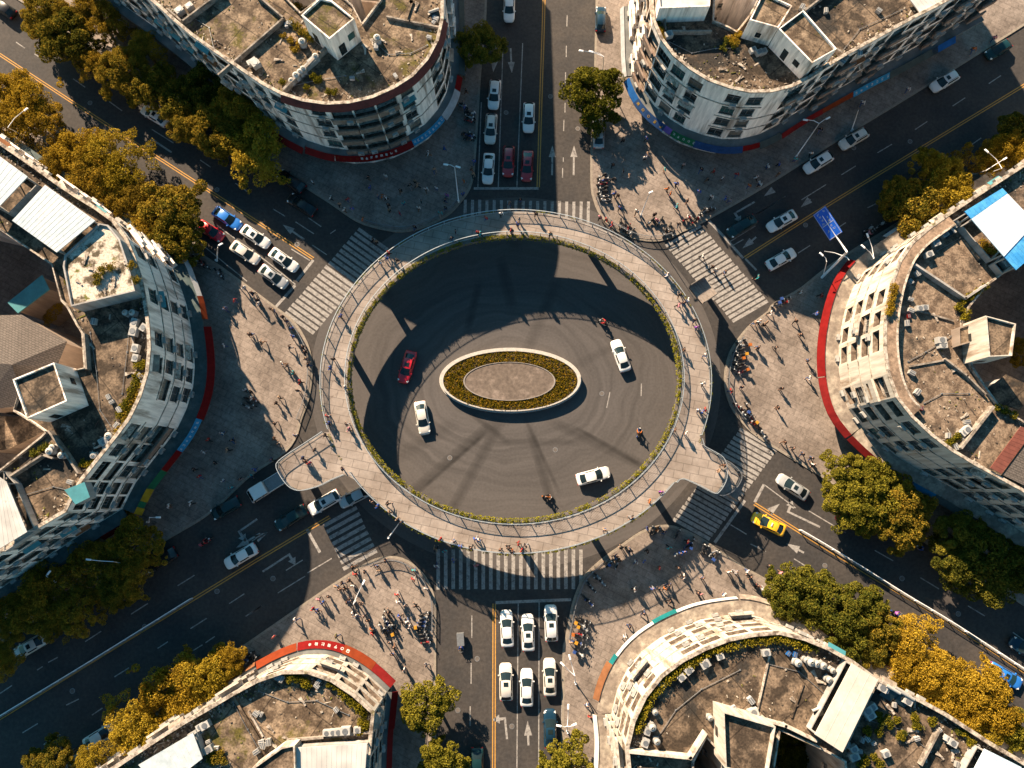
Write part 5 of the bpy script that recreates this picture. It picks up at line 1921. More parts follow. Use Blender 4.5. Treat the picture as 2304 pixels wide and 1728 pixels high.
# crew-cab truck with a dark flat load bed, under the south-west arm of the ring footbridge
px = (602, 1096)
p = P(*px, .6)
trk = tag(empty('pickup_truck', (p.x, p.y, 0.01), angle_of(px, (-1, .62))), 'white crew cab truck with dark load bed beside the south-west arm of the footbridge', 'truck')


def tpart(name, g, mats, smooth=False, parent=None):
    if isinstance(mats, str):
        mats = [mats]
    return link(name, g.mesh(name, mats, smooth), parent or trk)


g = MB()
prof = [(2.75, .45), (2.75, 1.0), (2.62, 1.25), (2.1, 2.0), (1.9, 2.08), (.1, 2.1), (0, 2.0), (0, .45)]
for a, b_ in zip(prof, prof[1:] + prof[:1]):
    g.face([(a[0], -.92, a[1]), (a[0], .92, a[1]), (b_[0], .92, b_[1]), (b_[0], -.92, b_[1])])
for s in (-1, 1):
    q = [(x, s * .92, z) for x, z in prof]
    g.face(q if s < 0 else q[::-1])
o = tpart('cab', g, 'car_white')
g = MB()
g.box((-1.6, 0, 1.0), (3.1, 1.9, .16))
for s in (-1, 1):
    g.box((-1.6, s * .92, 1.25), (3.1, .06, .42))
g.box((-3.12, 0, 1.25), (.06, 1.9, .42))
g.box((-1.55, 0, 1.22), (2.9, 1.74, .30), 0, 1)
g.box((-.2, 0, .7), (5.6, .9, .25), 0, 1)
tpart('load_bed', g, ['car_white', 'rail_dark'])
g = MB()
g.face([(2.635, -.8, 1.28), (2.635, .8, 1.28), (2.125, .76, 1.99), (2.125, -.76, 1.99)])
tpart('windshield', g, 'car_glass')
for s in (-1, 1):
    for x0, x1 in ((1.15, 1.95), (.2, 1.0)):
        g = MB()
        g.face([(x0, s * .93, 1.3), (x1 + (.3 if x0 > 1 else 0), s * .93, 1.3), (x1, s * .93, 1.9), (x0, s * .93, 1.9)])
        tpart('side_window', g, 'car_glass')
    g = MB()
    g.box((2.2, s * 1.08, 1.5), (.14, .25, .3))
    tpart('wing_mirror', g, 'black')
    g = MB()
    g.box((2.76, s * .68, .85), (.06, .34, .22))
    tpart('headlight', g, 'lamp_clear')
    for x in (1.9, -2.0):
        t = link('wheel', TYRE, trk, (x, s * .78, 0.02))
        link('rim', RIM, t)

# ------------------------------------------------------------------ motor scooters (x forwards)


def scooter_parts():
    ps = []
    g = MB()
    g.tube([(-.62, 0, .62), (-.3, 0, .60), (-.05, 0, .36), (.28, 0, .34), (.42, 0, .6), (.52, 0, .9)], [.10, .17, .14, .14, .15, .07], 8)
    g.box((.46, 0, .62), (.10, .44, .52), 0, 0, .8)
    g.box((-.68, 0, .66), (.25, .2, .12), 0, 0, .7)
    ps.append(('frame', g, ['SLOT']))
    g = MB()
    g.tube([(-.62, 0, .80), (-.4, 0, .80), (-.08, 0, .74)], [.10, .155, .12], 8)
    ps.append(('seat', g, ['black']))
    for x in (.66, -.58):
        g = MB()
        g.tube([(x, -.06, .25), (x, .06, .25)], .25, 14)
        g.tube([(x, -.065, .25), (x, .065, .25)], .12, 8, 1)
        ps.append(('wheel', g, ['rubber', 'alloy']))
    g = MB()
    g.tube([(.42, -.36, 1.0), (.5, -.12, 1.03), (.5, .12, 1.03), (.42, .36, 1.0)], .025, 6)
    g.tube([(.66, 0, .28), (.5, 0, 1.0)], .035, 6)
    ps.append(('handlebar', g, ['rail_dark']))
    for s in (-1, 1):
        g = MB()
        g.tube([(.46, s * .26, 1.02), (.47, s * .30, 1.18)], .012, 4)
        g.box((.46, s * .31, 1.2), (.03, .13, .09))
        ps.append(('mirror', g, ['rail_dark']))
    g = MB()
    g.box((.58, 0, .93), (.12, .2, .15), 0, 0, .8)
    ps.append(('headlight', g, ['lamp_clear']))
    return ps


for nm, c in (('black', (.015, .015, .017)), ('blue', (.02, .05, .18)), ('red', (.24, .015, .015)), ('white', (.42, .42, .42)), ('yellow', (.38, .19, .015)), ('silver', (.28, .29, .30)), ('orange', (.30, .09, .012))):
    mat('bike_' + nm, c, .35, .08, 3, spec=.5, coat=.4, world=False)
SP = [(n, g.mesh(n, [m_ if m_ != 'SLOT' else 'bike_black' for m_ in ms], n in ('seat', 'wheel')), 'SLOT' in ms) for n, g, ms in scooter_parts()]
g = MB()
g.box((-.78, 0, 1.02), (.42, .44, .42), 0, 0, .95)
BOXM = g.mesh('top_box', ['bike_yellow'])


def make_scooter(col, box=None):
    root = empty('scooter', (0, 0, 0))
    for n, me, sl in SP:
        o = link(n, me, root)
        if sl:
            o.material_slots[0].link = 'OBJECT'
            o.material_slots[0].material = MATS['bike_' + col]
    if box:
        o = link('top_box', BOXM, root)
        o.material_slots[0].link = 'OBJECT'
        o.material_slots[0].material = MATS['bike_' + box]
    return root


SCOOT = {}
SLAB = []


def put_scooter(px, hd, col, box, place, z=.15, group=None):
    key = (col, box)
    if key not in SCOOT:
        o = SCOOT[key] = make_scooter(col, box)
    else:
        o = copy_tree(SCOOT[key])
    o.name = 'scooter'
    p = P(*px, z + .6)
    o.location = (p.x, p.y, z)
    o.rotation_euler = (0, 0, angle_of(px, hd))
    o['category'] = 'scooter'
    if group:
        o['group'] = group
    SLAB.append((o, f"{col} scooter" + (f", {box} box," if box else ''), place, px))
    return o


rb = random.Random(91)
COLS = ['black', 'black', 'black', 'black', 'silver', 'red', 'white', 'blue', 'black', 'black', 'silver']
# (place, heading, [(region, x, y) ...], share of yellow boxes)
ROWS = [
    ('parked in the row by the kerb of the north-east plaza', (-1, .15), 'A3', [(622, 1092), (628, 1118), (622, 1142), (630, 1167), (625, 1192), (632, 1217), (640, 1242), (680, 1112)], 0),
    ('parked near the crossing corner of the north-east plaza', (-.5, 1), 'A3', [(735, 1388), (760, 1402), (784, 1418), (806, 1440), (925, 1375), (985, 1372), (1012, 1440), (1040, 1412), (1062, 1446)], .2),
    ('parked by the crossing edge of the north-east plaza', (1, -.5), 'A3', [(1205, 1370), (1218, 1348), (1250, 1315), (1275, 1300), (1300, 1310), (1150, 1360)], 0),
    ('parked in the row by the kerb of the east plaza', (-1, .1), 'B3', [(1490, 572), (1505, 598), (1472, 632), (1484, 660), (1466, 690), (1478, 716), (1462, 742), (1492, 765)], .45),
    ('parked along the curved kerb of the east plaza', (-.7, -.7), 'B3', [(1470, 980), (1500, 998), (1530, 985), (1512, 1030), (1558, 1055), (1568, 1090), (1602, 1108), (1628, 1150), (1645, 1185)], .3),
    ('parked on the shaded edge of the east plaza', (1, -.5), 'B4', [(138, 325), (165, 332), (178, 308), (122, 350)], 0),
    ('parked in the row by the kerb of the south-west plaza', (1, -.12), 'C2', [(1090, 700), (1086, 726), (1080, 752), (1074, 778), (1070, 805), (1082, 828), (1092, 852), (1104, 878)], .25),
    ('parked among the people of the south-west plaza', (-.4, -1), 'C2', [(862, 702), (842, 742), (862, 770), (885, 792), (822, 790), (850, 812), (905, 790)], .3),
    ('parked in shade by the south-east plaza kerb', (.7, .6), 'C3', [(600, 490), (620, 505), (588, 462), (560, 545), (545, 520), (520, 602), (542, 632)], 0),
    ('parked in the row beside the south street', (1, .15), 'C3', [(490, 738), (522, 742), (490, 768), (505, 792), (475, 828), (502, 842), (470, 880), (492, 892), (480, 950)], .3),
    ('parked by the crossing edge of the south-east plaza', (.6, -.8), 'C3', [(1160, 272), (1182, 258), (1250, 292), (1272, 302), (1312, 322), (1332, 335), (1092, 200)], 0),
    ('parked at the shaded northern tip of the south-east plaza', (.5, -.9), 'C3', [(690, 372), (718, 390), (662, 392), (930, 180), (962, 182)], .2),
    ('parked on the pavement of the north street', (1, .1), 'A2', [(1372, 698), (1376, 724), (1370, 748), (1352, 828), (1378, 842), (1366, 862), (1330, 655)], 0),
    ('parked in the shade of the west plaza', (1, .3), 'B1', [(1545, 930), (1578, 935), (1560, 962), (1532, 978)], .2),
    ('parked on the pavement below the north-west trees', (.6, 1), 'B1', [(1215, 60), (1250, 82), (1282, 98), (1350, 140), (1375, 152)], 0),
    ('parked below the golden trees of the south-west street', (1, -.3), 'C1', [(1508, 958), (1540, 948), (1572, 968), (1520, 990)], 0),
    ('by the golden trees of the north-east street', (1, -.6), 'A4', [(690, 1425), (702, 1440), (765, 1400)], 0),
]
for place, hd, reg, lst, yb in ROWS:
    for x, y in lst:
        a = rb.uniform(-.35, .35)
        h = (hd[0] * math.cos(a) - hd[1] * math.sin(a), hd[0] * math.sin(a) + hd[1] * math.cos(a))
        z = 0.01 if 'street' in place and reg == 'A4' else .15
        put_scooter(R(reg, x, y), h, rb.choice(COLS), 'yellow' if rb.random() < yb * .6 else ('orange' if rb.random() < yb * .3 else ('blue' if rb.random() < .08 else None)), place, z, 'scooters ' + place)
# ------------------------------------------------------------------ people
CLOTH = {'white': (.52, .51, .50), 'black': (.016, .016, .018), 'grey': (.20, .20, .21), 'red': (.30, .02, .022), 'blue': (.03, .08, .30), 'teal': (.03, .30, .32), 'orange': (.36, .10, .02), 'pink': (.42, .17, .22), 'tan': (.26, .19, .13),
         'purple': (.22, .06, .30), 'olive': (.11, .11, .04), 'denim': (.05, .075, .15), 'brown': (.12, .07, .045)}
for k, c in CLOTH.items():
    mat('cloth_' + k, c, .9, .12, 9, spec=.1, world=False)
mat('skin', (.36, .21, .15), .6, .06, 8, world=False)
mat('hair', (.012, .010, .009), .5, .1, 8, world=False)


def grown(name, nodes, edges, rad, m_):
    """one continuous surface grown over a skeleton"""
    me = bpy.data.meshes.new(name)
    me.from_pydata(nodes, edges, [])
    o = bpy.data.objects.new(name, me)
    COL.objects.link(o)
    sk = o.modifiers.new('skin', 'SKIN')
    sk.use_smooth_shade = True
    lay = me.skin_vertices[0].data
    for i, r_ in enumerate(rad):
        lay[i].radius = r_ if isinstance(r_, tuple) else (r_, r_)
        lay[i].use_root = (i == 0)
    sb = o.modifiers.new('sub', 'SUBSURF')
    sb.levels = sb.render_levels = 1
    dg = bpy.context.evaluated_depsgraph_get()
    out = bpy.data.meshes.new_from_object(o.evaluated_get(dg))
    out.name = name
    bpy.data.objects.remove(o)
    out.materials.clear()
    out.materials.append(MATS[m_])
    for p in out.polygons:
        p.use_smooth = True
    return out


def person_meshes(pose):
    """y forwards"""
    V_ = Vector
    if pose == 'sit':
        pel, che, nek, hed, top = V_((0, -.08, .86)), V_((0, .02, 1.24)), V_((0, .05, 1.42)), V_((0, .08, 1.50)), V_((0, .09, 1.63))
        sh = {s: V_((s * .18, .03, 1.35)) for s in (-1, 1)}
        el = {s: V_((s * .28, .22, 1.12)) for s in (-1, 1)}
        wr = {s: V_((s * .32, .45, 1.08)) for s in (-1, 1)}
        hn = {s: V_((s * .33, .54, 1.07)) for s in (-1, 1)}
        hp = {s: V_((s * .11, -.06, .82)) for s in (-1, 1)}
        kn = {s: V_((s * .19, .36, .78)) for s in (-1, 1)}
        an = {s: V_((s * .17, .24, .42)) for s in (-1, 1)}
        to = {s: V_((s * .18, .40, .38)) for s in (-1, 1)}
    else:
        k = {'walk': .24, 'stride': .36, 'stand': .02}[pose]
        pel, che, nek, hed, top = V_((0, 0, .96)), V_((0, .02, 1.34)), V_((0, .02, 1.50)), V_((0, .04, 1.56)), V_((0, .035, 1.69))
        sh = {s: V_((s * .185, .01, 1.43)) for s in (-1, 1)}
        el = {s: V_((s * .25, -s * k * .45, 1.17)) for s in (-1, 1)}
        wr = {s: V_((s * .26, -s * k * .8 + .10, .96)) for s in (-1, 1)}
        hn = {s: V_((s * .26, -s * k * .95 + .14, .86)) for s in (-1, 1)}
        hp = {s: V_((s * .10, 0, .91)) for s in (-1, 1)}
        kn = {s: V_((s * .11, s * k * .75 + .05, .50)) for s in (-1, 1)}
        an = {s: V_((s * .11, s * k * 1.1 - .03, .09 + (.06 if s < 0 and k > .1 else 0))) for s in (-1, 1)}
        to = {s: V_((s * .12, s * k * 1.1 + .13, .035 + (.01 if s < 0 and k > .1 else 0))) for s in (-1, 1)}
    mid = pel.lerp(che, .5)
    nodes = [pel, mid, che, nek, hed, top]
    ed = [(0, 1), (1, 2), (2, 3), (3, 4), (4, 5)]
    rad = [(.15, .11), (.135, .10), (.165, .115), (.055, .055), (.085, .10), (.075, .085)]
    for s in (-1, 1):
        b_ = len(nodes)
        nodes += [sh[s], el[s], wr[s], hn[s], hp[s], kn[s], an[s], to[s]]
        ed += [(2, b_), (b_, b_ + 1), (b_ + 1, b_ + 2), (b_ + 2, b_ + 3), (0, b_ + 4), (b_ + 4, b_ + 5), (b_ + 5, b_ + 6), (b_ + 6, b_ + 7)]
        rad += [.062, .045, .033, .036, .088, .06, .042, .04]
    body = grown('person', nodes, ed, rad, 'skin')
    tn, te, tr = [pel + V_((0, 0, .02)), mid, che, nek + V_((0, 0, -.05))], [(0, 1), (1, 2), (2, 3)], [(.175, .135), (.16, .125), (.19, .14), (.08, .08)]
    for s in (-1, 1):
        b_ = len(tn)
        tn += [sh[s], el[s], el[s].lerp(wr[s], .8)]
        te += [(2, b_), (b_, b_ + 1), (b_ + 1, b_ + 2)]
        tr += [.085, .066, .055]
    top_ = grown('shirt', tn, te, tr, 'cloth_white')
    ln_, le, lr = [pel + V_((0, 0, .03))], [], [(.168, .13)]
    for s in (-1, 1):
        b_ = len(ln_)
        ln_ += [hp[s], kn[s], an[s] + V_((0, 0, .03))]
        le += [(0, b_), (b_, b_ + 1), (b_ + 1, b_ + 2)]
        lr += [.105, .08, .066]
    leg = grown('trousers', ln_, le, lr, 'cloth_black')
    hr = grown('hair', [hed + V_((0, -.035, .01)), top + V_((0, -.025, .012)), top + V_((0, .045, .0))], [(0, 1), (1, 2)], [(.095, .088), (.088, .092), (.06, .06)], 'hair')
    fc = MB()
    fw = Vector((0, .105, 0)) + hed
    fc.box((fw.x, fw.y + .005, fw.z + .035), (.028, .035, .045), 0, 0)
    for s in (-1, 1):
        fc.box((s * .035, fw.y - .004, fw.z + .062), (.022, .012, .014), 0, 1)
        fc.box((s * .092, hed.y - .01, hed.z + .045), (.02, .045, .06), 0, 0)
    fc.box((0, fw.y - .004, fw.z - .012), (.045, .012, .012), 0, 2)
    face = fc.mesh('face', ['skin', 'hair', 'cloth_red'])
    return body, [('shirt', top_), ('trousers', leg), ('hair', hr), ('face', face)]


POSES = {k: person_meshes(k) for k in ('walk', 'stride', 'stand', 'sit')}
SHOE = None
PSETS = {}
PLAB = []


def make_person(pose, top_, leg):
    body, parts = POSES[pose]
    o = link('person', body)
    for n, me in parts:
        c = link(n, me, o)
        if n in ('shirt', 'trousers'):
            c.material_slots[0].link = 'OBJECT'
            c.material_slots[0].material = MATS['cloth_' + (top_ if n == 'shirt' else leg)]
    return o


def put_person(px, z, top_, leg, heading, pose, place, group, feet=False):
    key = (pose, top_, leg)
    if key not in PSETS:
        o = PSETS[key] = make_person(*key)
    else:
        o = copy_tree(PSETS[key])
    o.name = 'person'
    p = P(*px, z + (1.25 if not feet else 0))
    o.location = (p.x, p.y, z)
    s = rp.uniform(.90, 1.04)
    o.scale = (s * 1.1, s * 1.1, s)
    o.rotation_euler = (0, 0, heading)
    o['category'] = 'person'
    o['group'] = group
    PLAB.append((o, f"person, {top_} top, {leg} trousers,", place, px))
    return o


rp = random.Random(17)
LEGS = ['black', 'black', 'denim', 'black', 'grey', 'denim', 'brown']
K = {'k': 'black', 'w': 'white', 'r': 'red', 'b': 'blue', 't': 'teal', 'o': 'orange', 'p': 'pink', 'n': 'tan', 'v': 'purple', 'g': 'grey', 'l': 'olive', '.': None}
CROWD = [
    ('on the north-west plaza', 'A2', .15, "850 1090 w,750 1160 b,505 1225 w,610 1235 r,640 1295 b,825 1220 o,850 1225 w,865 1270 k,935 1320 r,960 1258 t,705 1360 o,1030 1120 .,1045 1150 n,1100 1170 w,1165 1165 w,1070 1250 r,1055 1290 w,1230 1210 v,1220 1240 k,1190 1320 t,1222 1290 k,1030 1412 k,390 1125 w,1215 915 b,1385 1045 r,1392 1078 .,1330 1200 b,1335 1120 o,1000 1152 .,740 1100 k,800 1212 .,1115 950 w,870 1300 .,590 1300 w,560 1265 .,1150 1050 .,940 1180 ."),
    ('on the pavement of the north street', 'A2', .15, "1332 635 r,1340 660 b,1400 1000 .,1395 700 w,1350 560 k,1335 460 ."),
    ('on the north-east plaza', 'A3', .15, "690 1020 k,755 1060 k,790 1090 .,890 975 w,906 955 n,1015 1050 t,1085 1140 b,1030 1170 o,1050 1200 o,1225 1190 b,1305 1220 w,1390 1230 b,1375 1100 w,1280 1110 k,1585 1100 w,1460 1080 r,1540 1150 o,1610 1140 w,722 1210 k,735 1290 b,840 1310 w,1090 1278 t,1100 1390 k,1155 1345 w,950 1330 k,755 865 k,900 855 .,650 1362 r,685 1392 r,1155 1245 k,1240 1050 k,965 1365 p,610 1350 p,700 1200 .,1420 1240 .,1320 1060 r,1130 1020 ."),
    ('on the pavement of the north-east street', 'A4', .15, "660 630 w,945 545 w,340 950 w,135 1075 r,20 1135 w,395 800 o,70 1030 w,140 1015 b,240 985 t,1480 230 p,1350 300 o,825 1440 b"),
    ('on the west plaza', 'B2', .15, "20 270 k,45 312 k,60 342 w,135 370 k,150 380 n,205 420 k,230 445 .,265 490 b,270 540 b,250 610 k,330 610 k,75 580 n,10 525 k,205 710 w,235 725 r,272 770 t,315 825 r,165 958 k,188 925 n,155 1085 k,150 1180 r,178 1212 .,300 880 k,365 720 k,350 680 n,15 930 w,345 640 .,285 1160 o,135 1310 o"),
    ('on the shaded part of the west plaza', 'B1', .15, "1400 370 r,1390 600 w,1520 875 w,1555 888 k,1375 1145 w,1235 1415 r,1200 1372 k,1290 1185 r,1260 1265 w,1455 320 r,1562 270 k,1545 530 k,1515 240 w,1180 1585 w,1045 1600 w,1580 1372 b,1552 1412 t,1490 1430 k,1380 1440 w,1435 1485 t,1440 1190 .,1330 1330 k,1410 1250 ."),
    ('on the south-west plaza', 'C2', .15, "640 410 k,660 455 r,620 495 k,645 525 w,540 530 n,575 510 k,590 545 .,490 595 k,430 610 p,455 630 b,395 670 r,420 682 b,285 740 w,150 845 r,625 605 k,605 628 k,665 715 w,690 640 k,715 440 k,790 405 k,806 430 n,845 370 k,920 580 r,930 628 w,970 650 k,1035 650 r,1025 430 t,1020 485 r,765 825 r,760 800 o,540 840 l,900 910 k,890 955 k,965 1050 w,1100 1020 r,935 720 b,985 750 w,1100 545 w,870 880 k,735 745 k,712 715 n,950 745 .,1000 780 w,645 700 w,870 690 k,560 550 ."),
    ('on the south-east plaza', 'C3', .15, "835 380 w,885 375 b,905 310 k,980 415 r,1135 465 w,1100 415 k,825 550 w,940 545 b,975 542 k,1015 545 o,1040 520 k,1220 570 k,1240 580 p,1040 290 t,1080 332 w,1135 315 b,1110 325 b,1155 250 r,905 170 b,965 170 o,1010 195 o,745 290 k,772 292 n,800 310 k,705 345 o,730 372 r,1250 480 k,1460 440 r,1415 440 w,1530 435 w,1550 470 k,1592 525 k,1632 550 w,795 775 k,765 845 w,545 1345 r,530 1275 w,430 880 n,1385 582 w,640 385 .,1045 620 r,880 700 r"),
    ('beside the green trees of the south-east plaza', 'C4', .15, "10 530 r,60 550 w,118 590 k"),
    ('on the east plaza', 'B4', .15, "245 445 p,275 530 k,405 285 r,465 285 w,278 265 w,12 610 k,155 865 k,132 985 k,175 1200 k,230 1240 k,285 1275 k,340 1300 k,355 1342 w,372 400 b,20 450 w,62 455 n,90 395 w,45 470 k,325 690 o,330 800 w,120 612 k"),
    ('by the kerb of the east plaza', 'B3', .15, "1597 610 k,1602 450 w,1495 858 k,1425 880 r,1575 460 n"),
    ('on the northern part of the ring footbridge', 'A2', 5.8, "1475 1352 r,1570 1325 w,1260 1480 k,1285 1438 k,1425 1440 r,1440 1450 t,1630 1430 r"),
    ('on the northern deck of the ring footbridge', 'A3', 5.8, "106 1358 r,95 1390 b,60 1430 o,300 1452 n,210 1325 k"),
    ('on the western deck of the ring footbridge', 'B2', 5.8, "868 20 r,856 50 b,812 80 w,920 65 k,566 415 b,500 740 b,522 682 k,485 1040 r,490 1082 b,470 1158 r,605 1090 k,620 1122 p,595 860 w"),
    ('on the south-west arm of the ring footbridge', 'B2', 5.8, "406 1250 k,330 1300 r,346 1322 k,372 1332 r,576 1368 k"),
    ('on the southern deck of the ring footbridge', 'C2', 5.8, "800 30 b,770 5 k,860 15 k,945 130 r,920 110 .,1190 235 r,1275 250 p,1315 280 b,1380 290 k,1410 235 b,1430 246 w,1565 300 k,1615 290 k,1632 312 o,870 70 n"),
    ('on the southern deck below the motorcycle rider', 'C3', 5.8, "40 285 k,60 312 o,100 262 r,120 305 r,145 275 k,810 100 k,640 180 n"),
    ('on the eastern deck of the ring footbridge', 'B3', 5.8, "1030 160 w,1108 280 k,1100 350 p,1132 335 k,1160 315 w,1200 440 k,1212 485 v,1135 625 k,1268 660 w,1250 835 w,1225 1000 w,1265 998 r,1250 1012 b,1076 1125 r,1145 1145 w,990 1510 v,920 1570 o"),
    ('on the south-east arm of the ring footbridge', 'B3', 5.8, "1385 1345 k,1355 1380 n"),
    ('on the north crossing', 'A3', .01, "112 1240 p,42 1262 n"),
    ('on the north-east crossing', 'B3', .01, "1335 130 w,1392 140 o,1312 108 r,1250 40 w,1595 170 t"),
    ('at the north-west crossing kerb', 'A2', .01, "770 1490 k,790 1500 n"),
    ('on the south crossing', 'C2', .01, "1270 370 b,1165 402 w,1215 310 t,1160 300 n,1415 400 p"),
    ('beside the road of the south-east street', 'C4', .01, "78 400 k,150 445 p"),
]
for place, reg, z, txt in CROWD:
    for e in txt.split(','):
        x, y, c = e.split()
        c = K[c] or rp.choice(['black', 'grey', 'white', 'black', 'tan', 'blue'])
        if c in ('orange', 'red', 'pink') and rp.random() < .42:
            c = rp.choice(['black', 'grey', 'brown', 'denim', 'black'])
        put_person(R(reg, float(x), float(y)), z, c, rp.choice(LEGS), rp.uniform(0, 6.28), rp.choice(['walk', 'stride', 'stand', 'walk']), place, 'people ' + place)

# ------------------------------------------------------------------ riders on the road


def rider(reg, x, y, hd, bike, box, top_, place):
    px = R(reg, x, y)
    b_ = put_scooter(px, hd, bike, box, place, .01, None)
    b_.pop('group', None)
    a = b_.rotation_euler.z - math.pi / 2
    o = put_person(px, .01, top_, 'black', a, 'sit', 'riding ' + place, 'scooter riders')
    o.location = b_.location + Vector((-math.sin(a) * -.18, math.cos(a) * -.18, 0))
    return b_


rider('B3', 628, 458, (-1, -.55), 'black', None, 'red', 'on the shadow edge east of the island')
rider('B3', 848, 1140, (.3, -1), 'blue', None, 'orange', 'on the south-eastern part of the roundabout')
rider('B3', 280, 1542, (1, .12), 'orange', None, 'black', 'on the southern edge of the roundabout')
rider('C1', 1285, 248, (1, -.75), 'red', 'red', 'red', 'on the shaded south-west street')
rider('C4', 862, 695, (1, .55), 'blue', None, 'purple', 'on the sunlit south-east street')
rider('C4', 1010, 290, (-1, -.6), 'black', None, 'blue', 'under the trees of the south-east street')
rider('A4', 690, 1455, (1, -.6), 'black', None, 'pink', 'near the trees of the north-east street')
# cargo tricycle on the south street
px = R('C2', 1320, 890)
p = P(*px, .5)
tri = tag(empty('cargo_tricycle', (p.x, p.y, .01), angle_of(px, (.06, 1))), 'dark cargo tricycle with a grey box on the south street', 'tricycle')
g = MB()
g.box((-.75, 0, .85), (1.7, 1.0, .75), 0, 0, .97)
link('cargo_box', g.mesh('cargo_box', ['rail_dark']), tri)
g = MB()
g.tube([(-.1, 0, .5), (.35, 0, .45), (.75, 0, .7), (.95, 0, .95)], .07, 8)
g.box((.2, 0, .62), (.4, .34, .14))
link('frame', g.mesh('frame', ['bike_black']), tri)
g = MB()
g.tube([(.85, -.36, 1.0), (.95, 0, 1.02), (.85, .36, 1.0)], .025, 6)
link('handlebar', g.mesh('handlebar', ['rail_dark']), tri)
for x, y in ((1.0, 0), (-.8, .5), (-.8, -.5)):
    g = MB()
    g.tube([(x, y - .05, .28), (x, y + .05, .28)], .28, 14)
    link('wheel', g.mesh('wheel', ['rubber']), tri)
a = tri.rotation_euler.z - math.pi / 2
o = put_person(px, .01, 'blue', 'denim', a, 'sit', 'riding the cargo tricycle', 'scooter riders')
o.location = tri.location + Vector((-math.sin(a) * .2, math.cos(a) * .2, -.08))
unique_labels(PLAB)
unique_labels(SLAB)
# ------------------------------------------------------------------ trees
mat('bark', (.10, .075, .055), .95, .3, 4, world=False)


def crown_mesh(seed, nclump, per, leaf, flat=.72, ragged=.0):
    """clumps of leaves spread through a lumpy dome, unit radius about 1, z from 0"""
    r = random.Random(seed)
    g = MB()
    for i in range(nclump):
        a = r.uniform(0, 6.283)
        t = r.random() ** .55
        rr_ = .80 * t * (1 + .16 * math.sin(3 * a + seed) + .10 * math.sin(5 * a + 2 * seed)) * r.uniform(.9, 1.12 + ragged)
        zt = flat * math.sqrt(max(0, 1 - min(1, rr_ * rr_)))
        z = zt * r.uniform(.45, 1.0) if t < .8 else zt * r.uniform(.1, .9)
        cr = r.uniform(.15, .27) * (1 - .25 * t)
        leaf_ball(g, (rr_ * math.cos(a), rr_ * math.sin(a), z), (cr, cr, cr * .85), per, leaf, r, .72)
        if r.random() < .35 + ragged:
            a2 = a + r.uniform(-.3, .3)
            leaf_ball(g, (rr_ * 1.12 * math.cos(a2), rr_ * 1.12 * math.sin(a2), z * .9), (cr * .6, cr * .6, cr * .5), per // 4, leaf, r, .3)
    return g


def trunk_mesh(seed):
    r = random.Random(seed + 50)
    g = MB()
    g.tube([(0, 0, -1.5), (.02, 0, -.6), (0, .02, .1)], [.075, .06, .05], 8)
    for k in range(7):
        a = 6.283 * k / 7 + r.uniform(-.3, .3)
        l = r.uniform(.5, .8)
        g.tube([(0, 0, -.1 + .03 * k), (l * .4 * math.cos(a), l * .4 * math.sin(a), .2), (l * math.cos(a), l * math.sin(a), .42)], [.035, .024, .008], 6)
    return g.mesh('trunk', ['bark'])


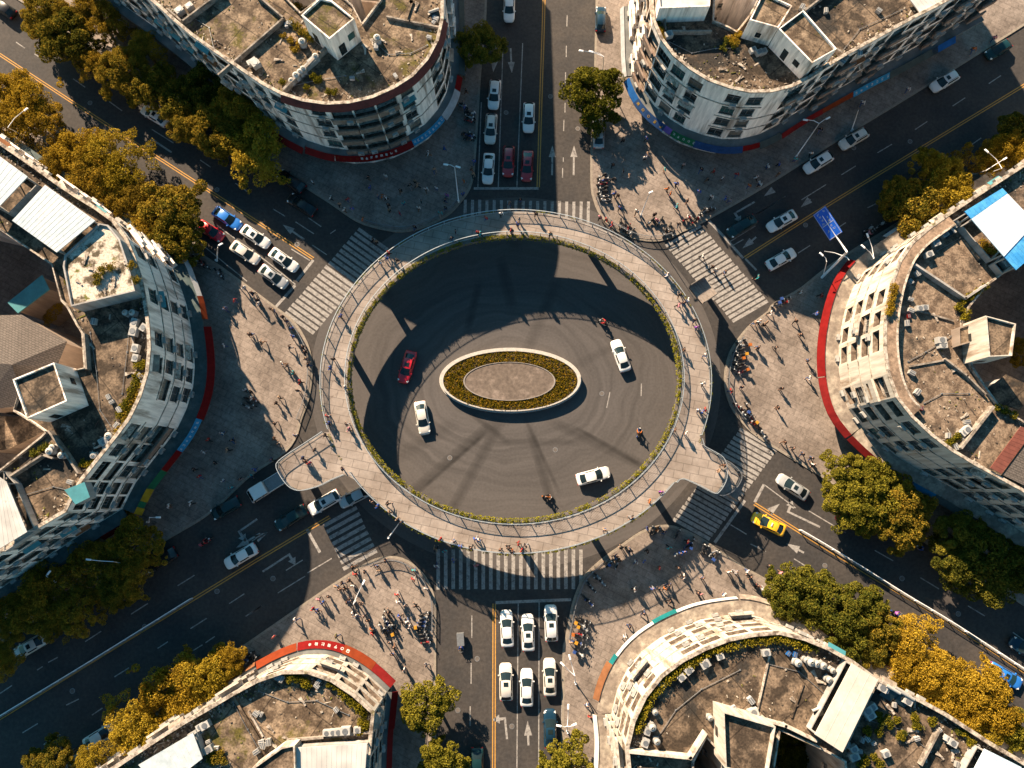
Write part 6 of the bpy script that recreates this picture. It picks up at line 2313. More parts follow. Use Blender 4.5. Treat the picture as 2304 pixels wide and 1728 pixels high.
CROWNS = []
for sd, ncl, per, lf, rg in ((1, 64, 270, .033, .05), (2, 72, 250, .032, .12), (3, 60, 270, .033, .18), (4, 80, 195, .030, .32), (5, 72, 195, .030, .38), (6, 58, 310, .034, .05)):
    CROWNS.append((crown_mesh(sd, ncl, per, lf, ragged=rg).mesh('crown', ['leaf_olive']), trunk_mesh(sd)))
TREES = [
    # place, kind, region, list of x y r
    ('beside the north-west street, north-east side', 'A1', [(280, 60, 150, 'O'), (440, 230, 185, 'O'), (330, 190, 130, 'O'), (660, 130, 125, 'B'), (560, 385, 80, 'B'), (560, 40, 120, 'B'), (750, 440, 145, 'O'), (885, 290, 105, 'B'), (950, 520, 150, 'O'),
                                             (1130, 620, 160, 'O'), (1300, 520, 165, 'K'), (1150, 770, 110, 'O'), (1330, 800, 165, 'O'), (1470, 660, 140, 'B'), (1450, 860, 120, 'O'), (1590, 900, 200, 'G2')]),
    ('beside the north-west street, south-west side', 'A1', [(50, 560, 130, 'G'), (170, 650, 150, 'G'), (40, 790, 150, 'B'), (250, 760, 130, 'B'), (490, 960, 160, 'G'), (640, 960, 140, 'G2'), (540, 1120, 170, 'B'), (760, 1090, 165, 'G2'), (800, 1230, 125, 'B'),
                                             (310, 1020, 100, 'B'), (660, 1250, 100, 'B'), (1010, 1320, 200, 'O'), (1060, 1490, 165, 'O'), (1150, 1380, 110, 'O'), (890, 1440, 110, 'B')]),
    ('beside the north street, west side', 'A2', [(1425, 275, 140, 'K')]),
    ('beside the north street, east side', 'A3', [(595, 585, 192, 'G3')]),
    ('beside the north-east street', 'A4', [(870, 1190, 95, 'O'), (1060, 1015, 90, 'G2'), (1170, 1110, 140, 'G2'), (1000, 1300, 195, 'O'), (1220, 1210, 135, 'G2'), (1430, 980, 110, 'G'), (1540, 930, 130, 'G'), (1590, 820, 120, 'O'), (1640, 960, 110, 'G')]),
    ('beside the south-east street, north-east side', 'B4', [(550, 1385, 112, 'Y'), (720, 1400, 125, 'Y'), (590, 1550, 145, 'Y'), (760, 1540, 155, 'Y'), (930, 1590, 150, 'O')]),
    ('beside the south-east street, north-east side', 'C4', [(640, 70, 120, 'Y'), (800, 80, 130, 'O'), (910, 150, 130, 'O'), (1270, 240, 150, 'K'), (1390, 360, 190, 'K'), (1240, 380, 120, 'K'), (1480, 480, 145, 'K'), (1620, 420, 120, 'K')]),
    ('beside the south-east street, south-west side', 'C4', [(215, 555, 135, 'K2'), (180, 660, 95, 'K2'), (340, 600, 135, 'K2'), (480, 710, 155, 'K2'), (655, 670, 135, 'K2'), (540, 840, 140, 'K2'), (770, 790, 110, 'O'), (700, 930, 105, 'O'), (960, 860, 130, 'G'), (920, 1040, 125, 'G'),
                                             (1080, 1080, 130, 'G'), (1200, 1120, 130, 'G'), (1130, 1240, 110, 'G'), (1380, 1180, 145, 'G'), (1290, 1300, 130, 'G'), (1470, 1310, 130, 'G'), (1420, 1420, 105, 'G2'), (1600, 1420, 115, 'Y')]),
    ('beside the south-west street, north-west side', 'C1', [(830, 260, 140, 'B'), (565, 415, 150, 'B'), (815, 465, 115, 'B'), (715, 575, 100, 'O'), (305, 560, 155, 'B'), (200, 690, 130, 'B'), (450, 690, 120, 'B'), (50, 690, 100, 'O'), (340, 790, 80, 'B'), (10, 850, 85, 'O'), (20, 1005, 80, 'B')]),
    ('beside the south-west street, south-east side', 'C1', [(1050, 1170, 160, 'G'), (1200, 1130, 130, 'G2'), (1350, 1090, 125, 'G2'), (1420, 1000, 85, 'G'), (1120, 1310, 125, 'G'), (820, 1370, 130, 'G2'), (890, 1480, 115, 'G2'), (340, 1620, 105, 'O'), (230, 1650, 80, 'O'), (590, 1620, 95, 'G2')]),
    ('in the dark court of the north-west block', 'A2', [(290, 20, 110, 'O'), (430, -30, 90, 'B')]),
    ('in the court of the south-east block', 'C4', [(200, 1560, 110, 'K2'), (380, 1620, 120, 'K2'), (300, 1480, 60, 'K2')]),
    ('in the small court of the south-east block', 'C3', [(1290, 1620, 90, 'O')]),
    ('in the court of the west block', 'B1', [(440, 690, 75, 'O'), (300, 330, 85, 'B')]),
    ('in the court of the east block', 'B4', [(1640, 630, 80, 'B')]),
    ('beside the south street, west side', 'C2', [(1100, 1255, 142, 'Y'), (1190, 1640, 118, 'Y')]),
    ('beside the south street, east side', 'C3', [(410, 1665, 140, 'Y')]),
]
leafmat('leaf_yellowgreen', (0.040, 0.044, 0.006), (0.104, 0.101, 0.013), (0.215, 0.185, 0.024))
leafmat('leaf_dark', (0.035, 0.041, 0.007), (0.081, 0.084, 0.014), (0.180, 0.153, 0.022))
leafmat('leaf_goldolive', (0.087, 0.065, 0.008), (0.205, 0.152, 0.014), (0.369, 0.262, 0.030))
KIND = {'O': ('olive green tree', 'leaf_olive', (0, 1, 2, 5)), 'G': ('golden orange tree', 'leaf_gold', (3, 4)), 'G2': ('ochre and green tree', 'leaf_goldolive', (3, 4, 1)), 'G3': ('broad yellow green tree', 'leaf_yellowgreen', (0, 5)),
        'B': ('brown tinged tree', 'leaf_brown', (3, 4, 2)), 'K': ('dark green tree', 'leaf_dark', (0, 1, 5)), 'K2': ('fresh green tree', 'leaf_green', (0, 5, 1)), 'Y': ('yellow green tree', 'leaf_yellowgreen', (0, 5, 2))}
rt_ = random.Random(5)
TLAB = []
for place, reg, lst in TREES:
    for x, y, rad, kd in lst:
        px = R(reg, x, y)
        look, lm, vs = KIND[kd]
        zc = 4.2
        p = P(*px, zc + .4)
        sc = rad / KZ / (FPX * CT / (CAM_H - 6)) * 1.27
        sc = max(sc, 1.3)
        cm, tm = CROWNS[rt_.choice(vs)]
        root = tag(empty('street_tree', (p.x, p.y, 0.15)), None, 'tree', 'trees ' + place)
        rz = rt_.uniform(0, 6.28)
        t = link('trunk', tm, root, (0, 0, zc - sc * .25), rz, (sc, sc, (zc - sc * .25) / 1.5))
        o = link('crown', cm, root, (0, 0, zc - sc * .35 + .3), rz, (sc, sc, sc * rt_.uniform(.9, 1.15)))
        o.material_slots[0].link = 'OBJECT'
        o.material_slots[0].material = MATS[lm]
        TLAB.append((root, look, place, px))
unique_labels(TLAB)

# ------------------------------------------------------------------ street lamps, poles and the blue road sign


def lamp(base, top, arms, label, z1=8.0, head=True, colour='pole_white', rad=.07):
    """base and top in photo pixels; arms = list of image offsets from the top"""
    b_ = P(*base, .15)
    t = P(*top, z1)
    t = Vector((b_.x + max(-2.5, min(2.5, t.x - b_.x)), b_.y + max(-2.5, min(2.5, t.y - b_.y)), z1))
    root = tag(empty('street_lamp', b_), label, 'street lamp')
    g = MB()
    g.tube([b_, b_.lerp(t, .5), t], [rad * 1.3, rad, rad * .7], 8)
    g.cyl((b_.x, b_.y, .15), rad * 2.2, .5, 10)
    g.build('pole', colour, root, smooth=True)
    for dx_, dy_ in arms:
        tp = proj(t)
        e = P(tp[0] + dx_, tp[1] + dy_, z1 + .5)
        g = MB()
        m_ = t.lerp(e, .5)
        m_.z = z1 + .5
        g.tube([t, m_, e], [rad * .7, rad * .6, rad * .5], 6)
        a = g.build('arm', colour, root, smooth=True)
        d = (e - t)
        g = MB()
        ee = e + d.normalized() * .3
        g.box((ee.x, ee.y, z1 + .45), (.7, .24, .13), math.atan2(d.y, d.x), 0, .8)
        g.build('lamp_head', ['pole_white'], a)
    return root


lamp(R('A2', 1305, 1255), R('A2', 1280, 1040), [(-16, -6), (5, -2)], 'white street lamp with short arms at the corner of the north-west plaza')
lamp(R('A3', 625, 450), R('A3', 632, 360), [(-24, -11), (-46, -13)], 'white double street lamp above the tree of the north street')
lamp(R('A3', 862, 1340), R('A3', 915, 1205), [(3, -4)], 'slim lamp standing in the middle of the north-east plaza')
lamp(R('A4', 238, 978), R('A4', 385, 768), [(-26, -8), (17, -11)], 'white double armed street lamp on the north-east street pavement')
lamp(R('A4', 585, 815), R('A4', 478, 685), [], 'plain white pole beside the middle white car of the north-east street', 7.5)
lamp(R('A4', 1395, 1095), R('A4', 1390, 1080), [(-30, -36)], 'white street lamp between the golden trees of the north-east street')
lamp(R('A4', 1330, 1090), R('A4', 1330, 1080), [(40, -25)], 'thin pale lamp arm between the trees of the north-east street', 7)
lamp(R('B1', 1350, 1075 - 1000), R('A1', 1405, 1540), [(3, -6)], 'white lamp post at the north-west corner of the west plaza', 6)
lamp(R('A1', 195, 870), R('A1', 190, 850), [(36, -38)], 'blue white street lamp between the golden trees of the north-west street', 8.5)
lamp(R('C1', 795, 390), R('C1', 800, 375), [(-52, -4)], 'white lamp arm over the dark trees of the south-west street', 8.5)
lamp(R('C2', 662, 622), R('C2', 650, 640), [(20, -44)], 'curved white street lamp among the people of the south-west plaza', 8.5)
lamp(R('C2', 870, 225), R('C2', 935, 135), [], 'pink and white post at the southern edge of the ring footbridge', 7)
lamp(R('C3', 455, 1128), R('C3', 452, 1085), [(-24, -22), (-10, -36)], 'white signal post with two arms beside the south street queue', 6)
lamp(R('C3', 405, 1430), R('C3', 405, 1400), [(2, -38), (-14, 0), (12, -2)], 'white signal post beside the dark blue car of the south street', 6)
lamp(R('C1', 345, 500), R('C1', 343, 470), [(0, -6)], 'short white lamp by the west block above the dark trees', 6)
lamp(R('C1', 925, 128), R('C1', 940, 100), [(14, 0)], 'small white lamp at the corner of the yellow awning', 5)
lamp(R('B4', 410, 165), R('B4', 375, 80), [(-8, -14)], 'short bent lamp behind the blue road sign mast', 7)
lamp(R('B4', 680, 80), R('B4', 668, 60), [(-20, -24), (-12, -48)], 'bent pale lamp near the top of the long red awning', 7)
# mast with the blue direction board over the north-east street
b_ = P(*R('B4', 402, 178), .15)
t = P(*R('B4', 560, 12), 7.2)
t = Vector((b_.x + (t.x - b_.x) * .9, b_.y + (t.y - b_.y) * .9, 7.2))
mast = tag(empty('road_sign', b_), 'blue road direction board on a white mast over the north-east street', 'road sign')
g = MB()
e = P(*R('A4', 490, 1470), 7.4)
far = P(*R('A4', 385, 1310), 7.4)
g.tube([b_, b_.lerp(t, .6), t], [.2, .17, .14], 10)
g.tube([t, t.lerp(e, .5), e, e.lerp(far, .8)], [.13, .12, .1, .08], 8)
g.build('mast', 'pole_white', mast, smooth=True)
mat('sign_face', (0.012, 0.10, 0.52), .4, .08, 2)
d = (far - e)
ex = math.atan2(d.y, d.x)
c = e.lerp(far, .5)
u = d.normalized()
nrm = Vector((-u.y, u.x, 0))
if nrm.dot(Vector((1, 1, 0))) < 0:
    nrm = -nrm
back = Vector((.0, 0, 1))
L_ = d.length
tilt = (nrm * .42 + back * .9).normalized()      # the board leans back a little
up = tilt
fn = u.cross(up).normalized()
if fn.z < 0:
    fn = -fn
g = MB()
H2 = 1.15


def sq(x, y, k=.0):
    return c + u * x + up * y + fn * k


cor = [(-L_ / 2, -H2), (L_ / 2, -H2), (L_ / 2, H2), (-L_ / 2, H2)]
g.face([sq(x, y, .06) for x, y in cor])
g.face([sq(x, y, -.04) for x, y in cor])
for i in range(4):
    a, b2 = cor[i], cor[(i + 1) % 4]
    g.face([sq(*a, -.04), sq(*b2, -.04), sq(*b2, .06), sq(*a, .06)])
brd = g.build('board', 'sign_face', mast)
g = MB()


def sbar(x0, y0, x1, y1, w=.07):
    a, b2 = sq(x0, y0, .075), sq(x1, y1, .075)
    dd = (b2 - a).normalized()
    m_ = fn.cross(dd) * w / 2
    g.face([a - m_, b2 - m_, b2 + m_, a + m_])


for i in range(4):
    a, b2 = cor[i], cor[(i + 1) % 4]
    sbar(a[0] * .97, a[1] * .93, b2[0] * .97, b2[1] * .93, .06)
rs = random.Random(2)
for x in (-.36, -.24, -.12, .05, .17, .30, .40):
    for y in (-.45, .42):
        if rs.random() < .8:
            for k in range(3):
                sbar(x * L_ - .14, (y + rs.uniform(-.22, .22)) * H2, x * L_ + .14, (y + rs.uniform(-.22, .22)) * H2, .05)
sbar(-.02 * L_, -.8 * H2, -.02 * L_, .8 * H2, .09)
sbar(-.02 * L_, .1 * H2, .1 * L_, .5 * H2, .09)
g.build('sign_lettering', 'sign_white', brd)
for dx_, dy_ in ((-42, -11), (14, 9)):
    tp = proj(b_.lerp(t, .85))
    s0 = b_.lerp(t, .85)
    e2 = P(tp[0] + dx_, tp[1] + dy_, 6.6)
    g = MB()
    g.tube([s0, s0.lerp(e2, .5) + Vector((0, 0, .3)), e2], [.07, .06, .05], 6)
    g.build('arm', 'pole_white', mast, smooth=True)
# ------------------------------------------------------------------ things standing on the roofs
RLAB = []


def roof_item(kind, b_, reg, x, y, rz=0.0, where='', colour=None, s=1.0):
    z = b_ if isinstance(b_, (int, float)) else b_.zr
    px = R(reg, x, y)
    p = P(*px, z + .5)
    key = (kind, colour)
    if key not in ROOFM:
        g = MB()
        if kind == 'water_tank':
            g.cyl((0, 0, .12), .52, 1.0, 16)
            g.tube([(0, 0, 1.12), (0, 0, 1.30), (0, 0, 1.38)], [.52, .34, .14], 16)
            g.box((0, 0, .06), (1.0, 1.0, .12), 0, 1)
            ms = [colour or 'appliance', 'concrete']
        elif kind == 'solar_heater':
            g.face([(-.8, -.9, .15), (.8, -.9, .15), (.8, .5, .95), (-.8, .5, .95)], 1)
            g.face([(-.8, -.9, .10), (.8, -.9, .10), (.8, .5, .90), (-.8, .5, .90)], 1)
            g.tube([(-.95, .62, 1.05), (.95, .62, 1.05)], .22, 12)
            for q in (-.7, .7):
                g.box((q, .5, .45), (.06, .06, .9))
            ms = ['appliance', 'car_glass']
        elif kind == 'crate':
            g.box((0, 0, .25), (.7, .5, .5), 0, 0)
            g.box((0, 0, .49), (.6, .4, .04), 0, 1)
            g.box((0, 0, .52), (.74, .08, .06), 0, 0)
            ms = [colour or 'appliance', 'rail_dark']
        elif kind == 'condenser':
            g.box((0, 0, .45), (1.0, .75, .75), 0, 0)
            g.tube([(0, 0, .8), (0, 0, .86)], .31, 14, 1)
            for q in (-.4, .4):
                g.box((q, 0, .05), (.08, .7, .1), 0, 1)
            ms = [colour or 'appliance', 'rail_dark']
        elif kind == 'shrub':
            r_ = random.Random(hash(colour or 'x') % 97)
            for k in range(9):
                a = r_.uniform(0, 6.28)
                d_ = r_.uniform(0, .6)
                leaf_ball(g, (d_ * math.cos(a), d_ * math.sin(a), .35 + r_.uniform(-.1, .25)), (.38, .38, .32), 46, .11, r_, .3)
            ms = [colour or 'leaf_hedge']
        elif kind == 'debris_board':
            g.box((0, 0, .1), (1.2, .24, .06), 0.1, 0)
            g.box((.15, .12, .16), (.9, .18, .05), .5, 0)
            ms = [colour or 'parapet_cap']
        ROOFM[key] = g.mesh(kind, ms, kind == 'water_tank')
    o = link(kind, ROOFM[key], None, (p.x, p.y, z + .01), rz, (s, s, s))
    o['category'] = {'water_tank': 'water tank', 'solar_heater': 'solar heater', 'crate': 'crate', 'condenser': 'air conditioner', 'shrub': 'shrub', 'debris_board': 'boards'}[kind]
    cl = {'leaf_gold': 'golden ', 'leaf_green': 'green ', 'leaf_hedge': 'yellow green ', 'leaf_olive': 'olive ', 'sign_blue': 'blue ', 'sign_red': 'red ', 'sign_teal': 'teal ', 'sheet_teal': 'teal ', 'appliance': 'pale ', 'sign_brown': 'brown ', None: 'white '}.get(colour, '')
    cl = '' if kind == 'debris_board' and colour is None else cl
    nm = {'water_tank': 'round water tank', 'solar_heater': 'solar water heater with dark panel', 'crate': 'storage box', 'condenser': 'air conditioning unit', 'shrub': 'shrub growing', 'debris_board': 'loose boards lying'}[kind]
    cl = '' if kind in ('solar_heater',) else cl
    RLAB.append((o, f"{cl}{nm}", where, px))
    o['group'] = f"{o['category']} items {where}"
    return o


ROOFM = {}
ri = random.Random(77)


def many(kind, b_, reg, where, txt, colour=None, s=1.0):
    for e in txt.split(','):
        q = e.split()
        roof_item(kind, b_, reg, float(q[0]), float(q[1]), ri.uniform(0, 3.14) if len(q) < 3 else math.radians(float(q[2])), where, colour, s * ri.uniform(.85, 1.15))


NWR, NER, WR, ER, SER, SWR = [f'on the {x} block roof' for x in ('north-west', 'north-east', 'west', 'east', 'south-east', 'south-west')]
B = BLD
many('water_tank', B['NW'], 'A2', NWR, '268 508,298 478,322 455,342 438,418 360,800 245,335 270', None, .8)
many('condenser', B['NW'], 'A2', NWR, '370 410 45,395 385 45,30 385 40,45 400 40')
many('shrub', B['NW'], 'A2', NWR, '200 508,395 475,440 490,350 540,490 570,530 575,420 500', 'leaf_hedge', .8)
many('shrub', B['NW'], 'A2', NWR, '290 160,330 190,370 215,395 235,255 130', 'leaf_olive', .9)
many('shrub', B['NW'], 'A2', NWR, '250 245,300 265,210 220,280 310', 'leaf_brown', .8)
many('debris_board', B['NW'], 'A2', NWR, '730 280,765 250,720 300,830 240,930 310,1010 220,1040 30,1140 65,180 360,690 440')
many('crate', B['NW'], 'A2', NWR, '910 465,1150 130,1160 110,250 140,230 150,790 285,560 330,640 480,1120 225', 'sign_grey')
many('solar_heater', B['NW'], 'A2', NWR, '1160 95 20', None, .8)
many('condenser', B['NW'], 'A1', NWR, '1180 40 40,1120 70 40,1560 390 30,1600 400 30')
many('shrub', B['NE'], 'A3', NER, '945 80,965 130,985 180,1005 225,1420 240,1470 205,1450 260', 'leaf_gold', .8)
many('shrub', B['NE'], 'A3', NER, '1400 250,1440 270,1380 290', 'leaf_green', .9)
many('condenser', B['NE'], 'A3', NER, '1035 218 20,1055 70 0,1560 310 25,1600 325 25,1625 320 25')
many('debris_board', B['NE'], 'A3', NER, '1380 420,1500 400,1480 480,1120 365,1140 180')
many('crate', B['NE'], 'A4', NER, '210 540,235 525,270 510,300 60,280 40,530 380,550 350,640 330,760 60,430 60', 'appliance')
many('shrub', B['NE'], 'A4', NER, '330 160,310 190,460 290,270 505', 'leaf_hedge', .6)
many('water_tank', B['NE'], 'A4', NER, '205 545,180 550', None, .6)
many('shrub', B['W'], 'B1', WR, '860 720,885 730,840 790,850 830,830 880,805 920,790 950,775 985,745 1030,800 1010,560 1350,590 1320,520 1340', 'leaf_hedge', .95)
many('shrub', B['W'], 'B1', WR, '430 150,415 200,450 240,250 1240,210 1265,290 1225', 'leaf_green', .9)
many('shrub', 18.4, 'B1', 'on the rubble roof of the west block', '610 160,640 120,820 100,840 190,600 200,690 110', 'leaf_olive', .9)
many('debris_board', 18.4, 'B1', 'on the rubble roof of the west block', '560 120,700 200,760 60,520 60,640 260,480 200')
many('condenser', B['W'], 'B1', WR, '840 460 80,835 515 80,895 490 60,845 620 80,845 680 80,660 1200 30,640 1195 30')
many('water_tank', B['W'], 'B1', WR, '685 1165,588 1285,330 1235,320 1260,390 1285,785 400,830 400', None, .8)
many('crate', B['W'], 'B1', WR, '670 920,690 950,720 1095,650 1230,740 1000,870 790,890 830,580 450,430 1450', 'appliance')
many('debris_board', B['W'], 'B1', WR, '400 1100,420 1130,880 860,860 900,560 600,600 1230,800 770')
many('shrub', B['E'], 'B4', ER, '1260 370,1290 330,1330 300,1370 270,1420 240,1285 430,1300 400,1210 1200,1240 1170,1190 1220,1500 990,1540 1010,1600 1040', 'leaf_hedge', .85)
many('condenser', B['E'], 'B4', ER, '1065 35 20,1010 370 0,1040 365 0,1140 570 0,1150 600 0,1285 1140 40,1300 1125 40')
many('crate', B['E'], 'B4', ER, '960 380,935 460,960 310,1000 150,960 200,965 770,1000 890,1310 1075,1290 1180,1240 1230,1195 1160', 'appliance')
many('crate', B['E'], 'B4', ER, '950 415,1030 990,935 455', 'sign_red', .7)
many('condenser', B['E'], 'A4', ER, '1165 1460 35,1230 1400 35,1110 1515 20,1530 1620 30,1550 1640 30')
many('shrub', B['E'], 'A4', ER, '1410 1510,1440 1540,1480 1560', 'leaf_gold', .9)
many('solar_heater', B['E'], 'A4', ER, '1190 1440 -50', None, .8)
many('shrub', 17.15, 'B4', 'on the tiled ledge of the east block', '855 235,850 265,840 300,835 330,830 360,825 390', 'leaf_gold', .75)
many('debris_board', B['E'], 'B4', ER, '1320 1080,1250 1150,1300 1040,1120 420,1250 750')
many('condenser', B['SE'], 'C3', SER, '1160 1050 40,1115 1095 40,1260 1010 30,1355 965 20,905 1430 70,890 1500 70,1560 1310 20,1640 940 10')
many('water_tank', B['SE'], 'C3', SER, '1292 1345,930 1400,950 1310,960 1490', None, .75)
many('crate', B['SE'], 'C3', SER, '1440 1290,1480 1310,1350 1420,990 1140,1470 880,1550 1240', 'sign_grey')
many('crate', B['SE'], 'C4', SER, '45 940,200 950,240 955', 'sign_blue', .8)
many('water_tank', B['SE'], 'C4', SER, '300 985,325 995,362 1005,402 1018,465 1050,440 1105,245 1000', None, .8)
many('solar_heater', B['SE'], 'C4', SER, '380 1310 20,820 1190 -30,870 1200 -30,910 1230 -30', None, .8)
many('condenser', B['SE'], 'C4', SER, '770 1155 -30,790 1165 -30,930 1240 -30,680 1300 30,710 1280 30,700 1330 30,600 1540 30,600 1585 20,1190 1480 -30,1210 1500 -30,800 1570 20')
many('shrub', B['SE'], 'C4', SER, '760 1340,870 1370,990 1350,1000 1400,900 1470,690 1440,760 1450,730 1600,760 1640,830 1400,1290 1450,1340 1500,1090 1380,680 1620', 'leaf_hedge', .85)
many('shrub', B['SE'], 'C4', SER, '780 1380,820 1350,920 1450,300 900,340 910,370 900,650 1650,1260 1430', 'leaf_green', .8)
many('crate', B['SE'], 'C4', SER, '860 1270,660 1490,690 1480,730 1510,570 1520,640 1560,1000 1480,1140 1430,1250 1560,1250 1640,1380 1530', 'appliance', .8)
many('debris_board', B['SE'], 'C4', SER, '800 1380,960 1500,980 1430,1060 1600,1150 1590,1230 1590,840 1300,370 1090,410 1130,240 1250')
many('condenser', B['SW'], 'C2', SWR, '485 1440 3,525 1437 3,560 1434 3,603 1425 3,675 1422 3')
many('shrub', B['SW'], 'C2', SWR, '265 1095,300 1110,335 1125,350 1145,500 1140,535 1160,570 1185,600 1210,630 1235,655 1260,680 1285,700 1310,715 1340,700 1375,720 1400,690 1440', 'leaf_hedge', .9)
many('crate', B['SW'], 'C2', SWR, '430 1125,420 1150,180 1095,200 1105,75 1500,90 1520,45 1560,120 1500,40 1325,540 1300', 'appliance')
many('debris_board', B['SW'], 'C2', SWR, '230 1480,440 1490,620 1460,330 1250,130 1420')
many('condenser', B['SW'], 'C1', SWR, '1280 1390 30,1250 1400 30,1300 1540 30,1210 1450 30')
many('shrub', B['SW'], 'C1', SWR, '1330 1570,1360 1600,1300 1600,1390 1620,1370 1560,1330 1620', 'leaf_olive', .8)
many('crate', B['SW'], 'C1', SWR, '1240 1440,1290 1500,1220 1480,1340 1540,1600 1320,1620 1330,1630 1520', 'appliance', .8)
unique_labels(RLAB)
# hedge band inside the curved parapet of the south-east block
g = MB()
rh = random.Random(8)
ln = offset_line(smooth_line(PP(B['SE'].segs[1]['pts'], 17.0), .5), -.95 * B['SE'].sg)
for p in ln[4:int(len(ln) * .93)]:
    for k in range(3):
        leaf_ball(g, (p.x + rh.uniform(-.3, .3), p.y + rh.uniform(-.3, .3), B['SE'].zr + .5), (.5, .5, .55), 34, .12, rh, .3)
tag(g.build('hedge', 'leaf_hedge'), 'long yellow green hedge inside the curved parapet of the south-east block', 'hedge')
g = MB()
ln = offset_line(smooth_line(PP(B['W'].segs[1]['pts'], 17.0), .5), -.8 * B['W'].sg)
for p in ln[int(len(ln) * .5):int(len(ln) * .78)]:
    for k in range(2):
        leaf_ball(g, (p.x + rh.uniform(-.4, .4), p.y + rh.uniform(-.4, .4), B['W'].zr + .4), (.45, .45, .45), 30, .12, rh, .3)
tag(g.build('hedge', 'leaf_olive'), 'scruffy hedge inside the parapet of the west block', 'hedge')
# ------------------------------------------------------------------ low houses in the court of the west block


def low_house(label, px, z, wallm, roofm, apex=None):
    w = PP(px, z)
    if area(w) < 0:
        w = w[::-1]
    c = sum(w, Vector()) / len(w)
    root = tag(empty('house', (c.x, c.y, 0)), label, 'house')
    g = MB()
    for i in range(len(w)):
        a_, b2 = w[i], w[(i + 1) % len(w)]
        g.face([(a_.x, a_.y, 0), (b2.x, b2.y, 0), (b2.x, b2.y, z), (a_.x, a_.y, z)])
    g.build('wall', wallm, root)
    g = MB()
    ov = offset_line(w, .35, True)
    if apex:
        t0, t1 = P(*apex[0], z + 2.4), P(*apex[1], z + 2.4)
        for i in range(len(ov)):
            a_, b2 = ov[i], ov[(i + 1) % len(ov)]
            na = t0 if (a_ - t0).length < (a_ - t1).length else t1
            nb = t0 if (b2 - t0).length < (b2 - t1).length else t1
            g.face([a_, b2, nb] if na is nb else [a_, b2, nb, na])
    else:
        g.prism(ov, z, z + .2)
    g.build('roof', roofm, root)
    return root


low_house('low house with a grey brown tiled hip roof in the west court', RL('B1', (-120, 420), (130, 425), (405, 585), (345, 720), (90, 830), (150, 960), (-120, 1000)), 11.5, 'wall_brown', 'tile_grey', (R('B1', 75, 720), R('B1', -120, 700)))
low_house('brown flat roofed house at the southern end of the west court', RL('B1', (-120, 1050), (140, 1060), (265, 1130), (60, 1230), (-120, 1260)), 7.5, 'wall_brown', 'roof_dark')
low_house('narrow house under a teal sheet roof in the west court', RL('B1', (65, 345), (272, 178), (300, 245), (112, 388)), 9.0, 'wall_brown', 'sheet_teal')
low_house('low house with a dark roof in the east court', RL('B4', (1440, 880), (1545, 800), (1700, 870), (1620, 990), (1505, 950)), 13.0, 'wall_grey', 'roof_dark')
low_house('grey house standing deep in the north-east court', RL('A3', (1330, -60), (1560, -60), (1500, 90), (1345, 60)), 8.0, 'wall_grey', 'sheet_teal')

# ------------------------------------------------------------------ small rubble and litter strewn over the roofs, too much of it to count
mat('rubble_pale', (0.30, 0.265, 0.22), .95, .4, 5)
mat('rubble_dark', (0.05, 0.04, 0.033), .95, .4, 5)
mat('rubble_moss', (0.10, 0.095, 0.02), .95, .4, 5)


def inside(p, poly):
    c = False
    n = len(poly)
    for i in range(n):
        a, b2 = poly[i], poly[i - 1]
        if (a[1] > p[1]) != (b2[1] > p[1]) and p[0] < (b2[0] - a[0]) * (p[1] - a[1]) / (b2[1] - a[1]) + a[0]:
            c = not c
    return c


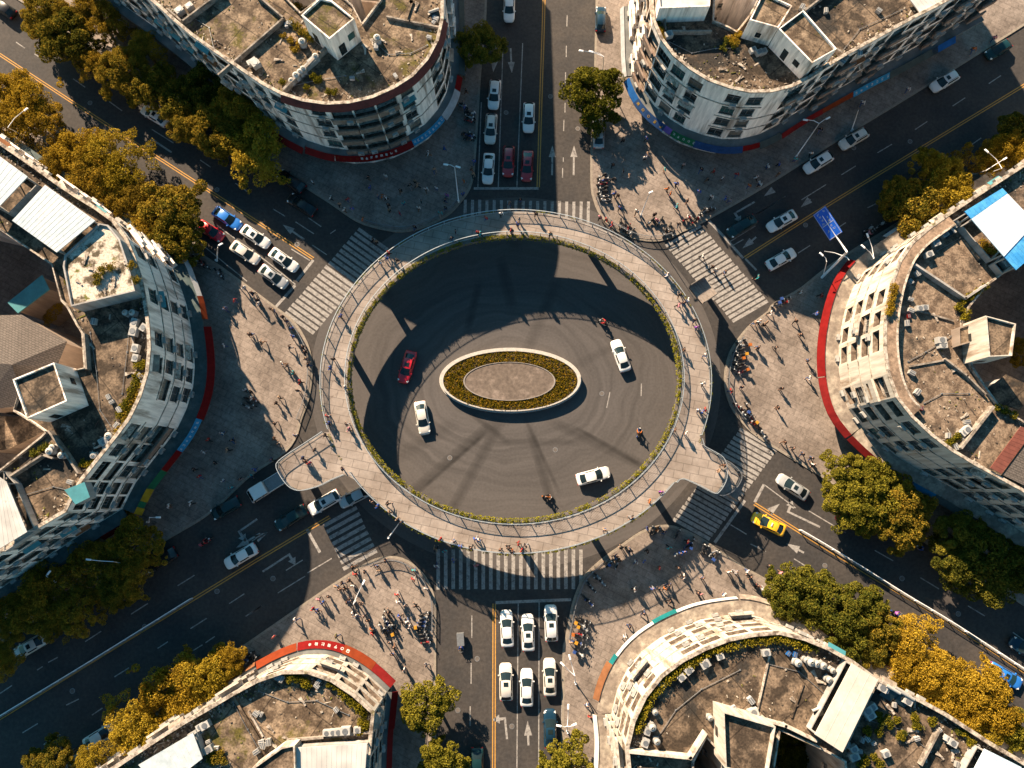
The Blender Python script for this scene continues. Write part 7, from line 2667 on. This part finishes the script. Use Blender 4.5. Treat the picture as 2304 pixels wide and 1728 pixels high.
rq = random.Random(404)
for nm, words_ in (('NW', 'north-west'), ('NE', 'north-east'), ('W', 'west'), ('E', 'east'), ('SE', 'south-east'), ('SW', 'south-west')):
    b = B[nm]
    vis = [p for p in b.inn if in_frame((p.x, p.y, b.zr), 40)]
    x0, x1 = min(p.x for p in vis), max(p.x for p in vis)
    y0, y1 = min(p.y for p in vis), max(p.y for p in vis)
    pad = 14
    hl = [PP(h_, b.zr) for h_ in b.hole_px]
    centres = [(rq.uniform(x0 - pad, x1 + pad), rq.uniform(y0 - pad, y1 + pad)) for _ in range(40)]
    edge = [p for p in b.inn if in_frame((p.x, p.y, b.zr), 30)]
    g = MB()
    tries = 0
    while len(g.f) < 6 * 620 and tries < 9000:
        tries += 1
        k = rq.random()
        if k < .42:
            e = rq.choice(edge)
            p = (e.x + rq.gauss(0, .8), e.y + rq.gauss(0, .8))
        elif k < .8:
            c = rq.choice(centres)
            p = (c[0] + rq.gauss(0, 1.3), c[1] + rq.gauss(0, 1.3))
        else:
            p = (rq.uniform(x0 - pad, x1 + pad), rq.uniform(y0 - pad, y1 + pad))
        if not in_frame((p[0], p[1], b.zr), 20) or not inside(p, b.inn) or any(inside(p, h_) for h_ in hl):
            continue
        sx_, sy_ = rq.uniform(.06, .34), rq.uniform(.05, .22)
        if rq.random() < .12:
            sx_ *= 3.2
        hz = rq.uniform(.03, .14)
        g.box((p[0], p[1], b.zr + hz / 2 + .002), (sx_, sy_, hz), rq.uniform(0, 3.1), rq.choice([0, 0, 0, 1, 1, 2]), rq.uniform(.5, 1))
    o = g.build('rubble', ['rubble_pale', 'rubble_dark', 'rubble_moss'])
    tag(o, f'small rubble and litter strewn over the {words_} block roof', 'rubble', kind='stuff')

# ------------------------------------------------------------------ cast iron covers in the roads and on the deck
MLAB = []
g = MB()
g.cyl((0, 0, 0), .36, .012, 18, 0)
g.tube([(0, 0, .012), (0, 0, .014)], [.29, .27], 18, 1)
MAN = g.mesh('manhole_cover', ['rail_dark', 'concrete_dark'])
for where, lst, z in (('in the north-west street', [R('A1', 560, 640), R('A1', 1350, 1180), R('A2', 300, 1520)], .005), ('in the south-west street', [R('C1', 900, 780), R('C1', 1350, 560), R('C1', 450, 1180), R('C2', 150, 480)], .005),
                      ('in the south street', [R('C2', 1420, 980), R('C3', 60, 1400), R('C2', 1300, 1300)], .005), ('in the south-east street', [R('C4', 420, 400), R('C4', 900, 480), R('C4', 1250, 700)], .005),
                      ('in the north-east street', [R('A4', 600, 920), R('A4', 950, 880), R('A4', 300, 1400)], .005), ('in the roundabout asphalt', [R('B3', 620, 900), R('B2', 1250, 1300), R('B3', 330, 1250)], .009),
                      ('in the north street', [R('A3', 300, 600), R('A3', 470, 800), R('A2', 1600, 700)], .005)):
    for px in lst:
        p = P(px[0], px[1], z)
        o = link('manhole_cover', MAN, None, p)
        o['category'] = 'manhole cover'
        o['group'] = 'manhole covers ' + where
        MLAB.append((o, 'round iron manhole cover', where, px))
unique_labels(MLAB)
